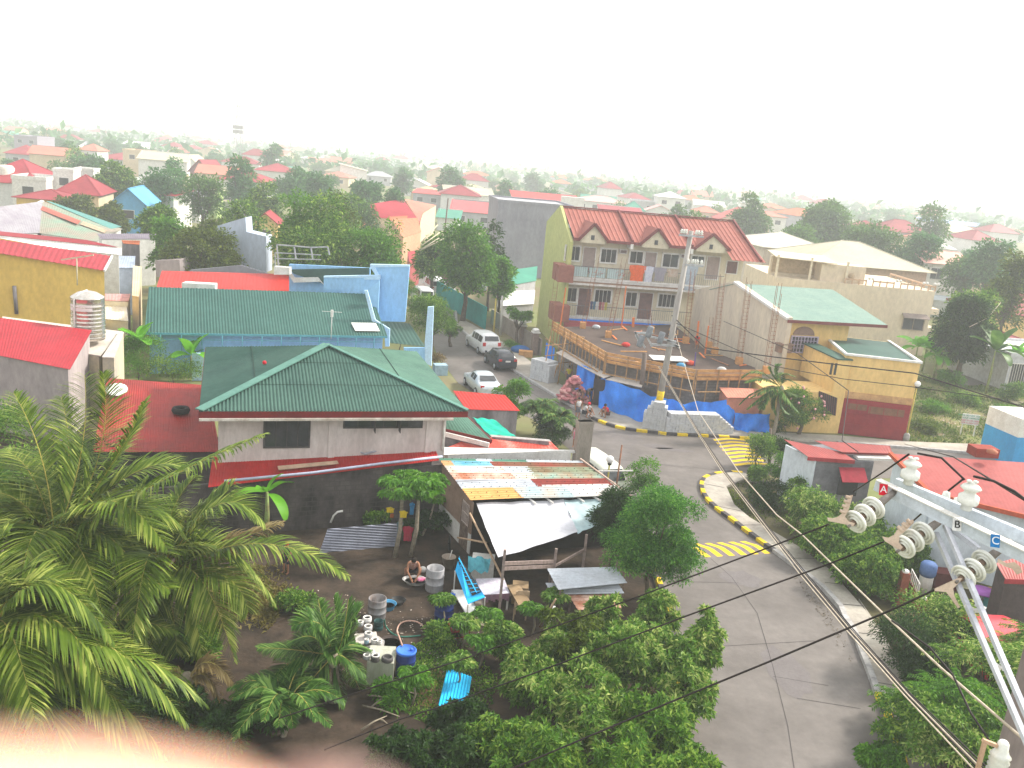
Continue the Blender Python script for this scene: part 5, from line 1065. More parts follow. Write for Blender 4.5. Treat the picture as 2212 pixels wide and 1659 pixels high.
for i, (c, x, y, cc, lb) in enumerate(((7,1610,420,(.7,.06,.05), 'red cloth scrap in the middle of the deck'),(8,190,600,(.1,.35,.6), 'pale blue rag near the deck edge'),(8,270,580,(.75,.1,.06), 'small red heap on the deck right of the pole'),(7,1355,265,(.5,.55,.6), 'grey bucket on the far edge of the deck'),(8,540,635,(.6,.6,.6), 'pale bucket at the right of the deck'))):
 tag(MB().ball((0,0,.15),(.35,.25,.2),8).build('site_clutter', M('clutter%d' % i, cc), None, g(c, x, y, Zd)), lb, 'rag' if i < 3 else 'bucket')
def hung(label, pts_top, pts_bot, mat, c, bulge=.15, seed=0, name='blue_tarp'):
 """curtain between an upper and lower photo line; z of the upper line comes from the ground line"""
 rng = np.random.default_rng(seed); bot = [g(c, x, y, .05) for x, y in pts_bot]; vs = []; n = len(pts_top); o0 = V2(bot[0]); m = 8; N = (n-1)*6
 def interp(L, u): i = min(int(u*(n-1)), n-2); f = u*(n-1)-i; return L[i]*(1-f)+L[i+1]*f if not hasattr(L[0], 'lerp') else L[i].lerp(L[i+1], f)
 tv = [K(c, *q)[1] for q in pts_top]; ph = rng.uniform(0,6,3)
 for j in range(m+1):
  for i in range(N+1):
   u = i/N; p = interp(bot, u); h = hy(p, (0,0,1), interp(tv, u)); v = j/m; k = math.sin(u*22+ph[0]+v*3)*.5+math.sin(u*9+ph[1]-v*5)*.5; vs.append(Vector((p.x-o0.x, p.y-o0.y-k*bulge*(1-v*.5)+v*.3,.05+v*h)))
 fs = [(j*(N+1)+i, j*(N+1)+i+1,(j+1)*(N+1)+i+1,(j+1)*(N+1)+i) for j in range(m) for i in range(N)]; mb = MB(); mb.add(vs, fs, True); mb.add([v+Vector((0,.015,0)) for v in vs], [f[::-1] for f in fs], True)
 return tag(mb.build(name, mat, None, o0), label, 'tarp')
hung('blue tarp piece hanging at the left scaffold corner', [(910,388),(1000,440)], [(910,530),(985,585)], BT, 7,.1,1)
hung('big blue tarp wall of the site between the pink sacks and the dark doorway', [(1140,575),(1200,590),(1310,640)], [(1170,820),(1230,860),(1320,900)], BT, 7,.4,2)
hung('long blue tarp wall right of the dark doorway, behind the workers', [(1400,700),(1450,720),(1620,770),(1750,800),(1880,860),(1990,885)], [(1370,945),(1450,975),(1580,1030),(1700,1065),(1800,1090),(1950,1120)], BT, 7,.45,3)
hung('blue tarp draped above the right-hand block wall', [(20,900),(80,885),(200,930),(320,895),(430,920),(580,885),(640,990)], [(20,1110),(100,1110),(200,1120),(300,1125),(430,1130),(560,1140),(640,1150)], BT, 8,.4,4)
hung('blue tarp bulging under the orange awning by the palm', [(600,1000),(700,1015),(930,1010)], [(640,1150),(780,1165),(950,1160)], BT, 8,.4,5)
hung('orange tarp hanging under the salmon shed roof', [(590,860),(700,862),(880,868)], [(610,1100),(720,1105),(900,1110)], M('orange_tarp', (.8,.3,.12),(.65,.25,.1), s=1.5),8,.1,6, 'orange_tarp')
flat_roof('salmon_shed', 'small salmon-roofed shed beside the palm on the corner', [g(8,590,860,2.3), g(8,900,862,2.3), g(8,860,785,2.6), g(8,520,770,2.6)], M('salmon', (.62,.25,.18),(.5,.2,.15), s=2), 'shed', wallm=M('salmon', (1,1,1)))
p0, p1 = g(7,1310,930), g(7,1395,950); tag(MB().bx(0,(p1-p0).length+.3,0,.15,0, hy(p0,(0,0,1), K(7,0,690)[1])).build('site_door', M('door_dark', (.06,.045,.05)), None, p0+Vector((0,-.15,0)),-.3), 'dark doorway in the blue tarp wall of the site', 'doorway')
HB = M('grey_blocks', (.55,.56,.58),(.42,.43,.46), s=3, rough=.95, w=.45)
def blocks(label, c, cols, rows, x0, y0, x1, y1, ytop, prof, seed=1, dep=2):
 """stack of hollow blocks along the ground line (x0,y0)-(x1,y1)"""
 a, b2 = g(c, x0, y0,.15), g(c, x1, y1,.15); u = (b2-a); L = u.length; u.normalize(); H_ = hy(a, (0,0,1), K(c, 0, ytop)[1]); rg = random.Random(seed)
 bw, bh = L/cols, H_/rows; mb = MB(); t = thing('block_stack', label, 'block stack', V2(a), math.atan2(u.y, u.x))
 for r_ in range(rows):
  k0, k1 = prof(r_/rows); i0, i1 = int(k0*cols), int(math.ceil(k1*cols))
  for i in range(i0, i1):
   for d_ in range(dep): mb.box(((i+.5)*bw, .2+d_*.42+rg.uniform(-.03,.03),.15+(r_+.5)*bh),(bw*.94,.4, bh*.93), rg.uniform(-.03,.03))
 o = mb.build('stacked_blocks', HB, t); o['kind'] = 'stuff'; return t
blocks('long low stack of grey hollow blocks along the painted kerb', 8,22,8,60,1160,640,1175,1000, lambda v: (max(0,(v-.5)*.2),1 if v < .35 else 1-.05*round((v-.3)*8)),1)
blocks('stepped pyramid of grey hollow blocks at the foot of the leaning pole', 7,8,12,1750,1120,1945,1150,885, lambda v: (max(0,(v-.35)*.75),1-max(0,(v-.6)*.55)),2)
blocks('low wall of grey blocks on the pavement left of the pink sacks', 7,8,9,780,690,940,740,520, lambda v: (0,1-.06*round(v*3)),3,3)
blocks('row of grey blocks on the deck behind the formwork at the right', 7,14,5,1620,700,2150,800,620, lambda v: (0,1),4,1)
rg = random.Random(9); p0 = g(7,1150,900,.15); sm_ = M('pink_sack', (.62,.28,.28),(.5,.2,.22), s=3, rough=.85); t = thing('sack_pile', 'big pile of pink cement sacks beside the dark site entrance', 'sack pile', p0); top = hy(p0,(0,0,1), K(7,0,665)[1]); a = (g(7,1290,900)-g(7,1045,870)).length/2
sm2 = M('pale_pink_sack', (.72,.42,.4),(.6,.3,.3), s=3, rough=.85); sm3 = M('rose_sack', (.46,.15,.17),(.36,.12,.14), s=3)
for i in range(100):
 v = rg.random()**1.3; an = rg.uniform(0,6.28); r_ = a*(1-v)**.6*rg.uniform(.75,1); p = Vector((r_*math.cos(an), r_*math.sin(an)*.75,.15+v*(top-.3))); m_ = MB().ball((0,0,0),(.3,.17,.12),8); o = m_.build('sack', (sm_, sm2, sm3)[i % 3], t, p, rg.uniform(0,3)); o.rotation_euler = (rg.uniform(-.5,.5), rg.uniform(-.5,.5), rg.uniform(0,3))
t = thing('scaffold', 'rickety timber scaffold posts at the left corner of the site', 'scaffold', V2(g(7,940,740))); o0 = t.location; mb = MB()
for (c, x, y), ytop in (((7,890,730),330),((7,990,740),560),((7,1020,760),300),((7,975,745),580),((7,1130,700),330)):
 p = g(c, x, y); h = hy(p, (0,0,1), K(c, 0, ytop)[1]); mb.tube([p-o0, p-o0+Vector((.25,0, h))], .045,6)
for z in (1.4,2.1,2.9): mb.tube([g(7,890,730)+Vector((0,0, z))-o0, g(7,1130,700)+Vector((0,0, z))-o0], .04,6)
mb.build('scaffold_pole', WOOD, t)
# ---- cream and yellow corner house
YELW = M('yellow_wall', (.8,.56,.23),(.7,.48,.19), s=.5, rough=.8, streak=2, det=7); CRW = M('pale_cream_wall', (.68,.6,.48),(.55,.48,.4), s=.5, rough=.85, streak=3, det=8)
GRN3 = M('pale_green_roof', (.22,.32,.27),(.17,.27,.235), s=.5, rough=.5, streak=1, det=8)
z5 = 7.0
E0, E1 = g(8,1140,185, z5), g(8,1990,232, z5); e = (E1-E0).normalized(); an = math.atan2(e.y, e.x)
yh = B('yellow_house', 'yellow two-storey house with a pale green roof and a maroon garage gate', 'house', E0+Vector((-e.y, e.x, 0))*.5, an, hx(E0, e, K(8,1720,240)[0])-.3,9.5); b = yh
eyh = b.ey; Wr = (E1-E0).length
G0 = g(8,850,0, z5); DR = 8.5; zrd = hy(b.w(-.3, DR, 0),(0,0,1),612)
b.part('wall', YELW, lambda mb: mb.bx(.1, b.W, 0,8.3,0, z5-.05))
def fire(mb):
 y1 = DR; zz = zrd+.2; ze2 = hy(b.w(-.1,16,0),(0,0,1),626); p = [(-.6,0),(y1,0),(y1, zz),(-.6, z5+.15)]
 mb.add([(-.25, y, z) for y, z in p]+[(.1, y, z) for y, z in p], [(0,3,2,1),(4,5,6,7)]+[(i, (i+1) % 4,(i+1) % 4+4, i+4) for i in range(4)])
 p = [(DR, 0),(16,0),(16, ze2),(DR, zz)]; mb.add([(-.25, y, z) for y, z in p]+[(.1, y, z) for y, z in p], [(0,3,2,1),(4,5,6,7)]+[(i, (i+1) % 4,(i+1) % 4+4, i+4) for i in range(4)])
b.part('cream_side_wall', CRW, fire)
def ry(mb):
 xr = hx(b.w(0, DR, zrd), b.ex, K(4,560,0)[0]); mb.corr([(-.3,-.6, z5),(Wr-.2,-.6, z5),(xr, DR, zrd),(-.3, DR, zrd)], (1,0,0),.2,.012,.02)
b.part('roof', GRN3, ry)
b.part('roof_trim', WHITE, lambda mb: mb.bar((-.3,-.6, z5+.05),(-.3, DR, zrd+.08),.22,.18))
b.part('fascia', PLUM, lambda mb: mb.bar((-.3,-.63, z5-.12),(Wr-.2,-.63, z5-.12),.05,.22))
b.part('rear_slope', GRN3, lambda mb: mb.slab([(b.W+.5,13, z5),(-.3,13, z5),(-.3, DR, zrd),(b.W-.5, DR, zrd)], .05))
LG = M('lilac_grille', (.6,.52,.66)); w1 = b.winpx('f', 8,(1150,330),(1345,470), mull=8, bar=3, fm=LG, proud=.14)
u, z = b.face('f', 8,1250,320)
def arch(mb): n = 12; r_ = .75; mb.add([(u+r_*1.15*math.cos(math.pi*i/n),-.06, z+r_*.85*math.sin(math.pi*i/n)) for i in range(n+1)], [tuple(range(n+1))]); mb.add([(u+r_*1.15*math.cos(math.pi*i/n),-.005, z+r_*.85*math.sin(math.pi*i/n)) for i in range(n+1)], [tuple(range(n+1))[::-1]])
b.part('window_arch', M('arch_brown', (.3,.2,.16)), arch)
b.part('air_conditioner_hood', M('arch_brown', (.3,.2,.16)), lambda mb: (mb.bx(u-2.1, u-1.0,-.5,0, z-1.3, z-.75), mb.bx(u-2.2, u-.95,-.6,0, z-.72, z-.62)))
z0g = 0; Gl, Gr = g(8,1545,1172), g(8,2112,1240); zt4 = hy(Gl, (0,0,1), K(8,0,520)[1]); e2 = (Gr-Gl).normalized(); a2 = math.atan2(e2.y, e2.x)
Wg = (Gr-Gl).length+.15
t5 = thing('garage_wing', 'yellow garage wing of the corner house with a maroon steel gate', 'garage', Gl, a2)
wg = B.__new__(B); wg.A = Gl; wg.ang = a2; wg.W = Wg; wg.D = 9; wg.t = t5; wg.ex = e2; wg.ey = Vector((-e2.y, e2.x, 0))
zt4 = hy(Gl, (0,0,1), K(8,0,505)[1]); zt4r = zt4
def gwall(mb): mb.bx(-.35, Wg, .25,8,0, zt4)
wg.part('wall', YELW, gwall)
wg.part('parapet', WHITE, lambda mb: (mb.bx(-.4, Wg+.1,.15,.35, zt4, zt4+.14), mb.bx(Wg-.12, Wg+.1,.35,8, zt4, zt4+.14), mb.bx(-.4,-.2,.35,8, zt4-.02, zt4+.1)))
wg.part('green_roof_inset', GREEN, lambda mb: mb.slab([(-.2,.35, zt4-.0),(Wg-.12,.35, zt4-.0),(Wg-.12,7.6, zt4+.05),(-.2,7.6, zt4+.05)], .1))
hg = hy(Gl, (0,0,1), K(8,0,865)[1]); MG = M('maroon_gate', (.3,.03,.035),(.22,.02,.03), s=1, rough=.6)
gt = wg.part('garage_gate', MG, lambda mb: (mb.bx(0, Wg-.1,.0,.08,.05, hg), [mb.bx(x, x+.04,-.02,0,.05, hg) for x in [Wg*i/5.02 for i in range(6)]], mb.bx(0, Wg-.1,-.03,0, hg*.6, hg*.62), mb.bx(0, Wg-.1,-.03,0, hg*.3, hg*.32)))
mb = MB(); mb.bx(.35, Wg*.35,-.012,-.004, hg*.72, hg*.88); mb.bx(Wg*.38, Wg*.9,-.012,-.004, hg*.66, hg*.86); mb.build('gate_grille', M('gate_brown', (.22,.1,.06)), gt)
wg.part('rust_stain_lintel', M('lintel_stain', (.62,.38,.17),(.45,.25,.12), s=3), lambda mb: mb.bx(-.1, Wg, .15,.24, hg, hg+.45))
u0, z0_ = wg.face('f', 8,1480,600,.25)
C0, C1 = g(8,1270,1160), Gl; u3 = (C1-C0); L3 = u3.length; t6 = thing('yellow_side_wall', 'yellow splayed wall with a dark slanted window behind the oleander bush', 'wall', C0, math.atan2(u3.y, u3.x))
sw = B.__new__(B); sw.A = C0; sw.ang = t6.rotation_euler.z; sw.W = L3; sw.D = 4; sw.t = t6; sw.ex = u3.normalized(); sw.ey = Vector((-sw.ex.y, sw.ex.x, 0))
sw.part('wall', YELW, lambda mb: (mb.bx(-3.4, L3,0,3,0,2.9), mb.bx(L3*.6, L3,0.02,5,2.9, zt4-.3)))
sw.part('green_roof_edge', GREEN, lambda mb: mb.bx(L3*.55, L3+.1,-.05,5, zt4-.29, zt4-.2))
q = [sw.face('f', 8, *p) for p in ((1380,800),(1540,862),(1525,1015),(1375,985))]
def slw(mb): mb.add([(a, -.05, z) for a, z in q]+[(a, -.004, z) for a, z in q], [(0,1,2,3),(0,4,5,1),(3,2,6,7)])
sw.part('slanted_window', GLASS, slw)
mb = MB()
for i in range(9): f = (i+.5)/9; a = Vector((q[3][0], -.09, q[3][1])).lerp(Vector((q[2][0], -.09, q[2][1])), f); c_ = Vector((q[0][0], -.09, q[0][1])).lerp(Vector((q[1][0], -.09, q[1][1])), f); mb.bar(a, c_, .03)
mb.build('window_grille', PLUM, t6)
q2 = [sw.face('f', 8, *p) for p in ((1490,560),(1545,665))]
sw.part('slit_window', GLASS, lambda mb: (mb.bx(q2[0][0], q2[0][0]+.16,-.03,0, q2[1][1], q2[0][1]), mb.bx(q2[0][0]+.3, q2[0][0]+.46,-.03,0, q2[1][1], q2[0][1])))
# ---- beige house with roof terrace
BEI = M('beige_wall', (.7,.6,.46),(.62,.52,.4), s=.4, rough=.85, streak=2, det=7)
Q0 = g(4,560,1085,6.9); bw_ = Vector((math.cos(R(2)), math.sin(R(2)),0)); Wt = hx(Q0, bw_, K(4,1445,0)[0])
tb = B('beige_house', 'large beige house with a roof terrace railing and one hooded window', 'house', Q0, R(2), Wt, 12); b = tb
b.part('wall', BEI, lambda mb: (mb.bx(-6, Wt, 0,12,0,6.9), mb.bx(-1.2, Wt*.32,.6,3,6.9,8.7), mb.bx(-6,-1.2,2.6,3,6.9,8.9)))
mb = MB(); n = 13
for i in range(n+1):
 x = Wt*.12+Wt*.88*i/n; mb.bx(x-.05, x+.05,.05,.15,6.9,7.5)
for i in range(0, n, 4): x0 = Wt*.12+Wt*.88*i/n; mb.bx(x0, min(Wt, x0+Wt*.2),.02,.18,7.3,7.45)
mb.bx(Wt-.15, Wt, .15,11,7.25,7.4)
for i in range(8): mb.bx(Wt-.12, Wt-.02,1+i*1.4,1.1+i*1.4,6.9,7.3)
mb.build('terrace_railing', M('rail_tan', (.62,.42,.28)), b.t)
mb = MB()
for x in (.35,.62,.88,.99): mb.ball((Wt*x, .1,7.65),.16,8); mb.ball((Wt*x+.35,.1,7.65),.16,8)
mb.build('rail_globe', WHITE, b.t)
b.winpx('f', 4,(1175,1378),(1330,1500), mull=2, proud=.1, fm=M('beige_dark', (.45,.36,.28)))
u, z = b.face('f', 4,1160,1350); u2, _ = b.face('f', 4,1385,1385); b.part('window_hood', M('hood_grey', (.3,.24,.22)), lambda mb: mb.slab([(u, -.7, z-.35),(u2,-.7, z-.35),(u2-.2,0, z+.05),(u, 0, z+.05)], .06))
b.part('terrace_canopy', M('cream_sheet', (.75,.66,.5)), lambda mb: (mb.slab([(-6.2,.3,9.0),(Wt*.02,.1,8.85),(Wt*-.04,2.6,9.35),(-6.5,2.6,9.45)], .08), mb.bx(-6,-5.8,.4,.6,6.9,9.2), mb.bx(-2.5,-2.3,.3,.5,6.9,9.2), mb.bx(Wt*.14-.2, Wt*.14,.3,.5,6.9,9.1)))
b.part('terrace_shade_wall', M('tan_shade', (.5,.38,.25)), lambda mb: mb.bx(-5.8,-1.2,2.45,2.58,7.2,9.0))
b.part('balcony', BEI, lambda mb: (mb.bx(Wt, Wt+1.1,.5,5,4.4,5.0), mb.bx(Wt, Wt+1.3,0,5,1.2,3.0)))
u, z = b.face('f', 4,720,1030,.6); b.part('oval_opening', M('tan_shade', (.5,.38,.25)), lambda mb: mb.lathe([(.35,0),(.35,.02),(.001,.03)], (u, .58, z),16,(0,-1,0)))
CRR = M('cream_roof', (.5,.46,.34),(.42,.39,.29), s=.4, rough=.6, det=7)
def fitH(name, label, c, x0, y0, x1, z, ang, D, wm, rm, **k):
 """front-left eave at photo point (x0,y0) and height z; right end at column x1"""
 A = g(c, x0, y0, z); e = Vector((math.cos(ang), math.sin(ang),0)); W = abs(hx(A, e, K(c, x1,0)[0])); k['rise'] = hy(A+e*W/2+Vector((-e.y, e.x, 0))*D/2,(0,0,1), K(c, 0, k.pop('yt'))[1]) if 'yt' in k else k['rise']; return house(name, label, A, ang, W, D, z, wm, rm, **k)
fitH('cream_roofed_house', 'house with a broad cream hip roof, nearer left half of the pair behind the terrace', 4,-30,770,560,6.8, R(12),13, CRW, M('white_cream_roof', (.58,.56,.47),(.5,.48,.4), s=.4), rt='hip', yt=642, ov=.8)
fitH('cream_roofed_house', 'long house with a greenish cream hip roof behind the beige terrace', 4,380,900,1380,6.6, R(6),14, M('brick_shade', (.5,.36,.26)), CRR, rt='hip', yt=716, ov=.9)
fitH('pink_roofed_house', 'white house with a salmon pink gable roof and two dark windows', 4,1370,910,1760,6.4, R(4),11, WHITE, M('salmon_roof', (.75,.42,.36),(.66,.34,.3), s=.4), rt='gable', axis='x', rise=1.7, ov=.5, wins=((('f'),1,3.9,2.0,1.7),('f', 5.2,3.9,1.8,1.7)))
house('grey_fence_house', 'low blue-grey walled yard house beside the conical tree', g(4,1440,1240,2.4), R(5),6,6,2.4, M('bluegrey_wall', (.45,.5,.52)), M('bluegrey_wall', (1,)*3), rt='flat', rise=.1)
t = house('maroon_roof_house', 'maroon-roofed house at the far right edge, partly behind the banana plant', g(9,2040,-150,3.6), R(8),12,10,3.6, YELW, MAROON, rise=2, ov=.8, fascia=DRED)
house('garden_shed', 'low maroon-roofed shed behind the banana plant on the right', g(9,1700,60,2.2), R(5),7,5,2.2, M('shade_wall', (.25,.16,.14)), MAROON, rise=.8)
house('grey_gate_house', 'grey-white house with a barred gate at the extreme right', g(9,2100,230,3.2), R(10),8,8,3.2, M('greywhite_wall', (.6,.62,.66)), WHITE, rt='flat', rise=.3, wins=(('f', .3,.2,3,2.3,12),))
p = g(9,2095,1190); t = thing('painted_wall', 'wall painted white above and blue below at the right edge of the picture', 'wall', p, R(12)); hh = hy(p, (0,0,1), K(9,0,775)[1])
MB().bx(0,5,0,3,0, hh*.62).build('blue_band', M('wall_blue', (.05,.35,.7),(.04,.28,.6), s=1), t); MB().bx(0,5,0,3, hh*.62, hh).build('white_band', WHITE, t)
p0, p1 = g(9,1655,910), g(9,1778,925); t = thing('lot_sign', 'white notice board with green and red lines on two legs in the vacant lot', 'sign', p0, math.atan2(p1.y-p0.y, p1.x-p0.x)); L = (p1-p0).length; h0 = hy(p0,(0,0,1), K(9,0,815)[1]); h1 = hy(p0,(0,0,1), K(9,0,725)[1])
MB().bx(0,.08,0,.06,0, h0).bx(L-.08, L, 0,.06,0, h0).build('leg', WHITE, t); MB().bx(-.1, L+.1,-.04,.0, h0, h1).build('board', WHITE, t)
GT, RT = M('sign_green', (.02,.3,.15)), M('sign_red', (.6,.05,.12))
def text(par, s, size, loc, mat, rot=(R(90),0,0), name='lettering', ex=.004):
 cu = bpy.data.curves.new(name, 'FONT'); cu.body = s; cu.size = size; cu.align_x = 'CENTER'; cu.align_y = 'CENTER'; cu.extrude = ex; o = bpy.data.objects.new(name, cu); COL.objects.link(o)
 dg = bpy.context.evaluated_depsgraph_get(); me = bpy.data.meshes.new_from_object(o.evaluated_get(dg)); bpy.data.objects.remove(o); bpy.data.curves.remove(cu)
 r_ = link(name, me, mat, par, loc); r_.rotation_euler = rot; return r_
H_ = h1-h0
for i, (s, mm) in enumerate((('PLEASE DO NOT THROW', GT),('YOUR GARBAGE', GT),('KEEP YOUR YARD', RT),('FOR CLEAN LOT', RT))): text(t, s, H_*.2,(L/2,-.05, h1-H_*(.16+.23*i)), mm)
# ---- house at lower right
RRF = M('rose_red_roof', (.36,.085,.08),(.29,.065,.062), s=.4, rough=.5, det=8); WB = M('blue_white_wall', (.66,.72,.78),(.54,.6,.66), s=.8, rough=.85, streak=2); GW = M('grey_render', (.25,.25,.27),(.12,.12,.14), s=.8, rough=.9, det=9)
z3 = 2.9; F0, F1 = g(9,345,1100, z3), g(9,752,1130, z3); B0, B1 = g(9,140,950, z3+.35), g(9,1050,1020, z3+.35)
t = thing('small_red_roof_house', 'grey and white outbuilding with a rose-red roof and a small red window canopy', 'outbuilding', V2(F0)); o0 = V2(F0); P = [F0-o0, F1-o0, B1-o0, B0-o0]
F1b = g(9,1075,1070, z3)-o0
mb = MB(); ruled(mb, P[0], P[1], g(9,640,1060, z3+.15)-o0, P[3], .2,.005); ruled(mb, g(9,640,1060, z3+.22)-o0, g(9,1075,1072, z3+.2)-o0, B1-o0+Vector((0,0,.1)), g(9,400,960, z3+.35)-o0,.2,.005); mb.build('roof', RRF, t)
mb = MB(); mb.bar(P[0]-Vector((0,0,.1)), P[1]-Vector((0,0,.1)),.05,.2); mb.bar(g(9,640,1062, z3+.1)-o0, g(9,1075,1074, z3+.1)-o0,.05,.18); mb.build('fascia', M('rose_fascia', (.4,.05,.06)), t)
w0 = g(9,420,1135, z3-.2)-o0; w0.z = 0; w1_ = g(9,915,1150, z3-.2)-o0; w1_.z = 0; wl_ = g(9,160,1010, z3-.1)-o0; wl_.z = 0
mb = MB(); n_ = Vector((0,3.2,0)); mb.prism([w0, w1_, w1_+n_, wl_+Vector((.3,.3,0))], 0, z3-.15); mb.build('grey_wall', GW, t)
vwall(wl_, w0+Vector((-.02,-.03,0)),0, z3,0, z3-.15,.1).build('white_side_wall', WB, t)
c_ = g(9,620,1275,1.9)-o0; d_ = g(9,840,1280,1.9)-o0; mb = MB(); mb.slab([c_+Vector((0,-.5,-.1)), d_+Vector((0,-.5,-.1)), d_+Vector((-.1,.1,.5)), c_+Vector((-.1,.1,.5))], .04); mb.build('window_canopy', M('canopy_red', (.35,.03,.05)), t)
q0, q1 = g(9,600,1400,1.0)-o0, g(9,740,1405,1.0)-o0
def shade(mb): y = min(w0.y, w1_.y); mb.bx(c_.x+.05, d_.x-.4, w0.lerp(w1_, .5).y-.14, w0.lerp(w1_, .5).y-.02,.9,1.85)
mb = MB(); shade(mb); mb.build('window', GLASS, t)
mb = MB(); mb.bar(g(9,760,1105, z3-.05)-o0, g(9,1085,1115, z3-.05)-o0,.5,.14); mb.build('white_ledge', WHITE, t)
zE, zR = 2.75,4.1
ga0, ga1, ga2 = g(9,1050,1068, zR-.55), g(9,1240,1275, zR-.9), g(13,2230,940, zE)
pts = [g(9,1045,1070,3.5), g(9,1245,1280,2.9), g(13,1440,420,2.75), g(13,2100,860,2.55), g(13,2600,700,2.6), g(9,2700,1180,3.9), g(9,1800,1105,3.8)]
mr = thing('red_roof_house', 'white house with a wide rose-red roof behind the pole crossarm', 'house', V2(pts[0])); o0 = V2(pts[0])
A0 = g(9,1055,1072,4.3); A1 = g(9,2750,1185,4.3); A2 = g(13,2900,560,3.6); A3 = g(9,1400,1420,3.6)
mb = MB(); ruled(mb, A3-o0, A2-o0, A1-o0, A0-o0,.25,.0015); mb.build('roof', RRF, mr)
mb = MB(); mb.bar(A0-o0, A3-o0,.2,.16); mb.bar(A3-o0, A2-o0,.12,.2); mb.build('fascia', M('orange_fascia', (.5,.1,.05)), mr)
wA = V2(A0-o0)+Vector((.35,-.1,0)); wB = V2(A3-o0)+Vector((.3,.25,0)); wC = V2(A2-o0)+Vector((0,.6,0))
vwall(wA, wB, 0,4.2,0,3.5,.15).build('gable_wall', WB, mr); vwall(wB, wC, 0,3.5,0,3.5,.15).build('front_wall', WB, mr)
mb = MB(); f = (wB-wA)
for s0, s1, z0, z1 in ((.3,.45,1.6,3.0),(.72,.84,1.5,2.9)): a, c2 = wA.lerp(wB, s0)+Vector((-.06,0,0)), wA.lerp(wB, s1)+Vector((-.06,0,0)); mb.bar((a.x, a.y, (z0+z1)/2),(c2.x, c2.y, (z0+z1)/2),.05, z1-z0)
mb.build('window', GLASS, mr)
mb = MB(); u = (wC-wB).normalized()
for s0, s1, z0, z1 in ((.6,1.3,.9,2.1),(3.0,4.2,0,2.1),(5.5,6.3,.9,2.1)): a, c2 = wB+u*s0+Vector((0,-.05,0)), wB+u*s1+Vector((0,-.05,0)); mb.bar((a.x, a.y, (z0+z1)/2),(c2.x, c2.y, (z0+z1)/2),.06, z1-z0)
mb.build('window', GLASS, mr)
tag(MB().bx(0,1.2,0,.8,0,.45).build('red_box', M('red_tank', (.3,.05,.035)), None, g(9,1790,1105,4.3), R(5)), 'dark red box on the back edge of the rose-red roof', 'box'); tag(MB().lathe([(.24,0),(.26,.12),(.06,.22),(.001,.22)], (0,0,0),14).build('clay_cap', M('clay', (.45,.18,.11)), None, g(9,1935,1070,4.76)), 'round terracotta lid on top of the red roof box', 'lid')
Pq = [g(13,2050,935,2.2), g(13,2330,945,2.2), g(13,2330,700,2.6), g(13,1970,800,2.5)]
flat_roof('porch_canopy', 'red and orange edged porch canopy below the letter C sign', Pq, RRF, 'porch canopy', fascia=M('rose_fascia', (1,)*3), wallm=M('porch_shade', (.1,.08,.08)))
GP = M('brown_gate_post', (.3,.1,.06),(.22,.07,.05), s=3)
for (x, y), yt, lb in (((1130,1150),880, 'reddish brown gate post with a white cap by the hedge'),((1290,1330),1110, 'second brown post lower down, half in the bush')):
 p = g(13, x, y); h = hy(p, (0,0,1), K(13,0, yt)[1]); t = thing('gate_post', lb, 'gate post', p); MB().bx(-.16,.16,-.16,.16,0, h).build('post', GP, t); MB().ball((0,0, h+.04),(.15,.15,.1),10).build('cap', WHITE, t)
p, q = g(13,1180,1130), g(13,1260,1210); t = thing('garden_gate', 'brown gate with white bars between the brown posts', 'gate', p); d_ = q-p; MB().slab([(0,0,1.0),(0,0,0),(d_.x, d_.y, 0),(d_.x, d_.y, .8)], .05).build('gate_panel', GP, t)
mb = MB()
for i in range(7): a = d_*(i/6); mb.bar((a.x, a.y-.03,.95-.2*i/6),(a.x, a.y-.03,1.5-.3*i/6),.03)
mb.bar((0,-.03,1.5),(d_.x, d_.y-.03,1.2),.03); mb.build('gate_bars', WHITE, t)
p = g(13,1340,1060); t = thing('water_jug', 'white and blue water cooler bottle by the garden gate', 'water bottle', p); MB().lathe([(.28,0),(.28,.8),(.26,.85)], (0,0,0),18).build('white_body', WHITE, t); MB().lathe([(.27,.82),(.34,.95),(.34,1.35),(.25,1.45),(.001,1.47)], (0,0,0),18).build('blue_top', M('blue_jug', (.12,.2,.42)), t)
tag(MB().bx(-.5,.5,-.35,.35,0,.75).build('brown_cabinet', M('maroon_box', (.14,.04,.04)), None, g(13,1500,1000)), 'dark brown cabinet behind the white and blue water bottle', 'cabinet')
t = thing('purple_table', 'round purple table top behind the white crossarm struts', 'table', g(13,1830,1180)); MB().lathe([(.001,.72),(.55,.72),(.56,.75),(.001,.76)], (0,0,0),22).build('table_top', M('purple_top', (.4,.14,.5)), t); MB().tube([(0,0,0),(0,0,.72)], .05,8).build('leg', STEEL, t)
t = thing('blue_table', 'light blue table where the man in white sits', 'table', g(13,2110,1230)); MB().slab([(-.8,-.4,.75),(.7,-.4,.75),(.7,.5,.75),(-.8,.5,.75)], .05).build('table_top', M('table_blue', (.1,.4,.7)), t); MB().bx(-.7,-.65,-.3,-.25,0,.7).bx(.6,.65,-.3,-.25,0,.7).bx(-.7,-.65,.4,.45,0,.7).bx(.6,.65,.4,.45,0,.7).build('leg', STEEL, t)
tag(MB().slab([(-.5,-.4,.5),(.4,-.5,.6),(.5,.4,.6),(-.4,.5,.5)], .04).bx(-.3,.3,-.3,.3,0,.46).build('brown_board', M('brown_board', (.35,.2,.1)), None, g(13,2010,1150)), 'brown crate board between the purple and the blue tables', 'crate')
tag(MB().bx(-.35,.35,-.3,.3,0,.6).build('teal_box', M('teal_box', (.1,.45,.5)), None, g(13,1950,1220)), 'teal box left of the light blue table', 'box')
t = thing('red_jeep', 'red jeep roof seen from above beside the big bush', 'jeep', V2(g(14,1990,460,1.8)), R(6)); o = MB()
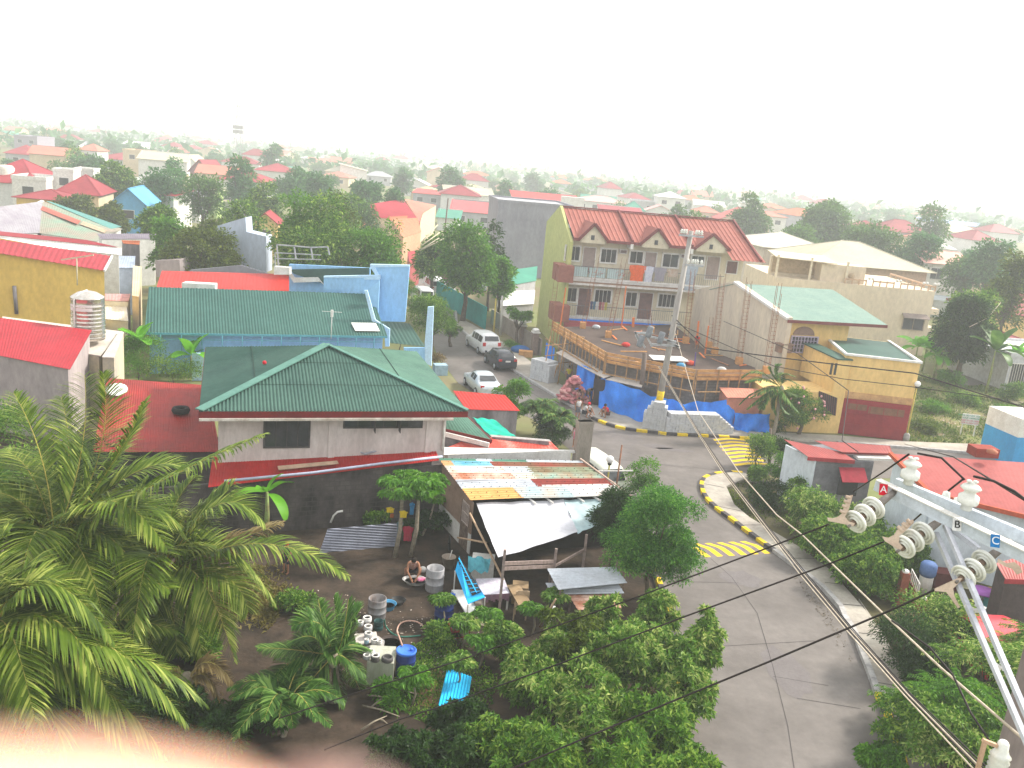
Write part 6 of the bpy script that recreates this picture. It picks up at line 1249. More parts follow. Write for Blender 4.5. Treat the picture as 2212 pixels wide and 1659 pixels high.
n = 10; vs = []
for i in range(n+1):
 a = -1+2*i/n
 for x in (-.95,.95): vs.append((x*1.0, a*1.15,1.75+.18*(1-a*a)))
o.add(vs, [(2*i, 2*i+1,2*i+3,2*i+2) for i in range(n)], True); o.add([(v[0], v[1], v[2]-.05) for v in vs], [(2*i+2,2*i+3,2*i+1,2*i) for i in range(n)]); o.build('roof', M('jeep_red', (.62,.05,.07),(.55,.04,.06), s=2, rough=.25, spec=.6), t)
MB().bx(-.95,.95,-1.2,1.3,.5,1.0).bx(-.9,.9,-2.4,-1.2,.5,.95).build('body', MATS['jeep_red'], t); MB().bx(-.85,.85,-1.1,1.2,1.0,1.7).build('windows', GLASS, t)
wh = MB()
for x in (-.9,.9):
 for y in (-1.8,.8): wh.lathe([(.3,-.1),(.36,-.08),(.36,.08),(.3,.1)], (x, y, .36),18,(1,0,0))
wh.build('wheel', MATS['rubber'], t)
# ---- cars
def car(label, p, rz, kind, paint, scale=.93, name='parked_car', group=None):
 S = {'sedan': [(-2.25,.4,.8,.84,.66,.56),(-2.15,.28,.93,.98,.8,.66),(-1.5,.2,.95,1.06,.87,.68),(-.85,.2,.95,1.4,.88,.6),(-.25,.2,.95,1.46,.88,.6),(.35,.2,.95,1.42,.88,.6),(1.1,.2,.93,1.0,.88,.66),(2.0,.25,.82,.86,.84,.62),(2.25,.38,.66,.7,.68,.5)],
  'mpv': [(-2.25,.4,.95,1.0,.78,.66),(-2.2,.28,1.05,1.2,.84,.7),(-1.95,.22,1.05,1.68,.88,.66),(-1.0,.2,1.03,1.74,.88,.66),(0,.2,1.02,1.74,.88,.66),(.6,.2,1.0,1.68,.88,.64),(1.35,.2,.98,1.08,.88,.68),(2.05,.25,.88,.93,.84,.64),(2.28,.4,.7,.74,.68,.5)],
  'hatch': [(-1.85,.4,.9,.95,.72,.6),(-1.8,.28,.98,1.1,.8,.64),(-1.4,.2,.98,1.45,.84,.58),(-.8,.2,.98,1.52,.84,.6),(0,.2,.97,1.52,.84,.6),(.45,.2,.95,1.46,.84,.58),(1.05,.2,.92,1.0,.84,.62),(1.6,.25,.8,.84,.8,.58),(1.82,.38,.66,.7,.66,.46)],
  'van': [(-2.3,.45,1.1,1.2,.8,.72),(-2.25,.3,1.15,1.85,.85,.74),(-2.1,.25,1.15,1.98,.88,.74),(-1,.22,1.12,2.02,.88,.74),(.6,.22,1.1,2.0,.88,.74),(1.3,.22,1.08,1.92,.88,.72),(1.95,.22,1.05,1.2,.88,.74),(2.25,.28,.85,.9,.84,.68),(2.35,.4,.7,.74,.74,.6)]}[kind]
 t = thing(name, label, 'car', p, rz, group); t.scale = (scale,)*3; body = MB(); vs = []; n = 12
 for x, zb, ze_, zr, w_, wr in S:
  h = zr-ze_; q = [(-w_*.86, zb),(-w_, zb+.16),(-w_*1.0, ze_-.12),(-w_*.96, ze_),(-(w_*.35+wr*.65), ze_+h*.6),(-wr, zr-.04),(-wr*.6, zr)]; ring_ = q+[(-a, z) for a, z in q[::-1]]; vs += [(x, a, z) for a, z in ring_]
 k = 14; fs = []
 for i in range(len(S)-1): fs += [(i*k+j, i*k+(j+1) % k, (i+1)*k+(j+1) % k, (i+1)*k+j) for j in range(k)]
 fs += [tuple(range(k))[::-1], tuple((len(S)-1)*k+j for j in range(k))]; fs = [f[::-1] for f in fs]; body.add(vs, fs, True)
 bo = body.build('body', paint, t)
 g_ = MB(); G = [i for i, s in enumerate(S) if s[3]-s[2] > .3]; i0, i1 = G[0], G[-1]
 for sg in (-1,1):
  for i in range(i0, i1):
   a, b2 = S[i], S[i+1]
   def P_(s, f, dx): z = s[2]+(s[3]-s[2])*f; w2 = s[4]*.96*(1-f)+s[5]*f if f > .0 else s[4]*.96; w2 = s[4]*.96+(s[4]*.35+s[5]*.65-s[4]*.96)*min(1, f/.6) if f < .6 else (s[4]*.35+s[5]*.65)+(s[5]-(s[4]*.35+s[5]*.65))*(f-.6)/.4; return (s[0]+dx, sg*(w2+.012), z)
   q = [P_(a, .1,.06), P_(b2,.1,-.04), P_(b2,.8,-.04), P_(a, .8,.06)]; g_.add(q, [(0,1,2,3) if sg < 0 else (3,2,1,0)])
 def endg(a, b2, sgn):   # between low station a and roof station b2
  q = [(a[0]+sgn*.02+(b2[0]-a[0])*.12, y*a[5]*.9, a[3]+(b2[3]-a[3])*.12+.015) for y in (-1,1)]+[(a[0]+sgn*.02+(b2[0]-a[0])*.88, y*b2[5]*.9, a[3]+(b2[3]-a[3])*.88+.015) for y in (1,-1)]; q = [(x+sgn*.015, y, z+.01) for x, y, z in q]; g_.add(q, [(0,1,2,3) if sgn > 0 else (3,2,1,0)])
 endg(S[i0-1], S[i0], -1); endg(S[i1+1], S[i1], 1); g_.build('windows', GLASS, t)
 L = S[-1][0]; R_ = S[0][0]; tl = M('tail_light', (.6,.02,.02), s=4, rough=.3)
 for y in (-1,1):
  for x in (R_*.62, L*.64):
   w2 = MB(); w2.lathe([(.1,-.11),(.24,-.11),(.31,-.09),(.31,.09),(.24,.11),(.1,.11)], (x, y*S[3][4]*.93,.31),20,(0,1,0)); wh = w2.build('wheel', MATS['rubber'], t); rm_ = MB(); rm_.lathe([(.001,-.12),(.19,-.115),(.2,.115),(.001,.12)], (x, y*S[3][4]*.93,.31),16,(0,1,0)); rm_.build('rim', STEEL, wh)
  b2 = S[1]; MB().box((b2[0]-.03, y*b2[4]*.8, b2[2]-.05),(.08,.26,.16 if kind != 'mpv' else .3)).build('tail_light', tl, t)
  MB().box((L-.14, y*S[-2][4]*.72, S[-1][3]-.02),(.14,.3,.12)).build('headlight', WHITE, t)
 MB().box((R_-.005,0,.72 if kind == 'sedan' else .85),(.03,.42,.13)).build('number_plate', WHITE, t)
 MB().box((R_+.04,0,.42),(.12,1.3,.16)).build('bumper', paint if kind != 'hatch' else BLACK, t)
 mi = MB(); [mi.box((S[i1][0]+.5, y*(S[3][4]+.08),1.02),(.1,.18,.12)) for y in (-1,1)]; mi.build('mirror', paint, t)
 return t
CW = M('car_white', (.78,.79,.8),(.72,.73,.75), s=1, rough=.25, spec=.5); CS = M('car_silver', (.6,.65,.7),(.54,.6,.65), s=1, rough=.25, metal=.3, spec=.5); CB = M('car_black', (.03,.035,.05),(.02,.025,.035), s=1, rough=.2, spec=.6)
dv = V2(g(7,205,440))-V2(g(7,300,505)); sa = math.atan2(dv.y, dv.x); sa = ANG+R(90)
car('white people carrier parked up the street, farthest of the three near cars', V2(g(7,370,450)), sa+R(4), 'mpv', CW, 1.02)
car('black hatchback parked just behind the white people carrier', V2(g(7,520,590)), sa+R(3), 'hatch', CB, 1.0)
car('silver-white sedan parked alone on the left side of the street', V2(g(7,365,800)), sa+R(1), 'sedan', CS, 1.0)
car('small white van driving up the street, in front of its twin behind the blue pillar', V2(g(6,1745,320)), sa+R(2), 'van', CW, .95)
car('white van farther up the street, above the other one', V2(g(6,1850,235)), sa, 'van', M('car_greywhite', (.7,.72,.74)),1.0)
car('dark red jeep almost hidden by the tree at the top of the street', V2(g(6,1985,130)), sa, 'van', M('car_maroon', (.25,.03,.04), rough=.3),.85)
car('silver car under the trees on the right side of the street top', V2(g(2,1900,1690)), sa, 'sedan', CS, 1.0)
car('white and green van parked behind the patchwork roof, seen from above', V2(g(11,1640,440)), sa+R(185), 'van', M('car_cream', (.66,.66,.6),(.56,.6,.5), rough=.3),.88)
# ---- people
SKIN = M('skin', (.34,.17,.1),(.28,.13,.08), s=6, rough=.6)
def skinned(name, joints, edges, mat, parent, sub=2):
 ks = list(joints); me = bpy.data.meshes.new(name); me.from_pydata([joints[k][0] for k in ks], [(ks.index(a), ks.index(b)) for a, b in edges], [])
 o = bpy.data.objects.new(name, me); COL.objects.link(o); md = o.modifiers.new('skin', 'SKIN'); md.use_smooth_shade = True
 for i, k in enumerate(ks): sv = me.skin_vertices[0].data[i]; sv.radius = (joints[k][1],)*2; sv.use_root = (i == 0)
 s = o.modifiers.new('sub', 'SUBSURF'); s.levels = s.render_levels = sub
 dg = bpy.context.evaluated_depsgraph_get(); m2 = bpy.data.meshes.new_from_object(o.evaluated_get(dg)); m2.materials.clear(); bpy.data.objects.remove(o)
 return link(name, m2, mat, parent)
POSE = {
'stand': dict(pel=(0,0,.92), ch=(0,.0,1.28), nk=(0,0,1.44), hd=(0,.02,1.54), tp=(0,.02,1.64), sl=(-.18,0,1.38), el=(-.26,.0,1.1), hl=(-.24,.12,.88), sr=(.18,0,1.38), er=(.26,0,1.1), hr=(.25,.1,.86), hpl=(-.1,0,.88), kl=(-.11,.03,.48), fl=(-.12,-.02,.08), tl=(-.13,.14,.03), hpr=(.1,0,.88), kr=(.12,.05,.48), fr=(.14,.02,.08), tr=(.15,.18,.03)),
'squat': dict(pel=(0,-.1,.3), ch=(0,.05,.62), nk=(0,.1,.78), hd=(0,.16,.87), tp=(0,.2,.96), sl=(-.18,.08,.72), el=(-.24,.28,.5), hl=(-.14,.5,.32), sr=(.18,.08,.72), er=(.24,.28,.5), hr=(.12,.5,.3), hpl=(-.1,-.08,.3), kl=(-.2,.3,.46), fl=(-.18,.16,.08), tl=(-.2,.32,.03), hpr=(.1,-.08,.3), kr=(.2,.3,.46), fr=(.18,.16,.08), tr=(.2,.32,.03)),
'wash': dict(pel=(0,-.12,.28), ch=(0,.1,.56), nk=(0,.2,.7), hd=(0,.28,.76), tp=(0,.34,.84), sl=(-.17,.17,.64), el=(-.22,.38,.42), hl=(-.1,.52,.18), sr=(.17,.17,.64), er=(.22,.38,.42), hr=(.08,.54,.18), hpl=(-.1,-.1,.28), kl=(-.26,.24,.44), fl=(-.24,.1,.08), tl=(-.27,.27,.03), hpr=(.1,-.1,.28), kr=(.26,.24,.44), fr=(.24,.1,.08), tr=(.27,.27,.03)),
'bend': dict(pel=(0,-.1,.9), ch=(0,.2,1.12), nk=(0,.36,1.2), hd=(0,.46,1.2), tp=(0,.56,1.22), sl=(-.17,.28,1.14), el=(-.2,.36,.86), hl=(-.14,.46,.62), sr=(.17,.28,1.14), er=(.2,.36,.86), hr=(.12,.48,.6), hpl=(-.1,-.1,.86), kl=(-.12,-.02,.48), fl=(-.12,-.08,.08), tl=(-.13,.08,.03), hpr=(.1,-.1,.86), kr=(.12,-.02,.48), fr=(.12,-.06,.08), tr=(.13,.1,.03)),
'sit': dict(pel=(0,-.05,.5), ch=(0,0,.86), nk=(0,.03,1.02), hd=(0,.08,1.12), tp=(0,.1,1.22), sl=(-.18,.02,.96), el=(-.24,.18,.78), hl=(-.12,.36,.8), sr=(.18,.02,.96), er=(.24,.18,.78), hr=(.1,.38,.8), hpl=(-.1,-.02,.5), kl=(-.12,.4,.5), fl=(-.12,.42,.08), tl=(-.12,.56,.03), hpr=(.1,-.02,.5), kr=(.12,.4,.5), fr=(.12,.42,.08), tr=(.12,.56,.03))}
def person(label, p, rz, pose, shirt, legs, hair=(.02,.015,.012), cap=None, scale=1, slv=True, skirt=False):
 J = {k: Vector(v) for k, v in POSE[pose].items()}; t = thing('person', label, 'person', p, rz); t.scale = (scale,)*3
 rad = dict(pel=.125, ch=.13, nk=.05, hd=.085, tp=.07, sl=.06, el=.042, hl=.03, sr=.06, er=.042, hr=.03, hpl=.085, kl=.06, fl=.04, tl=.035, hpr=.085, kr=.06, fr=.04, tr=.035)
 E_ = [('pel', 'ch'),('ch', 'nk'),('nk', 'hd'),('hd', 'tp'),('ch', 'sl'),('sl', 'el'),('el', 'hl'),('ch', 'sr'),('sr', 'er'),('er', 'hr'),('pel', 'hpl'),('hpl', 'kl'),('kl', 'fl'),('fl', 'tl'),('pel', 'hpr'),('hpr', 'kr'),('kr', 'fr'),('fr', 'tr')]
 JJ = {k: (J[k], rad[k]) for k in J}
 for h_, e_ in (('hl', 'el'),('hr', 'er')):
  d_ = (J[h_]-J[e_]).normalized(); s_ = Vector((1,0,0)); pm = J[h_]+d_*.06; JJ[h_+'p'] = (pm, .028); E_.append((h_, h_+'p'))
  for i in range(4): f = pm+d_*(.07+.01*(i in (1,2)))+s_*(i-1.5)*.018; JJ['%s%d' % (h_, i)] = (f, .008); E_.append((h_+'p', '%s%d' % (h_, i)))
  th = J[h_]+d_*.05+s_*(.05 if h_ == 'hl' else -.05); JJ[h_+'t'] = (th, .009); E_.append((h_, h_+'t'))
 JJ = {'pel': JJ['pel'], **{k: v for k, v in JJ.items() if k != 'pel'}}
 skinned('body', JJ, E_, SKIN, t, 1)
 sj = {'a': (J['pel']+Vector((0,0,.04)),.145), 'b': (J['ch'], .15), 'c': (J['nk'].lerp(J['ch'], .35),.08), 'd': (J['sl'], .075), 'e': (J['sr'], .075)}; se = [('a', 'b'),('b', 'c'),('b', 'd'),('b', 'e')]
 if slv: sj['f'] = (J['sl'].lerp(J['el'], .55),.065); sj['g'] = (J['sr'].lerp(J['er'], .55),.065); se += [('d', 'f'),('e', 'g')]
 skinned('shirt', sj, se, M('shirt_%g_%g_%g' % shirt, shirt, s=6, rough=.9), t)
 kf = .9; lj = {'a': (J['pel'], .145), 'b': (J['hpl'], .1), 'c': (J['hpl'].lerp(J['kl'], kf),.08), 'd': (J['hpr'], .1), 'e': (J['hpr'].lerp(J['kr'], kf),.08)}
 skinned('skirt' if skirt else 'shorts', lj, [('a', 'b'),('b', 'c'),('a', 'd'),('d', 'e')], M('legs_%g_%g_%g' % legs, legs, s=6, rough=.9), t)
 c_ = J['hd']; up_ = (J['tp']-J['nk']).normalized(); fw = Vector((0,1,0)); fw = (fw-up_*fw.dot(up_)).normalized()
 MB().ball(c_+up_*.05-fw*.02,(.1,.11,.1),12).build('cap' if cap else 'hair', M('cap_red', cap, s=5) if cap else M('hair_black', hair, s=8), t)
 MB().ball(c_+fw*.105-up_*.005,(.014,.02,.02),8).build('nose', SKIN, t)
 ey2 = MB(); [ey2.ball(c_+fw*.095+up_*.02+Vector((x, 0,0)),.01,6) for x in (-.035,.035)]; ey2.ball(c_+fw*.09-up_*.045,(.022,.008,.006),6); ey2.build('eyes_and_mouth', M('eye_dark', (.03,.01,.01)), t); return t
person('man standing in a white sleeveless shirt and grey shorts by the kerb', g(7,1190,1050,.14), R(200), 'stand', (.75,.75,.76),(.14,.15,.18), slv=False, scale=.92)
person('man in a white shirt and red cap crouching beside the standing man', g(7,1265,1025,.14), R(230), 'squat', (.72,.72,.74),(.03,.03,.04), cap=(.7,.02,.05), scale=1.05)
person('boy in a red shirt squatting by the blue tarp', g(7,1440,1030,.14), R(120), 'squat', (.7,.03,.06),(.15,.08,.06), scale=.95)
person('worker bending with a bare back before the pink sacks', g(7,1225,925,.14), R(150), 'bend', (.2,.1,.07),(.25,.16,.2), scale=.95)
person('worker in a dark grey shirt bending at the dark doorway', g(7,1280,915,.14), R(200), 'bend', (.16,.17,.2),(.1,.08,.08), scale=1.0)
person('worker in a yellow-green shirt inside the site entrance', g(7,1110,760,.1), R(190), 'stand', (.5,.42,.02),(.12,.1,.12), scale=.95)
person('person in a pink dress walking beside the concrete post', g(7,1175,1290,.05), R(160), 'stand', (.72,.2,.3),(.68,.2,.28), scale=.95, skirt=True)
person('small figure in red working on the deck by the cream wall', g(8,325,440,3.3), R(160), 'bend', (.75,.04,.02),(.5,.06,.04), scale=.85)
person('woman squatting in the yard washing clothes in a white basin', g(10,1662,1190), R(192), 'wash', (.45,.3,.26),(.03,.03,.04), scale=1.12, slv=False)
person('figure in a red cap and dark clothes half hidden behind the long palm frond', g(10,575,1160), R(150), 'stand', (.04,.04,.06),(.04,.04,.05), cap=(.7,.02,.05), scale=.8)
person('person in a white shirt sitting at the light blue table', g(13,2030,1300), R(-20), 'sit', (.75,.77,.8),(.1,.12,.2), scale=1.0)
# ---- lamps, poles
def lamp(label, p, h, r, polem, base=.0, name='globe_lamp'):
 t = thing(name, label, 'street lamp', p); MB().tube([(0,0,0),(0,0, h-r)], [.05,.04], 8).build('pole', polem, t)
 if base: MB().lathe([(.22,0),(.2, base),(.1, base+.1)], (0,0,0),12).build('base', CONC, t)
 MB().ball((0,0, h), r, 16).build('globe', M('globe_white', (.85,.85,.85),(.8,.8,.8), s=1, rough=.3), t); MB().lathe([(.1, h-r-.08),(.12, h-r+.05)], (0,0,0),10).build('holder', BLACK, t); return t
YP = M('yellow_pole', (.62,.48,.12),(.5,.38,.1), s=5)
p = g(9,1190,960,.1); lamp('white globe lamp on a thin yellow pole beside the garage gate', p, hy(p, (0,0,1), K(9,0,472)[1]),.2, YP, .45)
p = g(11,1720,420,0); p = g(11,1700,560,0); lamp('white globe lamp on a yellow pole in front of the van behind the shanty', p, hy(p, (0,0,1), K(11,0,175)[1]),.2, M('olive_pole', (.4,.36,.08)))
for (x, y), yt, lb in (((815,490),300, 'brown gate pillar with a white lamp cap near the site scaffold'),((710,400),240, 'farther brown gate pillar with a white cap, by the planter tree')):
 p = g(7, x, y); h = hy(p, (0,0,1), K(7,0, yt)[1]); t = thing('gate_pillar', lb, 'gate pillar', p, ANG); MB().bx(-.25,.25,-.25,.25,0, h).build('pillar', M('pillar_brown', (.26,.2,.17),(.18,.13,.12), s=4), t); MB().bx(-.32,.32,-.32,.32, h, h+.12).ball((0,0, h+.25),(.32,.32,.16),12).build('lamp_cap', WHITE, t)
tag(MB().bx(0,14,0,.15,0,1.5).build('boundary_wall', M('wall_brown', (.32,.27,.24),(.24,.2,.18), s=1), None, g(7,880,500), ANG+R(92)), 'brownish low boundary wall beside the pavement below the apartments', 'wall')
tag(MB().bx(0,16,0,.1,0,2.2).build('teal_fence', M('teal_fence', (.03,.3,.28),(.025,.24,.22), s=1), None, g(7,400,270), ANG+R(95)), 'teal green fence along the street behind the white people carrier', 'fence')
tag(MB().ball((0,0,.35),(.9,.6,.4),10).build('blue_cover', M('blue_cover', (.03,.12,.32)), None, g(7,700,480)), 'dark blue covered heap at the foot of the gate pillars', 'covered heap')
tag(MB().bx(-.6,.6,-.4,.4,0,.5).build('brown_crate', FORM, None, g(7,745,505)), 'brown wooden crate beside the dark blue heap', 'crate')
CPOLE = M('concrete_pole', (.62,.6,.56),(.5,.48,.45), s=2, rough=.85, streak=4)
def tpole(label, base, topc, r0, r1, mat=CPOLE, name='utility_pole', cat='utility pole'):
 """round tapered pole from the ground to a photo point at the same depth"""
 q = dp(*topc, base.y); t = thing(name, label, cat, V2(base)); MB().tube([Vector((0,0,0)),(q-V2(base))], [r0, r1], 12).build('pole', mat, t); return t, q-V2(base)
pb = g(7,1857,1128); pt_, tp_ = tpole('tall leaning concrete utility pole standing at the construction site', pb, (3,1550,640),.23,.15, M('weathered_pole', (.42,.4,.38),(.3,.28,.27), s=2, streak=4))
def yb(f0, f1, mat, r): MB().tube([tp_*f0, tp_*f1], [r, r*.98], 12).build('painted_band', mat, pt_)
yb(.03,.1, MATS['kerb_yellow'], .24); yb(.1,.14, BLACK, .238); yb(.14,.2, MATS['kerb_yellow'], .236)
GLZ = M('porcelain', (.78,.79,.74),(.7,.71,.66), s=2, rough=.25, spec=.6)
def ins_small(mb, p, r=.12, h=.28): mb.lathe([(r*.4,0),(r, h*.2),(r*.5, h*.35),(r, h*.55),(r*.4, h*.75),(r*.5, h)], p, 10)
for yy, xs in ((665,(1465,1485,1505,1590,1612,1636)),(910,(1520,1560,1580,1600,1635))):
 P_ = [dp(3, x, yy+(x-1500)*.09+(8 if yy > 800 else 0), pb.y-.25)-V2(pb) for x in xs]; mb = MB(); mb.bar(P_[0]-Vector((.15,0,.1)), P_[-1]+Vector((.15,0,-.1)),.12,.12); mb.build('crossarm', STEEL, pt_); mb = MB(); [ins_small(mb, p_) for p_ in P_]; mb.build('insulator', GLZ, pt_)
mb = MB(); L0 = lambda c, x, y, Y=None: dp(c, x, y, Y or pb.y-.4)-V2(pb)
for a, c_ in (((1060,1520),(1220,1525)),((1150,1545),(1420,1600)),((1210,1620),(1450,1635)),((1070,1540),(1110,1620)),((1160,1540),(1210,1640)),((1340,1580),(1450,1650)),((1060,1510),(1150,1650))): mb.bar(L0(3, *a), L0(3, *c_),.12)
mb.build('steel_frame', STEEL, pt_)
mb = MB(); p_ = L0(7,1790,350); [mb.lathe([(.16,0),(.2,.1),(.2,.7),(.16,.75)], L0(7, x, y),12,(.2,0,1)) for x, y in ((1725,420),(1800,340),(1900,390))]; mb.build('fuse_cutout', M('dark_steel', (.25,.27,.3)), pt_)
p2 = g(7,1730,1010,0); tpole('short dark wooden pole left of the leaning concrete pole', p2,(7,1775,475),.2,.16, M('dark_pole', (.18,.14,.12)))
bp_ = g(9,1640,425); tpole('plain concrete pole beside the banana plants at the back street', bp_, (4,1720,1460),.28,.18)
tpole('dark pole in front of the big round trees behind the blue house', V2(g(2,730,1900)),(2,742,1040),.16,.12, M('dark_pole', (1,)*3))
tpole('thin dark pole rising by the red gabled houses', V2(g(2,1600,1500)),(2,1660,900),.14,.1, M('dark_pole', (1,)*3))
tpole('yellowish thin lamp pole along the street near the teal fence', V2(g(7,470,320)),(7,490,5),.1,.06, YP)
tpole('pale pole next to the yellowish one near the teal fence', V2(g(7,530,320)),(7,545,-20),.12,.08)
pp = g(8,960,1190,.1); tpole('dark thin post standing in the verge below the palm', V2(g(8,955,1440)),(8,965,1130),.1,.08, M('dark_pole', (1,)*3))
t, q = tpole('rusty pole with a crosspiece beside the globe lamp behind the shanty', V2(g(11,1770,640)),(11,1850,50),.05,.04, RUST); MB().bar(q*.62+Vector((-1.0,0,-.1)), q*.62+Vector((.7,0,.1)),.06).build('crosspiece', WHITE, t)
for i, (x0, y0, x1, y1) in enumerate(((1430,1280,1570,1130),(1430,1310,1610,1180),(1430,1340,1650,1200),(1430,1345,1740,1190),(1450,1260,1540,1190))):
 a, c_ = dp(2, x0, y0,95), dp(2, x1, y1,100); tag(MB().tube([Vector(), c_-a], .07,5).build('bamboo_pole', M('pale_bamboo', (.55,.5,.36)), None, a),('first of five pale bamboo poles leaning out over the street, topmost', 'second pale bamboo pole over the street', 'third pale bamboo pole over the street', 'fourth and longest pale bamboo pole over the street', 'short pale bamboo pole at the root of the fan over the street')[i], 'bamboo pole')
# ---- wires
def ds(c, x, y, S): v = ray(*K(c, x, y)).normalized(); return Vector((0,0, CH))+v*S
def wire(label, pts, S0, S1, r, mat, n=10, name='wire'):
 """pts: photo points; distances run from S0 to S1"""
 U = [K(*p) for p in pts]; L = [0]
 for a, b2 in zip(U, U[1:]): L.append(L[-1]+math.dist(a, b2))
 P_ = []
 for i in range(len(pts)-1):
  for k in range(4 if i < len(pts)-2 else 5):
   f = k/4; s = (L[i]+(L[i+1]-L[i])*f)/L[-1]; S = 1/(1/S0+(1/S1-1/S0)*s); P_.append(ds(0, U[i][0]+(U[i+1][0]-U[i][0])*f, U[i][1]+(U[i+1][1]-U[i][1])*f, S))
 o0 = P_[-1]; return tag(MB().tube([p-o0 for p in P_], r, 6).build(name, mat, None, o0), label, 'wire')
WK = M('wire_black', (.03,.027,.027),(.05,.04,.04), s=5, rough=.6); WT = M('wire_tan', (.6,.52,.42),(.45,.38,.3), s=8, rough=.7)
wire('pale rope-like guy cable from the leaning pole to the lower right corner', [(7,2030,270),(8,340,980),(12,960,415),(12,1290,790),(13,300,560),(13,1000,1240),(14,1500,800),(14,2230,1430)], 60,10,.014, WT, name='guy_cable')
for i, (dx, mm, lb) in enumerate(((0, WK, 'black power cable of the bundle along the curved pavement, leftmost'),(14, WT, 'tan cable in the middle of the bundle along the curved pavement'),(26, WK, 'black cable at the right of the bundle along the curved pavement'),(-22, WT, 'thin tan cable left of the bundle along the curved pavement'),(44, WK, 'outermost black cable of the bundle, nearest the pavement'))):
 wire(lb, [(8,0+dx*.3,590),(8,330+dx*.3,1150),(12,830+dx*.5,420),(12,1290+dx*.7,1020),(12,1500+dx, 1290),(13,700+dx, 1380),(14,1200+dx, 1030),(14,1830+dx*2,1680)], 58,13,.011, mm)
wire('thick black line from insulator string A sloping down across the road', [(13,520,470),(12,1740,870),(12,1250,1060),(12,530,1330),(12,0,1530),(15,1230,740),(15,500,965),(15,-300,1230)], 10.2,13,.01, WK)
wire('thick black line from insulator string B crossing the bottom trees', [(13,1000,615),(12,1750,1210),(12,900,1520),(12,530,1655),(15,1850,860),(15,1060,1140),(15,740,1240),(0,700,1620)], 10.2,13,.01, WK)
wire('thick black line from insulator string C over the bottom of the road', [(13,1440,1030),(13,1100,1190),(13,0,1655),(0,1440,1520),(0,1060,1680)], 10.2,12.5,.012, WT if False else WK)
wire('black wire from the first post insulator down into the garden', [(9,1215,1080),(9,1000,1230),(9,740,1400)], 10.3,22,.012, WK)
wire('black wire from the second post insulator down behind the crossarm', [(9,1690,1290),(9,1450,1480),(9,1260,1650)], 10.3,14,.012, WK)
wire('black wire coming from upper right of the first post insulator', [(9,1290,1070),(9,1500,1110),(9,1700,1300)], 10.3,10.3,.012, WK)
wire('twisted black wire leaving the second post insulator to the right edge', [(9,1780,1270),(9,1950,1310),(9,2130,1400),(9,2260,1500)], 10.3,9.8,.014, WK)
wire('long dark wire crossing the rose-red roof', [(9,1180,990),(9,1600,1100),(9,2260,1500)], 40,10,.012, WK)
wire('service wires crossing in front of the yellow house', [(7,2010,150),(8,400,430),(8,1000,510),(8,1500,570),(8,2212,650),(9,2300,700)], 58,50,.035, WK)
wire('lower service wire across the yellow garage wall', [(7,2010,200),(8,1000,590),(8,1600,700),(9,1200,490),(9,2000,600)], 58,50,.022, WK)
wire('diagonal wire falling across the yellow wall to the outbuilding', [(8,560,200),(8,1200,480),(8,1640,800),(9,640,960),(9,780,1060)], 62,38,.02, WK)
wire('thin black vine-like wire through the lower right bushes', [(14,1070,385),(14,1400,620),(14,1600,860),(14,1750,1180),(14,1950,1480)], 12,10.5,.012, WK)
wire('pale wire from the back street pole up to the conical tree', [(4,1740,1470),(4,1900,1390),(4,2010,1260)], 88,92,.03, WT)
# ---- near power pole with crossarms
near = thing('power_pole', 'near power pole with twin blue-grey crossarms, lettered A, B and C, at the right edge', 'utility pole', (0,0,0))
PB = M('crossarm_paint', (.62,.68,.76),(.5,.55,.62), s=3, rough=.55, streak=1)
a0, a1 = ds(13,935,120,10.6), ds(13,2420,840,9.9); b0, b1 = ds(13,1105,112,10.9), ds(13,2420,660,10.2)
pfoot = ds(14,2400,560,10.4); near.location = V2(pfoot); o0 = near.location
def LB(mb, p, q, w, h): mb.bar(Vector(p)-o0, Vector(q)-o0, w, h)
mb = MB(); LB(mb, a0, a1,.06,.125); mb.build('crossarm', PB, near); mb = MB(); LB(mb, b0, b1,.06,.13); mb.build('crossarm', PB, near)
mb = MB(); LB(mb, a0+Vector((0,-.03,.068)), a1+Vector((0,-.03,.068)),.1,.012); mb.build('crossarm_flange', M('flange', (.75,.74,.7)), near)
MB().tube([(0,0,0),(0,0,13)], [.22,.16], 14).build('pole', M('near_pole', (.26,.22,.2),(.16,.13,.12), s=2, streak=4, rough=.9), near)
mb = MB()
for p, q in (((13,1450,540),(14,2290,1560)),((13,1530,470),(14,2290,1330))): LB(mb, ds(*p, 10.4), ds(*q, 9.2),.045,.045)
LB(mb, ds(13,1560,480,10.4), ds(13,1820,680,10.3),.05,.05)
mb.build('brace', M('brace_grey', (.58,.6,.66),(.46,.48,.54), s=4, rough=.5), near)
mb = MB()
for (x0, y0),(x1, y1) in (((1700,250),(1780,300)),((1790,240),(1880,290)),((1930,750),(2020,800)),((2010,740),(2085,790)),((1780,300),(1880,290)),((2020,800),(2085,790))): LB(mb, ds(14, x0, y0,9.9), ds(14, x1, y1,9.9),.04,.03)
mb.build('brace_clip', WHITE, near)
def disc(mb, c_, ax): mb.lathe([(.02,-.06),(.05,-.05),(.055,-.01),(.12,.0),(.128,.014),(.127,.04),(.112,.042),(.106,.022),(.094,.022),(.09,.048),(.08,.048),(.074,.024),(.062,.024),(.058,.054),(.048,.054),(.04,.03),(.02,.03)], Vector(c_)-o0,30, ax)
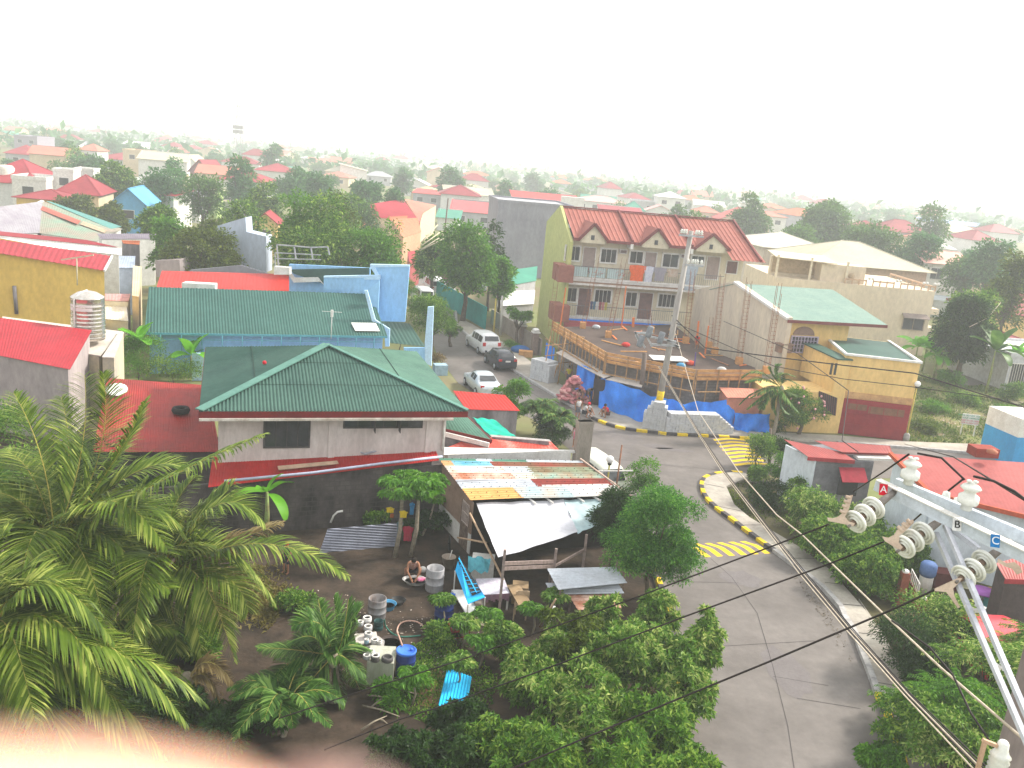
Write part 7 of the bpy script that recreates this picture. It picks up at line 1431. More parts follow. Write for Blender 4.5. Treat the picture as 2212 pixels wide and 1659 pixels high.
for nm, C3 in (('A', ((925,312),(848,375),(765,432))),('B', ((1353,530),(1265,592),(1188,648))),('C', ((1880,775),(1790,848),(1702,908)))):
 P_ = [ds(13, *q, 10.25-.1*i) for i, q in enumerate(C3)]; ax = (P_[2]-P_[0]).normalized()
 s_ = thing('insulator_string', 'string of three white porcelain discs hanging from crossarm place %s, %s' % (nm, {'A': 'farthest left', 'B': 'in the middle', 'C': 'lowest, on the right'}[nm]), 'insulator', o0); s_.location = o0
 for p in P_: m_ = MB(); disc(m_, p, ax); d_ = m_.build('porcelain_disc', GLZ, s_); MB().lathe([(.028,.02),(.03,.07),(.014,.09),(.001,.09)], p-o0,12, ax).build('pin_cap', M('pin_rust', (.25,.18,.14)), d_)
 m_ = MB(); m_.tube([P_[0]-ax*.35-o0, P_[0]-ax*.08-o0], [.03,.045], 8); m_.tube([P_[0]-o0, P_[2]+ax*.14-o0], .016,6); m_.ball(P_[0]-ax*.36-o0,.05,8); m_.build('shackle', M('shackle', (.3,.27,.25), metal=.3), s_)
TANC = M('clamp_tan', (.6,.48,.38),(.45,.34,.26), s=6, rough=.6)
def plateS(name, label, c, pts, S, th, mat, extra=None):
 Q = [ds(c, x, y, S) for x, y in pts]; o_ = Q[0].copy(); n_ = (Q[1]-Q[0]).cross(Q[2]-Q[0]).normalized()*th; k = len(Q); mb = MB(); mb.add([q-o_-n_/2 for q in Q]+[q-o_+n_/2 for q in Q], [tuple(range(k))[::-1], tuple(range(k, 2*k))]+[(i, (i+1) % k, (i+1) % k+k, i+k) for i in range(k)])
 if extra: extra(mb, o_)
 return tag(mb.build(name, mat, None, o_), label, 'wire clamp')
def bolts(c, pts, S):
 def f(mb, o_):
  for a, b2 in pts: mb.tube([ds(c, *a, S-.02)-o_, ds(c, *b2, S-.02)-o_], .018,6)
 return f
plateS('wire_clamp', 'tan wire clamp with bolts at the end of disc string A', 13, [(510,405),(560,412),(600,400),(635,375),(650,330),(700,215),(735,210),(700,330),(665,400),(700,440),(750,455),(740,480),(520,435)], 10,.05, TANC, bolts(13, [((620,345),(670,365)),((640,300),(685,315)),((655,260),(700,275)),((670,225),(715,235))], 10))
plateS('wire_clamp', 'tan wire clamp with bolts at the end of disc string B', 13, [(985,570),(1040,580),(1090,555),(1110,520),(1180,450),(1255,420),(1260,450),(1190,520),(1140,560),(1130,620),(1165,660),(1140,690),(1010,610)], 10,.05, TANC, bolts(13, [((1120,480),(1165,530)),((1160,450),(1200,495)),((1200,420),(1235,465))], 10))
plateS('wire_clamp', 'long tan wire clamp turned downwards below disc string C', 13, [(1440,1020),(1640,930),(1680,930),(1660,960),(1600,1020),(1610,1080),(1660,1180),(1640,1190),(1570,1090),(1540,1050),(1440,1040)], 10,.05, TANC)
plateS('wire_clamp', 'spare brown clamp hanging under the C plate', 13, [(1990,760),(2060,800),(2130,790),(2180,830),(2200,880),(2150,900),(2110,850),(2050,830),(1980,790)], 10,.04, TANC)
for i, (x, y0, y1, S, lb) in enumerate(((1230,1340,1075,10.75, 'tall white post insulator at the left end of the crossarms'),(1730,1560,1270,10.4, 'tall white post insulator farther right above letter B'))):
 p = ds(9, x-20, y0, S); h = (ds(9, x+10, y1, S)-p).length; t = thing('post_insulator', lb, 'insulator', p); k = h/.42
 MB().lathe([(.055*k, 0),(.07*k, .01),(.065*k, .07*k),(.115*k, .09*k),(.125*k, .12*k),(.12*k, .19*k),(.075*k, .22*k),(.065*k, .25*k),(.105*k, .275*k),(.125*k, .295*k),(.09*k, .33*k),(.04*k, .35*k),(.04*k, .37*k)], (0,0,0),28).build('porcelain', GLZ, t)
 MB().ball((-.04*k, 0,.38*k),(.035*k, .035*k, .02*k),10).ball((.04*k, 0,.375*k),(.035*k, .035*k, .02*k),10).build('wire_groove', GLZ, t)
for i, (x, y, lb) in enumerate(((1525,235, 'first small white bell insulator between the crossarms'),(1620,290, 'second small white bell insulator between the crossarms'))):
 p = ds(13, x, y+40,10.8); tag(MB().lathe([(.04,0),(.045,.06),(.035,.12),(.001,.135)], (0,0,0),16).build('bell_insulator', GLZ, None, p), lb, 'insulator')
for s, x, y, cc, lc, lb in (('A', 997,165,(.6,.02,.04),(.85,.8,.8), 'red plate with white letter A on the crossarm end'),('B', 1633,468,(.75,.75,.74),(.03,.03,.03), 'white plate with black letter B on the crossarm'),('C', 1963,608,(.03,.2,.5),(.8,.85,.9), 'blue plate with white letter C on the crossarm')):
 p = ds(13, x, y, {'A': 10.4, 'B': 10.12, 'C': 9.93}[s]); dr = (a1-a0).normalized(); t = thing('letter_plate', lb, 'letter plate', p); w_ = .042
 pl = MB().bx(-w_, w_, -.004,.004,-.062,.062).build('plate', M('plate_'+s, cc), t); az = math.atan2(dr.y, dr.x); t.rotation_euler = (R(-25),0, R(-8))
 text(pl, s, .105,(0,-.007,0), M('letter_'+s, lc))
p = ds(14,1970,1700,9.2); t = thing('bushing', 'white ribbed bushing at the very bottom right corner', 'bushing', p); MB().lathe([(.08,0)]+[(r_, .02+.025*i) for i in range(10) for r_ in ((.085,.065)[i % 2],)]+[(.05,.28),(.045,.34),(.03,.36)], (0,0,-.05),24).build('porcelain', GLZ, t); MB().bar((-.18,0,.3),(-.05,0,.26),.03).bar((-.16,0,-.1),(-.16,0,.28),.03).build('terminal', M('terminal', (.6,.4,.28)), t)
# ---- near vegetation
def c16(x, y, Y): return dp(16, x, y, Y)
def coco(label, crown, Y, fr, seed, ll=.85, foot=None, mat='palm', n=46, **k):
 c_ = c16(*crown, Y); f = [(c16(*m_, Y+(dy*.5)), c16(*t_, Y+dy)) for m_, t_, dy in fr]; return palm('coconut_palm', label, (foot or (c_.x-.3, c_.y+.5,0), c_), f+(ring_fronds(c_, 9,3.4, np.random.default_rng(seed),(.1,.8),1.3) if n > 60 else []), ll, mat, seed, cat='coconut palm', n=n, **k)
coco('big coconut palm at the left whose fronds stand up against the grey wall', (225,740),24, [((170,400),(55,130),1.5),((330,380),(345,60),1),((400,400),(420,50),.5),((450,430),(592,165),0),((640,500),(1075,300),-1),((440,570),(680,760),-1.5),((470,830),(690,930),-1),((60,560),(-90,560),0),((90,900),(-20,1050),-1.5),((330,960),(420,1200),-1),((210,980),(200,1230),-2),((130,470),(10,360),2),((560,590),(740,700),.5),((280,420),(250,150),2.2),((100,640),(-60,760),-1),((520,470),(760,430),1),((360,640),(560,800),1)], 3,1.2, n=88, wl=.03)
coco('second coconut palm, its long lit frond reaching right over the dirt yard', (660,860),25, [((880,590),(1075,660),0),((1060,745),(1420,880),-.5),((760,930),(820,1200),-1),((560,620),(420,660),1),((700,620),(800,470),1.5),((600,980),(590,1230),-1.5),((820,650),(950,500),1),((900,870),(1010,1020),-1),((560,860),(420,960),-.5),((700,1000),(720,1190),-1),((500,760),(330,830),0),((860,770),(1150,660),.6),((640,1000),(520,1150),0),((760,760),(980,740),1.2),((540,700),(600,480),1.2)], 4,1.05, dry=(11,), n=80, wl=.03)
coco('lowest coconut palm at the left edge with broad drooping fronds', (-30,1060),20, [((260,1080),(455,1420),-.5),((420,1150),(760,1480),.5),((10,1300),(100,1620),-.5),((60,950),(200,900),1),((-40,850),(30,700),.5),((120,1200),(160,1500),-.8),((260,1010),(420,1150),1.2),((520,1180),(830,1400),1.4),((-100,1200),(-160,1400),0),((330,1280),(560,1640),0),((180,1350),(260,1680),-.8),((440,1350),(720,1690),.6)], 5,1.1, n=88, wl=.03)
coco('young bright green coconut palm at the left edge between the tall fronds', (-20,640),26, [((20,540),(60,600),0),((-10,520),(20,480),0),((60,600),(130,680),-.5),((-20,480),(-40,420),0),((50,660),(90,760),-.5)], 6,.6, mat='palmg')
coco('shadowy coconut palm in the middle of the left palms with hanging fronds', (430,1060),23, [((520,1000),(610,1180),0),((520,1180),(730,1440),0),((430,1200),(440,1400),-.5),((330,1010),(260,1150),0),((360,950),(300,880),1),((560,1060),(720,1100),.5),((480,940),(560,900),1),((300,1130),(240,1300),0),((600,1200),(820,1340),.5)], 15,.8, n=48)
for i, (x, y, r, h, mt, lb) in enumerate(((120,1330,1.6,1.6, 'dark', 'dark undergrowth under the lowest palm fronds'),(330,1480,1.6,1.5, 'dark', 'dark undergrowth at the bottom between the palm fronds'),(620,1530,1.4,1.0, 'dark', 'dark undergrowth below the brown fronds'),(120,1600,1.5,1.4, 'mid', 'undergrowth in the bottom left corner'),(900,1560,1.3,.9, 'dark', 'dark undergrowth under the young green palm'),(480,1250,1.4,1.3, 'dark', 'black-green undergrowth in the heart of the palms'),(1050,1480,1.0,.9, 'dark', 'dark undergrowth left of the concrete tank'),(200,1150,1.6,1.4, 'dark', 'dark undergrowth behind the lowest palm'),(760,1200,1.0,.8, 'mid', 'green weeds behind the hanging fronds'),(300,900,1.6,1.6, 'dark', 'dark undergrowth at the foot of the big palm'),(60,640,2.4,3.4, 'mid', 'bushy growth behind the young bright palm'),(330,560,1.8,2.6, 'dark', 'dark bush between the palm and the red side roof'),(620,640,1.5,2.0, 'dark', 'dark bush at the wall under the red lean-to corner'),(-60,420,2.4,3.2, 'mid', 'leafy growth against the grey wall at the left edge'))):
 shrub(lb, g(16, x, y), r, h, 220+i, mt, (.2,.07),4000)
coco('small palm with hanging brown dead fronds at the bottom left', (760,1290),23, [((860,1230),(975,1350),0),((850,1290),(900,1420),0),((780,1350),(770,1450),-.3),((690,1300),(640,1400),0)], 7,.55, mat='dry')
c_ = dp(15,170,690,23.5); Yc = 23.5
fr = [((240,560),(300,200)),((200,430),(180,180)),((300,600),(450,620)),((60,420),(-180,430)),((-60,520),(-330,700)),((40,800),(-100,1050)),((-120,700),(-420,960)),((200,900),(260,1080)),((300,800),(430,1050)),((60,560),(-60,300)),((260,700),(440,850)),((120,900),(60,1120)),((-160,640),(-480,620)),((330,420),(330,300)),((100,480),(40,200)),((-20,900),(-260,1200))]
palm('young_palm', 'young green palm with a bushy low crown beside the concrete tank', ((c_.x, c_.y+.2,0), c_), [(dp(15, *m_, Yc+(i % 3-1)*.5), dp(15, *t_, Yc+(i % 3-1)*1.0)) for i, (m_, t_) in enumerate(fr)], .7, 'palmg', 9, r0=.12, n=60, wl=.026, cat='palm')
banana('banana_plant', 'banana plant with upright leaves at the block wall under the red roof', g(10,400,860),3.0,6,3,1.6)
for i, (c, x, y, yt, ll, lb) in enumerate(((5,1200,960,450,2.2, 'banana plant with one tall bright leaf beside the long green roof'),(5,1650,960,570,2.2, 'banana plant between the blue house and the pyramid roof, left'),(6,120,800,450,2.4, 'banana plant with arched pale leaves behind the pyramid roof'),(6,690,800,500,2.2, 'banana plant behind the peak of the pyramid roof'),(6,830,810,560,2.2, 'banana plant leaning right just behind the roof peak'),(6,330,800,560,2.2, 'low banana plant left of the blue low wall'))):
 p = g(c, x, y); banana('banana_plant', lb, p, (hy(p, (0,0,1), K(c, 0, yt)[1])-ll*.75)/.68,8,20+i, ll, width=.36)
shrub('dense bright green bush between the grey wall and the blue house', g(5,1200,990),2.2,3.2,31, 'bright', nleaf=6000)
shrub('dark low bush along the red side roof', g(5,1500,1010),2.0,1.8,32, 'mid', nleaf=4000)
shrub('leafy sprigs over the blue low wall behind the roof peak', g(6,1250,760),1.5,2.9,33, 'olive', nleaf=2600)
shrub('small sprig on the blue wall by the lower green roof', g(6,1550,720),.6,2.6,34, 'bright', nleaf=700)
tree('feathery_tree', 'dark feathery tree leaning over the street behind the blue pillar', V2(g(6,1830,760)),5.6,(2.0,1.8,2.4),14,9000,(.3,.05), 'mid', 41)
shrub('yellow-green shrub at the street edge beside the blue tower wall', g(6,1640,330),.9,3.4,42, 'bright', nleaf=2200)
tree('small_tree', 'grey-green weeping bush on the street side of the blue pillar', V2(g(7,100,420)),2.8,(1.0,.9,1.2),8,2500,(.25,.05), 'mid', 43)
shrub('brown withered plants at the foot of the blue pillar', g(6,1860,900),.7,1.6,44, 'dry', nleaf=1500)
tree('planter_tree', 'flat-topped young tree on the pavement by the gate pillars', V2(g(7,670,410)),3.6,(1.3,1.2,.7),9,3500,(.2,.08), 'bright', 45)
shrub('low weeds around the dark blue heap on the pavement', g(7,620,440),.9,.8,46, 'bright', nleaf=1200)
tree('garden_shrub', 'leafy yellow-green bush between the teal tarp and the palm clump', V2(g(7,620,1200)),3.6,(1.4,1.2,1.5),12,6000,(.2,.07), 'bright', 47)
def clump(label, foot, n, L, seed, h=1.2, mat='palmg', up=(.5,1.3), droop=.7, ll=.35, nf=26, wl=.022):
 rng = np.random.default_rng(seed); c2 = Vector(foot)+Vector((0,0, h)); return palm('palm_clump', label, (Vector(foot), c2), ring_fronds(c2, n, L, rng, up, droop), ll, mat, seed, r0=.07, n=nf, wl=wl, cat='palm')
clump('dark arching palm clump on the corner behind the red roofs', g(7,850,1190),28,1.8,51,1.25, ll=.5, wl=.04)
shrub('dark bushes under the corner palm clump', g(7,930,1230),1.7,1.3,59, 'dark', nleaf=6000)
clump('right-hand half of the corner palm clump, nearer the concrete post', g(7,1010,1240),24,1.5,52,1.1, ll=.45, wl=.04)
clump('low dark palm fronds at the bottom left of the young green palm', g(0,610,1590),18,1.9,57,.7, ll=.5, nf=36, wl=.028)
fp_ = g(8,985,1215,.1); cpl = fp_.copy(); cpl.z = hy(fp_, (0,0,1), K(8,0,760)[1])
tp = [((900,700),(745,730)),((860,640),(720,690)),((860,800),(700,920)),((920,870),(890,960)),((1010,640),(1060,575)),((1080,700),(1230,760)),((1100,850),(1210,990)),((1000,880),(1010,1010)),((1060,660),(1180,680)),((950,780),(790,860)),((980,660),(960,600)),((1090,800),(1250,860)),((930,820),(760,960)),((1040,900),(1120,1000))]
palm('street_palm', 'palm tree with drooping fronds on the corner between the tarps and the yellow house', (Vector((fp_.x-.1, fp_.y, 0)), cpl), [(dp(8, *m_, fp_.y+(i % 3-1)*.5), dp(8, *t_, fp_.y+(i % 3-1))) for i, (m_, t_) in enumerate(tp)], .55, 'palmg', 53, r0=.12, n=40, wl=.04, cat='palm')
ol = tree('oleander', 'oleander bush with pink flowers beside the yellow side wall', V2(g(8,1200,1190)),3.5,(1.7,1.3,1.75),14,9000,(.2,.045), 'mid', 54, cz=1.75)
rng = np.random.default_rng(55); Pf = unit(rng.normal(size=(26,3)))*[1.6,1.3,1.6]+[0,0,1.8]; Pf = Pf[Pf[:, 1] < .5]; mb = MB(); [mb.ball(p_, .08,6) for p_ in Pf]; fl = mb.build('flowers', M('petal_pink', (.8,.4,.42)), ol); fl['kind'] = 'stuff'
shrub('pale spiky plant at the foot of the oleander', g(8,1030,1170),.45,.8,56, 'grass', leaf=(.5,.05), nleaf=250)
for i, (c, x, y, r, h, mt, lf, lb) in enumerate(((8,850,1470,1.0,2.3, 'mid', (.16,.05), 'feathery dark shrub covering the end of the narrow speed hump'),(8,1030,1460,.9,2.2, 'dark', (.14,.05), 'dark shrub against the white side of the outbuilding'),(8,1040,1600,.9,1.7, 'bright', (.13,.06), 'round bright green shrub in front of the outbuilding'),
 (8,820,1600,.7,.9, 'mid', (.12,.05), 'small shrub on the point of the corner island'),(12,1230,730,1.2,1.5, 'dark', (.14,.06), 'dark low shrub on the earth verge behind the wires'),(12,1480,720,.9,1.6, 'mid', (.13,.06), 'bluish-green shrub below the grey wall'))):
 shrub(lb, g(c, x, y), r, h, 60+i, mt, lf, 4200)
for i, (c, x, y, r, h, mt, lb) in enumerate(((12,1560,960,1.35,1.9, 'lush', 'sunlit yellow-green hedge shrub nearest the grey wall window'),(12,1800,1030,1.4,1.9, 'lush', 'yellow-green hedge shrub below insulator string A'),(12,1750,1180,1.2,1.7, 'mid', 'dark underside shrub of the hedge beside the pavement'),(12,2030,1280,1.3,1.9, 'mid', 'large dark hedge shrub in the middle of the row by the pavement'),(13,900,870,1.2,1.9, 'mid', 'dark green hedge shrub left of the brown gate post'),
 (13,1230,880,.8,1.5, 'mid', 'small leafy shrub right above the garden gate'),(13,700,1000,1.2,1.7, 'mid', 'dark hedge shrub at the pavement, left of the lower brown post'),(13,950,1080,1.0,1.5, 'mid', 'last dark hedge shrub before the flecked bush'),(13,480,780,1.2,1.7, 'mid', 'hedge shrub beside the pavement under string B'),(13,720,640,1.2,1.8, 'lush', 'sunlit hedge shrub just below insulator string B'))):
 shrub(lb, g(c, x, y), r*1.22, h*1.1,70+i, mt, (.16,.065),8000,20, whorl=5)
for i, (x, y, Y, r, h, mt, wh, lb, lf) in enumerate(((1150,700,26,1.5,2.2, 'dark', 0, 'dark bush hanging over the pavement with the grey kerb', (.13,.045)),(1480,540,26,1.6,2.6, 'lush', 0, 'bright flecked bush in front of the red jeep', (.13,.06)),(1350,850,24,1.0,1.5, 'dark', 0, 'shady bush under the flecked one', (.12,.05)))):
 shrub(lb, V2(g(14, x, y+160)), r, h, 80+i, mt, lf, 9000,14, whorl=wh)
def ferny(label, foot, h, r, seed, n=26, L=.95, mat='bright'):
 """shrub of long compound leaves"""
 rng = np.random.default_rng(seed); t = thing('compound_leaf_tree', label, 'tree', V2(foot)); P = []; D = []; st = MB()
 for i in range(n):
  a = rng.uniform(0,6.28); rr = r*rng.uniform(0,1)**.6; z = h*(1-.35*(rr/r)**2)*rng.uniform(.75,1); b = Vector((rr*math.cos(a), rr*math.sin(a), z)); st.tube([(0,0, h*.3), b*.6+Vector((0,0, h*.1)), b], [.05,.03,.012], 5)
  for k in range(7):
   a2 = a+k*.9+rng.uniform(-.2,.2); d_ = Vector((math.cos(a2), math.sin(a2), rng.uniform(.0,.5))); q = b.copy()
   for j in range(12):
    d_ = (d_+Vector((0,0,-.06))).normalized(); q = q+d_*L/12; s_ = d_.cross(Vector((0,0,1))).normalized()
    for sg in (-1,1): P.append(tuple(q)); D.append(tuple(s_*sg*.9+d_*.5))
 P = np.array(P); D = np.array(D); st.build('trunk', BARK, t); link('crown', leaves('crown', P, D, .17*rng.uniform(.7,1.1, len(P)),.05, rng, .25), LV[mat], t); return t
for i, (x, y, h, r, mt, lb) in enumerate(((1300,1150,1.5,.9, 'bright', 'fern-leaved shrub at the lower end of the pavement'),(1800,1050,3.0,1.3, 'lush', 'big fern-leaved yellow-green tree in the lower right corner'),(2100,1250,3.4,1.3, 'lush', 'fern-leaved tree under the crossarm braces, lower right'),(2150,800,2.6,.8, 'lush', 'small fern-leaved tree by the foot of the near pole'),(1550,1350,2.6,1.2, 'bright', 'fern-leaved tree left of the white bushing'))):
 p = g(14, x, y+230); ferny(lb, p, h, r, 90+i, 24,.85, mt)
for i, (x, y, h, r, mt, lb) in enumerate(((1150,1500,2.4,1.0, 'mid', 'glossy-leaved tree at the bottom edge right of the road'),(1450,1750,2.8,1.3, 'lush', 'leafy crown cut by the bottom edge below the cables'),(950,1640,1.3,.7, 'bright', 'small leafy shrub overlapping the road at the bottom edge'),(1850,1750,3.0,1.4, 'mid', 'dark leafy crown around the white bushing'))):
 tree('shrub_tree', lb, V2(g(14, x, y+150)), h, (r, r, h*.42),12,9000,(.16,.06), mt, 110+i, whorl=5, cz=h*.58, r0=.07)
p = V2(g(0,1402,1290)); zt_ = hy(p, (0,0,1),1040); zc = zt_*.48
tree('fine_leaved_tree', 'round bright fine-leaved tree at the roadside beside the speed hump', p, zt_, (2.15,1.9, zt_*.52),60,46000,(.12,.05), 'fine', 120, r0=.1, cz=zt_*.5, rb=.33, flat=.55, hollow=.3)
tree('narrow_leaved_tree', 'dark narrow-leaved tree squeezed between the awning and the round one', V2(g(11,1760,1120)),3.8,(1.15,1.0,1.8),20,13000,(.22,.045), 'dark', 121, cz=1.95, hollow=.3)
shrub('light yellow-green plant at the front corner of the patchwork roof', g(11,1980,560,0),.9,3.0,122, 'bright', nleaf=3000)
spots = [(1230,1390,2.6,1.25, 'olive', 'leafy tree top just below the lean-to sheets'),(1350,1420,3.0,1.4, 'lush', 'leafy tree left of the road, upper one with creamy leaf tips'),(1470,1420,2.8,1.0, 'lush', 'leafy tree reaching over the road edge with a pointed branch'),
  (1150,1470,2.3,1.0, 'lush', 'leafy tree above the blue corrugated sheet to the right'),(1260,1530,2.9,1.5, 'lush', 'big leafy tree in the middle of the bottom thicket'),(1420,1570,2.9,1.35, 'mid', 'leafy tree beside the left road edge, lower one'),
  (1080,1620,2.2,1.1, 'mid', 'dark leafy tree right of the blue sheet foot'),(1180,1680,2.6,1.4, 'mid', 'leafy tree at the bottom edge, second from the road'),(1340,1700,3.0,1.5, 'mid', 'leafy tree at the bottom edge next to the road'),(960,1650,1.8,1.1, 'dark', 'low dark thicket below the blue sheet'),(870,1640,1.4,1.0, 'dark', 'low dark thicket by the fallen branches'),(1300,1330,2.2,.8, 'lush', 'leaf sprays right under the lowest lean-to sheet'),(1410,1340,2.9,.8, 'lush', 'tall leaf sprays between the lean-to and the road'),(1520,1400,3.0,.55, 'lush', 'pointed branch tip over the road'),(1090,1380,1.6,.6, 'lush', 'leafy tree behind the blue corrugated sheet'),(1200,1420,2.2,.9, 'lush', 'leafy sprays left of the middle of the thicket'),(1480,1500,2.6,.8, 'lush', 'leafy tree edge half over the road'),(1000,1560,1.3,.9, 'dark', 'dark thicket at the lower corner of the blue sheet'),(1490,1690,2.2,.9, 'mid', 'leafy tree spilling over the road at the bottom')]
for i, (x, y, h, r, mt, lb) in enumerate(spots):
 z = h*.55; q = g(0, x, y, z); tree('thicket_tree', lb, V2(q), h, (r*1.12, r*1.1, h*.5),44,6600,(.21,.07), mt, 130+i, whorl=6, cz=z, r0=.06, rb=.21, hollow=.25)
for i, (x, y, lb) in enumerate(((860,870, 'single cassava shoot with a star of pale leaves right of the blue lidded drum'),(1300,400, 'cassava shoot before the cloth-covered table'),(1500,330, 'cassava shoot left of the tan chair'),(1650,450, 'cassava shoot below the tan chair'),(1900,300, 'cassava shoot beside the slanting poles'),(2080,180, 'cassava shoot crowning the white slanting pole'),(1780,760, 'drooping bright star of leaves in the thicket'),(1250,740, 'cassava shoot above the blue sheet'),(1450,560, 'cassava shoot in the dark soil under the hose'))):
 q = g(15, x, y, 1.0); papaya(lb, V2(q), q, .4,150+i, 14, mat='lush' if i % 2 else 'bright')
for i, (c, x, y, r, h, mt, lb) in enumerate(((10,620,1500,.9,.7, 'mid', 'low weeds at the edge of the dirt yard left'),(10,1620,850,.6,.8, 'dark', 'dark foliage under the right papaya'),(10,1350,760,.7,.7, 'mid', 'dark weeds on top of the metal sheets'),(10,1850,800,.8,1.0, 'dark', 'dark weeds between the papaya and the shanty wall'),(15,720,1080,.8,.6, 'bright', 'bright weeds by the fallen branches'),(16,700,1380,.9,.5, 'mid', 'weeds below the brown dead fronds'),(15,1100,560,.7,.5, 'mid', 'grass clump beside the red cart'))):
 shrub(lb, g(c, x, y), r, h, 170+i, mt, (.16,.06),1500)
for i, (c, x, y, h, ll, lb) in enumerate(((9,1240,420,4.2,2.2, 'banana plant behind the corner of the yellow garage wall'),(9,1420,440,3.4,2.0, 'banana plant with one yellow-green leaf by the back street'),(9,1880,560,5.6,3.0, 'tall banana plant standing alone before the right-hand houses'),(9,2080,480,4.2,2.4, 'banana plant behind the tall one, to its right'),(9,1330,360,3.2,2.0, 'banana plant in the second row of the lot'))):
 banana('banana_plant', lb, g(c, x, y), h, 9,190+i, ll, mat='palmg' if i == 2 else 'banana', width=.34)
for i, (c, x, y, r, h, mt, lb) in enumerate(((9,1500,330,2.0,2.4, 'mid', 'dark bushes on the far side of the vacant lot'),(9,1560,480,1.6,1.4, 'bright', 'bright bush left of the back street'),(9,1400,700,1.6,.7, 'bright', 'low green weeds patch above the lamp'),(9,1700,640,1.5,.6, 'mid', 'weeds patch in the middle of the lot'),(9,2100,620,1.4,1.6, 'mid', 'bush at the right of the lot near the bamboo sticks'),(9,1350,880,1.3,.5, 'grass', 'grassy mound next to the globe lamp base'),(9,2050,760,1.5,.7, 'bright', 'green weeds right of the notice board'))):
 shrub(lb, g(c, x, y), r, h, 200+i, mt, (.2,.08),2600)
rg = random.Random(12)
for i in range(5): a = g(9,2040+i*25,590+i*8,.1); tag(MB().tube([Vector(), g(9,2140+i*20,640+rg.uniform(-10,10),.2)-a], .05,5).build('bamboo_stick', M('pale_bamboo', (1,)*3), None, a), 'pale bamboo stick lying in the right part of the vacant lot, %s from the left' % ('first', 'second', 'third', 'fourth', 'fifth')[i], 'stick')
# ---- mid and far town
def mass(name, label, polys, wallm, cat='house', mats=None, pitch=.4, corr=True, walls=True, z0=0):
 """building from roof outlines: each poly is a list of (c, x, y, z) photo points with their heights; walls drop from the outline"""
 P = [[g(*q) for q in p] for p in polys]; o0 = V2(P[0][0]); t = thing(name, label, cat, o0)
 for i, p in enumerate(P):
  q = [v-o0 for v in p]; mb = MB(); mm = mats[i] if isinstance(mats, (list, tuple)) else mats
  if corr and len(q) == 4: ruled(mb, q[0], q[1], q[2], q[3], pitch*.6,.008)
  else: mb.slab(q, .07)
  mb.build('roof', mm, t)
  if walls:
   n = len(q); cen = sum(q, Vector())/n; ins = [v.lerp(cen, .04) for v in q]; w2 = MB(); w2.add([(v.x, v.y, z0) for v in ins]+[(v.x, v.y, v.z-.05) for v in ins], [(i2,(i2+1) % n, (i2+1) % n+n, i2+n) for i2 in range(n)]); w2.build('wall', wallm, t)
 return t
MRN = MAROON; CRI = M('crimson_roof', (.34,.035,.05),(.26,.03,.04), s=.4, rough=.55, det=6); SALM = M('salmon_roof2', (.52,.2,.14),(.44,.16,.12), s=.4); ORR = M('orange_roof', (.52,.15,.065),(.42,.12,.055), s=.4); GRY = M('grey_roof', (.42,.43,.45),(.32,.33,.35), s=.4)
TEALR = M('seagreen_roof', (.07,.28,.2),(.06,.23,.17), s=.4); BLR = M('far_blue_roof', (.12,.38,.66),(.1,.32,.55), s=.4); PALE = M('pale_wall', (.7,.7,.68),(.58,.58,.56), s=.4); BEIG = M('beige_far', (.68,.55,.38),(.56,.45,.3), s=.4); GWL = M('greywall', (.45,.45,.47),(.33,.33,.36), s=.6)
Yy = 59.0
yA, yB_ = dp(5,-400,370, Yy-3), dp(5,910,430, Yy+1.2); yd = yB_-yA; yd.z = 0; yL = yd.length; ya = math.atan2(yd.y, yd.x)
t = thing('yellow_left_house', 'mustard yellow house wall under a rose-red roof at the left edge', 'house', V2(yA), ya);
def yz(frac, v): P_ = V2(yA)+V2(yB_-yA)*frac; return hy(P_, (0,0,1), v)
zl, zr2 = yz(.3, K(1,0,1362)[1]), yz(1, K(1,0,1520)[1])
mb = MB(); x0 = yL*.3; mb.add([(0,0,0),(yL, 0,0),(yL, 0, zr2),(x0,0, zl),(0,0, zl+.4),(0,7,0),(yL, 7,0),(yL, 7, zr2),(x0,7, zl),(0,7, zl+.4)], [(0,1,2,3,4),(9,8,7,6,5),(1,6,7,2),(0,4,9,5)]); mb.build('wall', M('mustard_wall', (.72,.5,.13),(.62,.42,.11), s=.5, rough=.85, streak=2, det=7), t)
mb = MB(); ruled(mb, (0,-.3, zl+.4),(yL, -.3, zr2),(yL+.7,3.2, zr2+.55),(0,3.2, zl+.75),.35,.02); mb.build('roof', CRI, t)
mb = MB(); mb.bar((yL, -.3, zr2),(yL+.7,3.2, zr2+.55),.12,.14); mb.build('roof_edge', WHITE, t)
mb = MB(); p = dp(5,125,160, Yy-1.2)-V2(yA); e_ = dp(5,130,400, Yy-1.2)-V2(yA); fx = p.x*math.cos(-ya)-p.y*math.sin(-ya); mb.tube([(fx, -.12, p.z),(fx+.05,-.12, e_.z)], .12,8); mb.build('wall_pipe', DCONC, t)
mass('red_white_roof_house', 'long white parapet with red roof strips behind the mustard wall', [[(1,-200,1260,5.9),(1,1050,1390,5.6),(1,1050,1330,5.8),(1,-200,1200,6.1)], [(1,-200,1200,6.25),(1,1040,1325,5.9),(1,750,1260,6.1),(1,-200,1165,6.4)]], WHITE, mats=[WHITE, CRI])
mass('grey_box_house', 'stained concrete box with orange rim right of the mustard house', [[(1,1065,1290,5.2),(1,1205,1300,5.2),(1,1210,1265,5.4),(1,1050,1262,5.4)]], DCONC, mats=[ORR])
mass('white_side_house', 'pale wall with a dark flat roof beside the round dark tree', [[(1,870,1252,4.9),(1,1345,1250,4.9),(1,1350,1205,5.2),(1,840,1205,5.2)]], PALE, mats=[M('dark_roof', (.2,.18,.22),(.15,.13,.16), s=.5)])
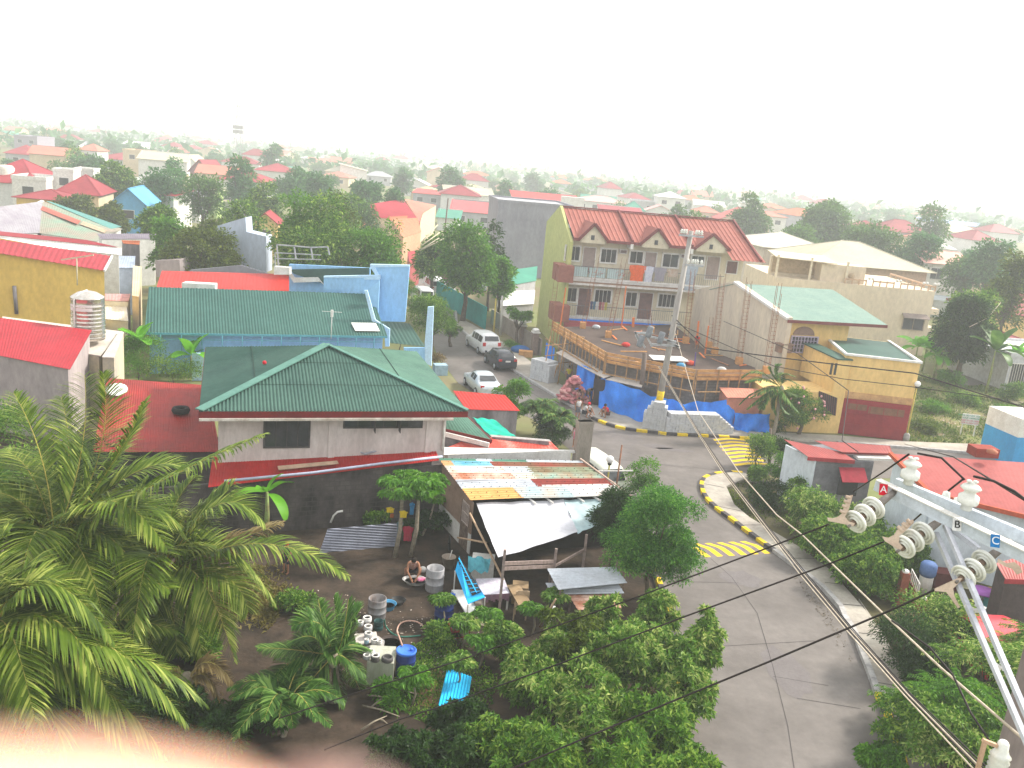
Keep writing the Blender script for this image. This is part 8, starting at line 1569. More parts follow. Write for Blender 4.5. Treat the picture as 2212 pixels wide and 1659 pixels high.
mass('blue_grey_house', 'blue-grey stained upper room between the mustard wall and the concrete box', [[(1,915,1500,4.2),(1,1160,1500,4.2),(1,1170,1400,4.8),(1,980,1395,4.8)]], M('bluegrey_stain', (.38,.45,.56),(.24,.28,.36), s=.7), mats=[M('bluegrey_stain', (1,)*3)])
mass('pink_awning_house', 'low room with a pink tiled eave and white sheets below the blue-grey room', [[(5,885,290,3.2),(5,1110,300,3.2),(5,1130,235,3.5),(5,880,235,3.5)], [(5,890,450,2.4),(5,1110,470,2.4),(5,1090,310,2.9),(5,890,295,2.9)]], PALE, mats=[M('pink_tiles', (.6,.32,.32)), PALE])
mass('thin_beige_house', 'narrow beige wall strip standing between the houses on the left', [[(5,1140,250,3.8),(5,1200,260,3.8),(5,1225,0,4.8),(5,1150,-10,4.8)]], BEIG, mats=[BEIG])
mass('concrete_deck_house', 'cream concrete roof deck carrying the striped steel water tank', [[(5,60,640,3.7),(5,870,770,3.5),(5,1060,560,3.9),(5,20,430,4.2)]], M('deck_side', (.62,.54,.36),(.35,.32,.3), s=.6), mats=[M('deck_top', (.6,.55,.48),(.42,.38,.34), s=.8, det=9)], corr=False)
mass('small_parapet_house', 'narrow cream parapet block at the corner of the roof deck', [[(5,880,780,3.6),(5,985,785,3.6),(5,1070,565,4.0),(5,1030,560,4.0)]], MATS['deck_side'], mats=[MATS['deck_top']], corr=False)
p = g(5,765,620,4.0); r_ = wpx(5,585,885,620,4.0); h = hy(p, (0,0,1), K(5,0,270)[1]); SS = M('tank_steel', (.55,.5,.45),(.75,.73,.7), s=1.2, rough=.22, metal=.85)
t = thing('water_tank', 'ribbed stainless steel water tank with a domed lid on the roof deck', 'water tank', p); pr = [(r_, 0)]
for i in range(9): z = h*(.04+.095*i); pr += [(r_, z),(r_*1.03, z+h*.02),(r_, z+h*.04)]
pr += [(r_, h),(r_*1.02, h+.02),(r_*.98, h+.1),(r_*.55, h+.34),(r_*.2, h+.42),(.001, h+.42)]; MB().lathe(pr, (0,0,0),36).build('tank_shell', SS, t)
MB().tube([(-r_*.35,-r_*1.0,-.3),(-r_*.35,-r_*1.0, h),(-r_*.2,-r_*.5, h+.35),(0,0, h+.45)], .05,6).build('pipe', WHITE, t)
mb = MB(); n = 7
for j in range(2):
 for i in range(n+1): a = -2.35+1.5*i/n; mb.v.append((math.cos(a)*(r_+.02), math.sin(a)*(r_+.02), h*(.72+.16*j)));
mb.f = [(i, i+1, n+2+i, n+1+i) for i in range(n)]; mb.sm = [True]*n; mb.build('label_band', M('label_white', (.75,.7,.7),(.7,.66,.66)), t)
for k in range(1): MB().add([(math.cos(-2.05)*(r_+.04), math.sin(-2.05)*(r_+.04), h*.74),(math.cos(-2.0)*(r_+.04), math.sin(-2.0)*(r_+.04), h*.84),(math.cos(-1.85)*(r_+.04), math.sin(-1.85)*(r_+.04), h*.84)], [(0,1,2),(2,1,0)]).build('label_mark', M('mark_red', (.5,.05,.1)), t)
mass('grey_shadow_house', 'grey rendered house with a bright rose-red roof behind the big coconut palm', [[(5,-300,710,4.3),(5,605,888,4.0),(5,795,548,4.8),(5,-300,400,5.2)]], M('mauve_grey_wall', (.42,.36,.36),(.3,.26,.26), s=.6, streak=2), mats=[M('rose_roof', (.38,.022,.035),(.3,.02,.03), s=.5, rough=.45, det=9)], pitch=.3)
ant = dp(5,668,160,57); at = dp(5,662,-80,57); tag(MB().tube([ant-V2(ant), at-V2(ant)], .04,5).bar(at-V2(ant)+Vector((-1.0,0,-.25)), at-V2(ant)+Vector((1.1,0,.25)),.08).build('tv_antenna', M('antenna', (.6,.55,.4)), None, V2(ant)), 'tv antenna rod in front of the mustard wall', 'antenna')
a_ = g(6,962,625,2.8); mb = MB(); mb.tube([(0,0,0),(0,0,2.0)], .03,5); mb.bar((-.7,0,1.95),(.7,0,2.0),.03); mb.bar((0,0,1.6),(0,0,2.1),.16); tag(mb.build('tv_antenna', M('antenna_w', (.7,.7,.7)), None, a_), 'small white and black antenna on the long green roof', 'antenna')
PG = M('patched_green', (.2,.3,.23),(.3,.24,.2), s=.3, rough=.7, det=8)
mass('patched_green_house', 'large green gable roof patched with rust-red and brown panels at the left', [[(1,340,1200,4.4),(1,840,1275,4.2),(1,1060,1165,4.6),(1,370,925,6.6)], [(1,-500,1230,4.6),(1,340,1200,4.4),(1,370,925,6.6),(1,-300,1010,6.6)]], PALE, mats=[PG, M('grey_violet_roof', (.3,.29,.32),(.24,.22,.26), s=.4)], pitch=.6)
def overlay(name, label, pts, mat, dz=.08, cat='roof panel'):
 P = [g(*q)+Vector((0,0, dz)) for q in pts]; o0 = V2(P[0]); return tag(MB().slab([p-o0 for p in P], .03).build(name, mat, None, o0), label, cat)
overlay('roof_panel', 'rust-red strip running down the patched green roof', [(1,270,975,6.1),(1,340,960,6.25),(1,700,1100,5.2),(1,670,1130,5.05)], M('rust_panel', (.4,.12,.09),(.3,.1,.08), s=.6))
overlay('roof_panel', 'tan striped panel at the lower end of the rust-red strip', [(1,690,1130,5.0),(1,720,1105,5.15),(1,930,1180,4.6),(1,900,1205,4.5)], M('tan_panel', (.5,.38,.26),(.3,.22,.16), s=2))
overlay('roof_panel', 'long seagreen strip along the top edge of the patched roof', [(1,400,930,6.55),(1,440,935,6.5),(1,1050,1150,4.7),(1,960,1170,4.6)], M('seagreen_panel', (.12,.3,.28)))
overlay('roof_panel', 'white ridge strip on the left hip of the patched roof', [(1,30,1085,5.3),(1,10,1075,5.3),(1,360,920,6.65),(1,385,930,6.55)], WHITE)
p = g(1,60,990,1.0); tag(MB().lathe([(1.4,0),(1.4,7.5),(1.1,7.9),(.001,8)], (0,0,0),20).build('round_tank', M('ivory_wall', (.72,.68,.6)), None, V2(p)), 'tall ivory cylinder tank at the left edge above the patched roof', 'tank')
HZ = [  # c, xl, yl, xr, z, ang, D, roof, wall, rt, rise, label
(1,-250,735,300,5.5,8,16, CRI, PALE, 'hip', 3.5, 'big crimson barn-like roof at the left edge'),
(1,100,725,395,6.5,12,8, PALE, M('white_far', (.78,.76,.72)), 'flat', .5, 'white terrace house in front of the crimson barn roof'),
(1,455,655,560,8.0,14,5, PALE, M('white_far', (1,)*3), 'flat', .3, 'white stair tower, left of a pair above the terrace'),
(1,640,650,690,7.9,14,5, PALE, M('white_far', (1,)*3), 'flat', .3, 'thin white tower at the right of the white terrace'),
(1,490,845,850,5.6,14,11, MRN, BEIG, 'hip', 2.6, 'broad maroon roof beside the white terrace house'),
(1,140,885,600,5.0,10,7, MRN, M('mustard_wall', (1,)*3), 'hip', 1.2, 'low maroon roof over mustard walls below the white terrace'),
(1,975,930,1250,4.7,12,10, BLR, BLR, 'gable', 2.4, 'sky blue roofed house among the trees'),
(1,1250,850,1500,5.4,-8,6, CRI, PALE, 'shed', .8, 'narrow red roof just right of the sky blue roof'),
(1,1225,712,1420,6.8,6,8, GRY, PALE, 'flat', .3, 'pale grey upper storey behind the sky blue roof'),
(1,1425,705,1550,6.6,6,6, PALE, BEIG, 'flat', .4, 'cream block with a dark door hole, right of the pale grey storey'),
(1,1020,745,1220,5.2,6,6, PALE, PALE, 'shed', .6, 'white sheet-roofed room left of the pale grey storey'),
(1,1525,915,1720,3.8,10,10, GRY, PALE, 'shed', 1.6, 'grey roof with white wall in front of the cream block'),
(1,1725,860,1850,4.6,8,7, M('lime_far', (.5,.66,.25)), M('lime_far', (1,)*3), 'flat', .5, 'small lime green painted house'),
(1,1870,840,2230,4.4,6,10, CRR, GWL, 'hip', 2.2, 'cream hip-roofed house left of the big round tree'),
(1,1850,930,2060,2.8,5,5, BEIG, GWL, 'flat', .3, 'low beige garden building under the cream hip roof'),
(2,-15,1100,150,4.6,10,6, CRI, M('yellow_far', (.75,.55,.22)), 'gable', 1.5, 'yellow upper storey with dark windows peeping left of the big tree'),
(1,45,505,260,4.5,6,12, CRI, GWL, 'hip', 2.6, 'red hip roof, first of the far red row on the left'),
(1,340,520,520,4.5,6,12, CRI, GWL, 'hip', 2.6, 'red hip roof, second of the far red row'),
(1,500,535,630,4.2,6,10, CRI, GWL, 'hip', 1.6, 'small red roof at the end of the far red row'),
(1,675,475,835,7,4,9, SALM, PALE, 'hip', 2.0, 'pinkish roofed white house above the far red row'),
(1,830,545,1200,4.2,-6,14, CRI, GWL, 'hip', 2.6, 'wide red roof right of the far red row'),
(1,1060,485,1250,8,3,10, SALM, BEIG, 'flat', .5, 'salmon-topped beige block above the wide red roof'),
(1,120,360,320,7.5,3,14, GWL, M('mauve_far', (.36,.33,.4)), 'flat', .5, 'mauve-grey unfinished block in the hazy left'),
(1,350,305,500,7,2,12, SALM, M('yellow_far', (1,)*3), 'hip', 2, 'far yellow house with pink roof in the haze at left'),
(1,1460,490,1640,5,2,12, SALM, PALE, 'hip', 2, 'hazy pink roof beyond the smoke'),
(1,1545,575,1690,5.5,0,10, CRR, PALE, 'gable', 2.5, 'cream gable in the haze left of the brick gable'),
(1,1640,660,1810,5.5,-4,10, MRN, M('brick_far', (.34,.18,.17)), 'gable', 3.4, 'brick-red gable house in the left middle distance'),
(1,1745,665,1960,4.2,2,8, GRY, PALE, 'flat', .4, 'white block under the brick-red gable'),
(1,1690,400,1880,6.5,0,10, SALM, BEIG, 'flat', .5, 'hazy salmon block near the lattice tower'),
(2,-60,555,160,4.6,0,12, CRI, GWL, 'shed', 1.5, 'far red flat roof left of the round trees'),
(2,395,550,605,5,0,12, PALE, GWL, 'shed', 1, 'hazy white roof above the twin round trees'),
(2,600,660,830,5,-4,10, CRR, BEIG, 'hip', 2.6, 'cream roof between the round trees'),
(2,560,700,800,3.8,-4,10, SALM, BEIG, 'hip', 1.8, 'orange-pink roof just in front of the cream one'),
(2,1290,770,1480,4.2,0,9, PALE, PALE, 'gable', 1.8, 'white-roofed house above the crimson gable'),
(2,1340,830,1570,3.8,-6,9, M('straw_roof', (.66,.55,.32)), BEIG, 'hip', 1.6, 'straw-yellow roof left of the bright red roofs'),
(2,1360,850,1960,4.0,-2,9, RED2, GWL, 'shed', 1.0, 'long bright red roof strip in the middle distance'),
(2,1690,1000,2080,3.6,2,8, M('rose_far', (.58,.12,.13)), GWL, 'shed', 2.2, 'rose-red sloped roof left of the dark grey wall'),
(2,1570,1060,1750,2.8,2,9, TEALR, PALE, 'shed', 1.3, 'sea green roof below the rose-red slope'),
(2,1760,800,1960,4.8,0,8, M('straw_roof', (1,)*3), BEIG, 'hip', 1.2, 'small straw roof behind the bright red strip'),
(2,2080,800,2230,5.5,4,8, M('brownpink', (.5,.32,.25)), BEIG, 'gable', 2.0, 'beige gabled house left of the flat red roof'),
(3,20,350,590,7.6,6,10, RED2, GWL, 'shed', 1.3, 'bright red flat roof behind the dark grey wall'),
(3,560,370,990,5,0,12, M('pink_far', (.68,.4,.38)), PALE, 'hip', 1.8, 'hazy pink roofs behind the apartment ridge'),
(3,770,480,1130,5.2,0,10, CRI, PALE, 'shed', 1.6, 'red roof just above the apartment ridge, left'),
(3,980,450,1140,6.0,0,8, TEALR, PALE, 'hip', 2.2, 'green pyramid roof above the apartment ridge'),
(3,1140,470,1420,5.6,-4,9, M('pink_far', (1,)*3), PALE, 'gable', 2, 'pink gable roofs right of the green pyramid'),
(3,1270,510,1450,4.6,0,6, TEALR, GWL, 'shed', .8, 'short green roof strip above the third dormer'),
(3,1030,380,1460,6,-4,12, GWL, M('grey_far', (.5,.5,.5)), 'flat', .4, 'grey concrete wall building in the hazy middle'),
(3,1265,340,1500,8.5,0,10, PALE, PALE, 'hip', 1.8, 'pale two-level house above the grey wall building'),
(3,1580,410,1830,5.5,-4,10, PALE, PALE, 'gable', 1.8, 'white-walled house left of the round far tree'),
(3,1600,470,1790,6.4,-2,10, SALM, BEIG, 'hip', 1.6, 'salmon roofed house with small dormers behind the apartments'),
(3,1790,540,2230,5.4,-4,14, M('brick_roof', (.52,.1,.09)), BEIG, 'gable', 3.4, 'large brick-red gable roof right of the apartment block'),
(4,-100,500,160,6.6,0,8, SALM, PALE, 'hip', 1.3, 'salmon roof end at the left of the umbrella tree'),
(4,1500,600,1870,5.6,-6,12, ORR, M('orange_wall', (.62,.26,.16)), 'flat', .4, 'orange-red walled building behind the round tree'),
(4,1360,560,2060,6.2,-8,14, M('blue_sheet_roof', (.25,.35,.62)), GWL, 'shed', 1.2, 'long blue factory roof at the right horizon'),
(4,1050,520,1400,5,-4,12, SALM, PALE, 'shed', 1.4, 'salmon factory roof left of the blue one'),
(4,2050,640,2250,4.5,-6,10, SALM, PALE, 'hip', 1.4, 'hazy salmon roof at the right edge')]
for i, (c, xl, yl, xr, z, an_, D_, rm_, wm_, rt_, rise_, lb) in enumerate(HZ):
 A = g(c, xl, yl, z); e_ = Vector((math.cos(R(an_)), math.sin(R(an_)),0)); W = hx(A, e_, K(c, xr, 0)[0]); W = max(3, min(abs(W),60)); nw = max(1, int(W/4)); ww = W/(nw*2.2)
 house('town_house', lb, A, R(an_), W, D_, z, wm_, rm_, rt_, rise_, .5, 'x' if rt_ != 'gable' or W > D_ else 'y', wins=[('f', (k+.3)*W/nw, z-2.3, min(ww, 1.6),1.2,1) for k in range(min(nw, 4))] if z > 3.5 else ())
mass('crimson_gable_house', 'big crimson gabled roof house at the top of the street', [[(2,1000,1060,4.6),(2,1420,1110,4.4),(2,1270,905,7.2),(2,990,950,6.6)], [(2,1420,1110,4.4),(2,1440,1030,5.2),(2,1560,960,6.0),(2,1280,905,7.2)]], M('cream_gable', (.72,.6,.42)), mats=[M('crimson2', (.36,.03,.05),(.3,.028,.04), s=.4), SALM])
mass('orange_row_house', 'orange-roofed row house with narrow gables beside the street', [[(2,1270,1240,4.6),(2,1430,1190,4.8),(2,1400,1070,6.6),(2,1170,1075,6.4)]], M('peach_wall', (.72,.42,.26)), mats=[M('orange_tile', (.62,.24,.14))])
mass('red_row_house', 'dark red little row house with white columns at the street corner', [[(2,1330,1480,3.0),(2,1420,1420,3.2),(2,1390,1350,4.2),(2,1310,1360,4.2)]], M('red_wall', (.4,.1,.1)), mats=[M('dark_red_tile', (.4,.07,.08))])
mass('orange_shop', 'orange and tan roofs left of the crimson gable', [[(2,900,1160,3.2),(2,1040,1160,3.2),(2,1040,1080,4.0),(2,890,1070,4.0)], [(2,1150,1090,4.6),(2,1300,1100,4.6),(2,1310,1050,5.2),(2,1160,1060,5.0)]], BEIG, mats=[ORR, ORR])
q0, q1 = g(3,-120,900,1.0), g(3,250,940,1.0); a_ = R(9); A = V2(g(3,-160,900,2.0)); e_ = Vector((math.cos(a_), math.sin(a_),0)); W = hx(A, e_, K(3,460,0)[0]); hh = hy(A, (0,0,1), K(3,0,385)[1])
house('grey_block_house', 'tall windowless dark grey block wall building left of the lime wall', A, a_, W, 12, hh, M('dark_render', (.3,.3,.34),(.22,.22,.26), s=.4, streak=2, det=8), GWL, 'flat', .3)
tag(MB().bx(-2.0,2.0,0,1.5,0,1.6).build('billboard_box', WHITE, None, g(3,520,430,9.2)), 'white box sign on the edge of the bright red flat roof', 'sign box')
mass('green_sheet_roof', 'sea green sheet roof beside the lime green wall', [[(3,-120,1130,2.4),(3,210,1070,2.4),(3,220,945,3.0),(3,-60,985,3.0)], [(3,-100,1290,2.0),(3,190,1270,2.0),(3,200,1150,2.3),(3,-20,1160,2.3)]], GWL, mats=[TEALR, PALE])
def slabwall(name, label, c, pts, Y, mat, th=.3, cat='wall'):
 Q = [dp(c, x, y, Y) for x, y in pts]; o0 = V2(Q[0]); k = len(Q); n_ = Vector((0, th, 0)); mb = MB(); mb.add([q-o0 for q in Q]+[q-o0+n_ for q in Q], [tuple(range(k))[::-1], tuple(range(k, 2*k))]+[(i, (i+1) % k, (i+1) % k+k, i+k) for i in range(k)]); return tag(mb.build(name, mat, None, o0), label, cat)
slabwall('pale_blue_gable', 'pale blue stained firewall with a sloping top left of the big tree', 1, [(1870,1140),(2120,1065),(2130,1190),(2300,1230),(2300,1540),(1950,1480),(1870,1400)], 86, M('pale_blue_stained', (.55,.62,.76),(.4,.46,.58), s=.5, streak=3, det=9),2, 'house')
slabwall('dark_lean_to', 'grey lean-to with a dark curved roof edge between the dark tree and the red roof', 1, [(1340,1440),(1550,1430),(1560,1560),(1350,1580)], 78, M('mauve_grey_wall', (1,)*3),5, 'house')
slabwall('dark_lean_to', 'dark grey curved roof strip running behind the bright red roof', 1, [(1640,1520),(2080,1480),(2400,1580),(2400,1610),(1640,1600)], 77, M('dark_render', (1,)*3),.4, 'roof')
def T(c, x, y, rx, ry, Y, mt, seed, lb, n=6000, name='tree', rb=.4, nb=18, flat=.8, hol=.35):
 P = dp(c, x, y, Y); k = Y/FPX/4 if c else Y/FPX; RX, RZ = rx*k, ry*k; f = V2(P); ls = max(.22, Y*.0042)
 if hol: zt_ = P.z+RZ; RZ = (zt_-.5)/2; P.z = zt_-RZ; n = int(n*1.6); nb += 8
 if P.z < RZ*.8: P.z = RZ*.85
 return tree(name, lb, f, P.z+RZ, (RX, RX*.9, RZ), nb, n, (ls, ls*.5), mt, seed, r0=.05*RX+.1, cz=P.z, rb=rb, flat=flat, hollow=hol or .55)
TL = [(2,480,1120,430,380,80, 'mid', 12000, 'biggest round tree behind the blue house'),(2,380,880,160,130,82, 'bright', 3000, 'bright green crown at the upper left of the biggest tree'),(2,700,980,200,230,88, 'olive', 4000, 'olive tree crown behind the right of the biggest tree'),
(2,1060,1260,270,190,80, 'bright', 8000, 'yellow-flecked tree in front of the orange row house'),(2,1180,1040,60,60,82, 'mid', 700, 'little tree top sticking up before the crimson roof'),(2,1830,1330,260,280,88, 'bright', 8000, 'large street tree with white flowers beside the grey wall building'),
(2,1530,1320,170,160,100, 'mid', 4000, 'darker tree under the bamboo poles at the street top'),(2,2120,1450,110,120,92, 'bright', 2500, 'small bright tree between the street tree and the lime wall'),(2,2060,1130,90,110,96, 'dark', 1500, 'dark tree against the grey block wall'),
(1,1720,1290,370,190,82, 'olive', 10000, 'wide dark olive tree before the pale blue firewall'),(1,1360,1030,160,130,100, 'mid', 5000, 'round green tree in front of the sky blue roof'),(1,640,950,200,100,125, 'olive', 3500, 'olive trees behind the patched roof, left'),(1,960,1020,150,110,116, 'olive', 3000, 'olive tree behind the patched roof, right'),(1,1480,1100,170,110,88, 'bright', 3500, 'brighter tree between the round green and the olive one'),
(1,1830,1030,130,90,92, 'olive', 2200, 'bushy tree behind the wide olive tree'),(2,100,830,170,120,135, 'mid', 3500, 'hazy tree behind the left of the biggest tree'),(2,340,660,210,90,190, 'far', 3500, 'wide far tree, left of the twin round ones'),(2,520,690,140,70,180, 'far', 2000, 'far tree beside the cream roof'),(2,950,750,140,110,170, 'far', 3500, 'far round tree right of the orange-pink roof'),(2,1210,810,90,60,165, 'far', 1500, 'small far round tree before the white-roofed house'),(2,790,790,90,70,120, 'mid', 1500, 'small tree between the two round ones'),
(2,1280,650,80,40,280, 'far', 900, 'far tree above the white-roofed house'),(2,1690,680,110,60,260, 'far', 1400, 'far trees above the bright red strip'),(2,2150,740,70,40,260, 'far', 700, 'far small tree near the beige gable'),(2,150,470,90,60,300, 'far', 900, 'far fan-shaped tree in the haze'),(2,960,860,120,60,130, 'farlight', 1200, 'pale yellowish bare tree by the white curved roof'),
(1,740,590,170,90,200, 'far', 2200, 'dark far tree between the red rows at left'),(1,1000,640,190,100,150, 'mid', 3500, 'tree mass behind the wide maroon roof'),(1,1400,640,220,90,150, 'far', 3000, 'trees behind the pale grey storey'),(1,1500,560,70,60,180, 'far', 900, 'little round tree in front of the smoke'),(1,1750,720,160,80,140, 'farlight', 2000, 'light green tree mass above the lime house'),(1,600,470,80,50,260, 'far', 900, 'dark round far tree left of the pink house'),(1,2080,620,120,110,170, 'far', 2500, 'tall dark tree near the white block, left centre'),(1,2100,960,180,90,100, 'mid', 3000, 'tree in front of the cream hip roof'),
(3,2090,390,150,110,190, 'farlight', 3000, 'hazy round tree standing on the horizon right of centre'),(3,1460,390,60,50,200, 'farlight', 700, 'small hazy tree beside the grey wall building'),(3,1600,450,160,50,160, 'farlight', 1500, 'low hazy trees above the third dormer'),(3,200,190,80,50,400, 'far', 800, 'very far tree above the red flat roof'),
(4,600,480,300,130,175, 'farlight', 9000, 'wide umbrella-shaped hazy tree'),(4,450,370,110,40,180, 'farlight', 1200, 'upper left boughs of the umbrella tree'),(4,900,660,260,110,150, 'farlight', 6000, 'yellow-green tree mass behind the cream roofs'),(4,330,600,220,100,155, 'farlight', 4000, 'tree mass left behind the cream roofs'),(4,1320,690,190,130,145, 'far', 5000, 'dark round tree right of the yellow-green mass'),(4,1440,420,170,90,190, 'farlight', 1500, 'thin-leaved tree on the right horizon'),(4,1960,720,180,100,130, 'far', 3500, 'hazy tree in front of the orange-red building'),(4,2170,800,150,150,95, 'olive', 4000, 'shadowy tree at the right edge above the maroon roof'),(4,1750,850,200,70,135, 'farlight', 2500, 'low bright tree line behind the conical tree')]
for i, (c, x, y, rx, ry, Y, mt, n, lb) in enumerate(TL): T(c, x, y, rx, ry, Y, mt, 300+i, lb, n, hol=.35)
T(4,1800,1080,200,150,82, 'mid', 401, 'top of the tall conical dark green tree by the beige house', 7000, 'conical_tree', nb=16)
T(4,1760,1380,270,260,80, 'dark', 402, 'broad lower part of the conical dark green tree, touching the ground', 12000, 'conical_tree', nb=24)
# ---- filler town in the haze: copies of a few houses and trees, each its own object
rg = random.Random(21)
cols = [('rust-red', CRI),('salmon', SALM),('grey', GRY),('cream', CRR),('maroon', MRN),('sea green', TEALR),('orange', ORR),('white', PALE)]
occ = [(o.location.x, o.location.y) for o in bpy.data.objects if not o.parent and o.type in ('EMPTY', 'MESH') and o.location.y > 90]
protos = []
for nm, mm in cols:
 W, D_ = rg.uniform(9,15), rg.uniform(8,12); b_ = house('far_house', 'x', (0,-400,0),0, W, D_, rg.uniform(3.5,6.5), [PALE, BEIG, GWL, WHITE][len(protos) % 4], mm, ['hip', 'gable', 'hip', 'shed'][len(protos) % 4], rg.uniform(1.5,2.6),.5, wins=[('f', 1.5,1.6,1.4,1.2,1),('f', W-3.2,1.6,1.4,1.2,1)]); protos.append((nm, b_.t))
placed = []
def vis(x, y, z=4): u, v = px((x, y, z)); return -60 < u < 2270 and v < 640
row = 150
while row < 1150:
 k = row/1915*2212*.62; n = int(2*k/ (12+row*.032))
 for i in range(n):
  x = -k+2*k*(i+rg.uniform(.1,.9))/n; y = row*rg.uniform(.97,1.05)
  if not vis(x, y) or any(abs(x-a) < 12 and abs(y-b_) < 12 for a, b_ in occ) or (-16 < x < 3 and y < 190): continue
  if rg.random() < .38: placed.append(('h', x, y))
  else: placed.append(('t', x, y))
  occ.append((x, y))
 row *= 1.075
hs_, ts_ = [q for q in placed if q[0] == 'h'][:150], [q for q in placed if q[0] == 't'][:280]
def ordn(j): j += 1; return '%d%s' % (j, 'th' if 10 < j % 100 < 14 else {1: 'st', 2: 'nd', 3: 'rd'}.get(j % 10, 'th'))
def dist_word(y): return 'in the nearer town' if y < 200 else 'in the middle haze' if y < 420 else 'near the horizon'
buckets = {}
for _, x, y in hs_: nm, pr_ = protos[rg.randrange(len(protos))]; buckets.setdefault((nm, dist_word(y)), []).append((px((x, y, 4))[0], x, y, pr_))
used = set()
for (nm, dw), L in buckets.items():
 L.sort()
 for j, (_, x, y, pr_) in enumerate(L):
  lb = '%s-roofed house %s, %s of its colour from the left' % (nm, dw, ordn(j)); s = rg.uniform(.85,1.25)
  o = dup(pr_, (x, y, 0), R(rg.choice([8,12,98,5,-6,100])+rg.uniform(-5,5)), lb, (s, s, rg.uniform(.85,1.2)), 'houses of the hazy town')
for nm, pr_ in protos:
 for o in [c for c in bpy.data.objects if c.parent and c.parent.parent == pr_]+[c for c in bpy.data.objects if c.parent == pr_]+[pr_]: bpy.data.objects.remove(o)
tps = [tree('far_tree', 'x', (0,-400,0), h_, (r_, r_, h_*.47),14,2000,(.75,.4), mt, 500+i, r0=.25, rb=.42) for i, (h_, r_, mt) in enumerate(((8,4.5, 'far'),(10,4, 'far'),(7,5.5, 'farlight'),(9,5, 'mid'),(6,4, 'farlight')))]
names_t = ['dark rounded tree', 'tall dark tree', 'broad pale green tree', 'large green tree', 'low pale green tree']; buckets = {}
for _, x, y in ts_: k = rg.randrange(5); buckets.setdefault((k, dist_word(y)), []).append((px((x, y, 4))[0], x, y))
for (k, dw), L in buckets.items():
 L.sort()
 for j, (_, x, y) in enumerate(L): dup(tps[k], (x, y, 0), rg.uniform(0,6), '%s %s, %s of its kind from the left' % (names_t[k], dw, ordn(j)), rg.uniform(.65,1.05), 'trees of the hazy town')
for pr_ in tps:
 for o in [c for c in bpy.data.objects if c.parent == pr_]+[pr_]: bpy.data.objects.remove(o)
rng = np.random.default_rng(77); P = []
for y in (420,560,720,900,1100,1400): n = 1400; X = rng.uniform(-.75*y, .75*y, n); Z = np.abs(rng.normal(size=n))*2.2+2.5+1.5*np.sin(X*.05+y); P.append(np.c_[X, np.full(n, y)+rng.normal(size=n)*8, Z])
P = np.concatenate(P); o = link('far_wood', leaves('far_wood', P, rng.normal(size=P.shape), rng.uniform(3,7, len(P)),3, rng), LV['far']); tag(o, 'unbroken line of hazy woods toward the horizon', 'woods', kind='stuff')
for c, x0, y0, x1, yt, Y, lb in ((1,680,240,1130,100,1900, 'very faint long white block on the left horizon'),(1,1180,240,1385,130,1900, 'very faint second white block right of the long one'),(2,460,420,820,300,1700, 'faint domed white hall on the horizon left of centre')):
 A = V2(dp(c, x0, y0, Y)); W = hx(A, (1,0,0), K(c, x1,0)[0]); h = hy(A, (0,0,1), K(c, 0, yt)[1]); house('far_block', lb, A, 0, W, 30, h, WHITE, PALE, 'flat', 1)
def mast(lb, c, x, yb_, yt, Y, w_, cross=True):
 A = V2(dp(c, x, yb_, Y)); h = hy(A, (0,0,1), K(c, 0, yt)[1]); mb = MB(); n = max(4, int(h/w_/1.6));
 for a, b2 in ((-1,-1),(1,-1),(1,1),(-1,1)): mb.bar((a*w_/2, b2*w_/2,0),(a*w_*.15, b2*w_*.15, h), w_*.05)
 if cross:
  for i in range(n): f, f2 = i/n, (i+1)/n; s, s2 = w_/2*(1-.7*f), w_/2*(1-.7*f2); mb.bar((-s, -s, h*f),(s2,-s2, h*f2), w_*.035); mb.bar((s, -s, h*f),(-s2,-s2, h*f2), w_*.035)
  for f in (.55,.62): mb.bx(-w_*.6, w_*.6,-w_*.3, w_*.3, h*f, h*f+w_*.4)
 tag(mb.build('lattice_tower', M('tower_grey', (.4,.38,.38)), None, A), lb, 'tower')
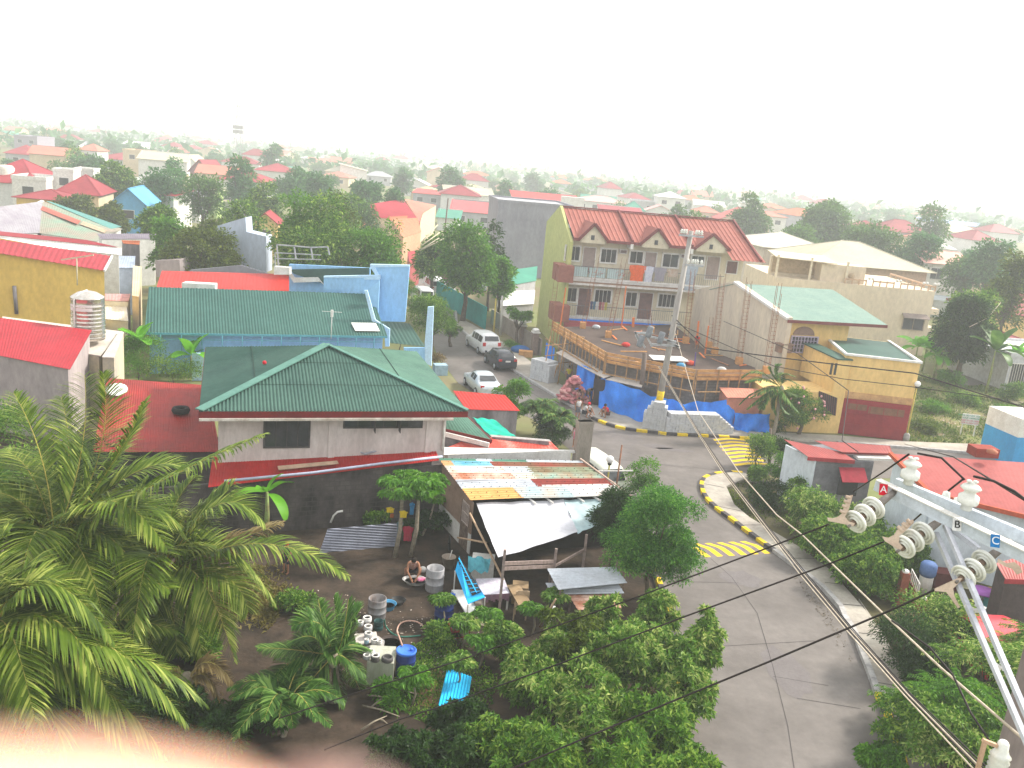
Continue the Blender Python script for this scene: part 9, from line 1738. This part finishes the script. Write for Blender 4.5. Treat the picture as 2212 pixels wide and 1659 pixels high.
mast('lattice antenna tower rising from the haze at left', 1,2060,420,90,420,4); mast('thin antenna mast on the horizon left of centre', 2,1770,640,440,260,1.2, False); mast('thin mast in the haze above the apartments', 3,290,180,0,300,.8, False); mast('leaning thin mast in the haze right of the apartments', 4,960,420,240,320,.8, False)
# ---- air
hb_ = MB().bx(-2600,2600,-75,6100,-1,75); hz_ = hb_.build('haze', None); hz_['kind'] = 'stuff'; hz_['label'] = 'pale morning haze over the town'; hz_['category'] = 'haze'
hm = bpy.data.materials.new('haze_air'); hm.use_nodes = True; n = hm.node_tree; n.nodes.clear(); pv = n.nodes.new('ShaderNodeVolumePrincipled'); pv.inputs['Density'].default_value = HAZE; pv.inputs['Color'].default_value = (.9,.95,1,1); pv.inputs['Anisotropy'].default_value = .25
om = n.nodes.new('ShaderNodeOutputMaterial'); n.links.new(pv.outputs[0], om.inputs['Volume']); hz_.data.materials.append(hm)
# ---- the photographer's fingertip at the lens
def at3(x, y, s): v = ray(x, y); return Vector((0,0, CH))+v*s
t = thing('fingertip', "photographer's blurred pink fingertip close to the lens at the bottom left", 'finger', at3(-900,2085,.034)); o0 = t.location; s_ = .034; r_ = .0079
P = [at3(x, 2085+dy, s_+ds_) for x, dy, ds_ in ((-3200,420,.012),(-2300,240,.006),(-1500,120,.002),(-900,50,.0),(-300,10,.0),(150,5,0),(400,25,0),(640,70,0),(800,110,0),(860,125,0))]
sk = bpy.data.materials.new('finger_skin'); sk.use_nodes = True; b = sk.node_tree.nodes['Principled BSDF']; b.inputs['Base Color'].default_value = (.86,.5,.36,1); b.inputs['Roughness'].default_value = .6
b.inputs['Subsurface Weight'].default_value = .7; b.inputs['Subsurface Scale'].default_value = .006; b.inputs['Subsurface Radius'].default_value = (1,.4,.2)
f_ = MB().tube([p-o0 for p in P], [r_*k for k in (1.25,1.15,1.12,1.0,1.04,1.0,.92,.7,.42,.1)], 28).build('finger_body', sk, t)
MB().ball(P[7]-o0+Vector((0,.0062,.001)),(.0045,.0012,.004),14).build('nail', M('nail', (.8,.55,.5)), t)
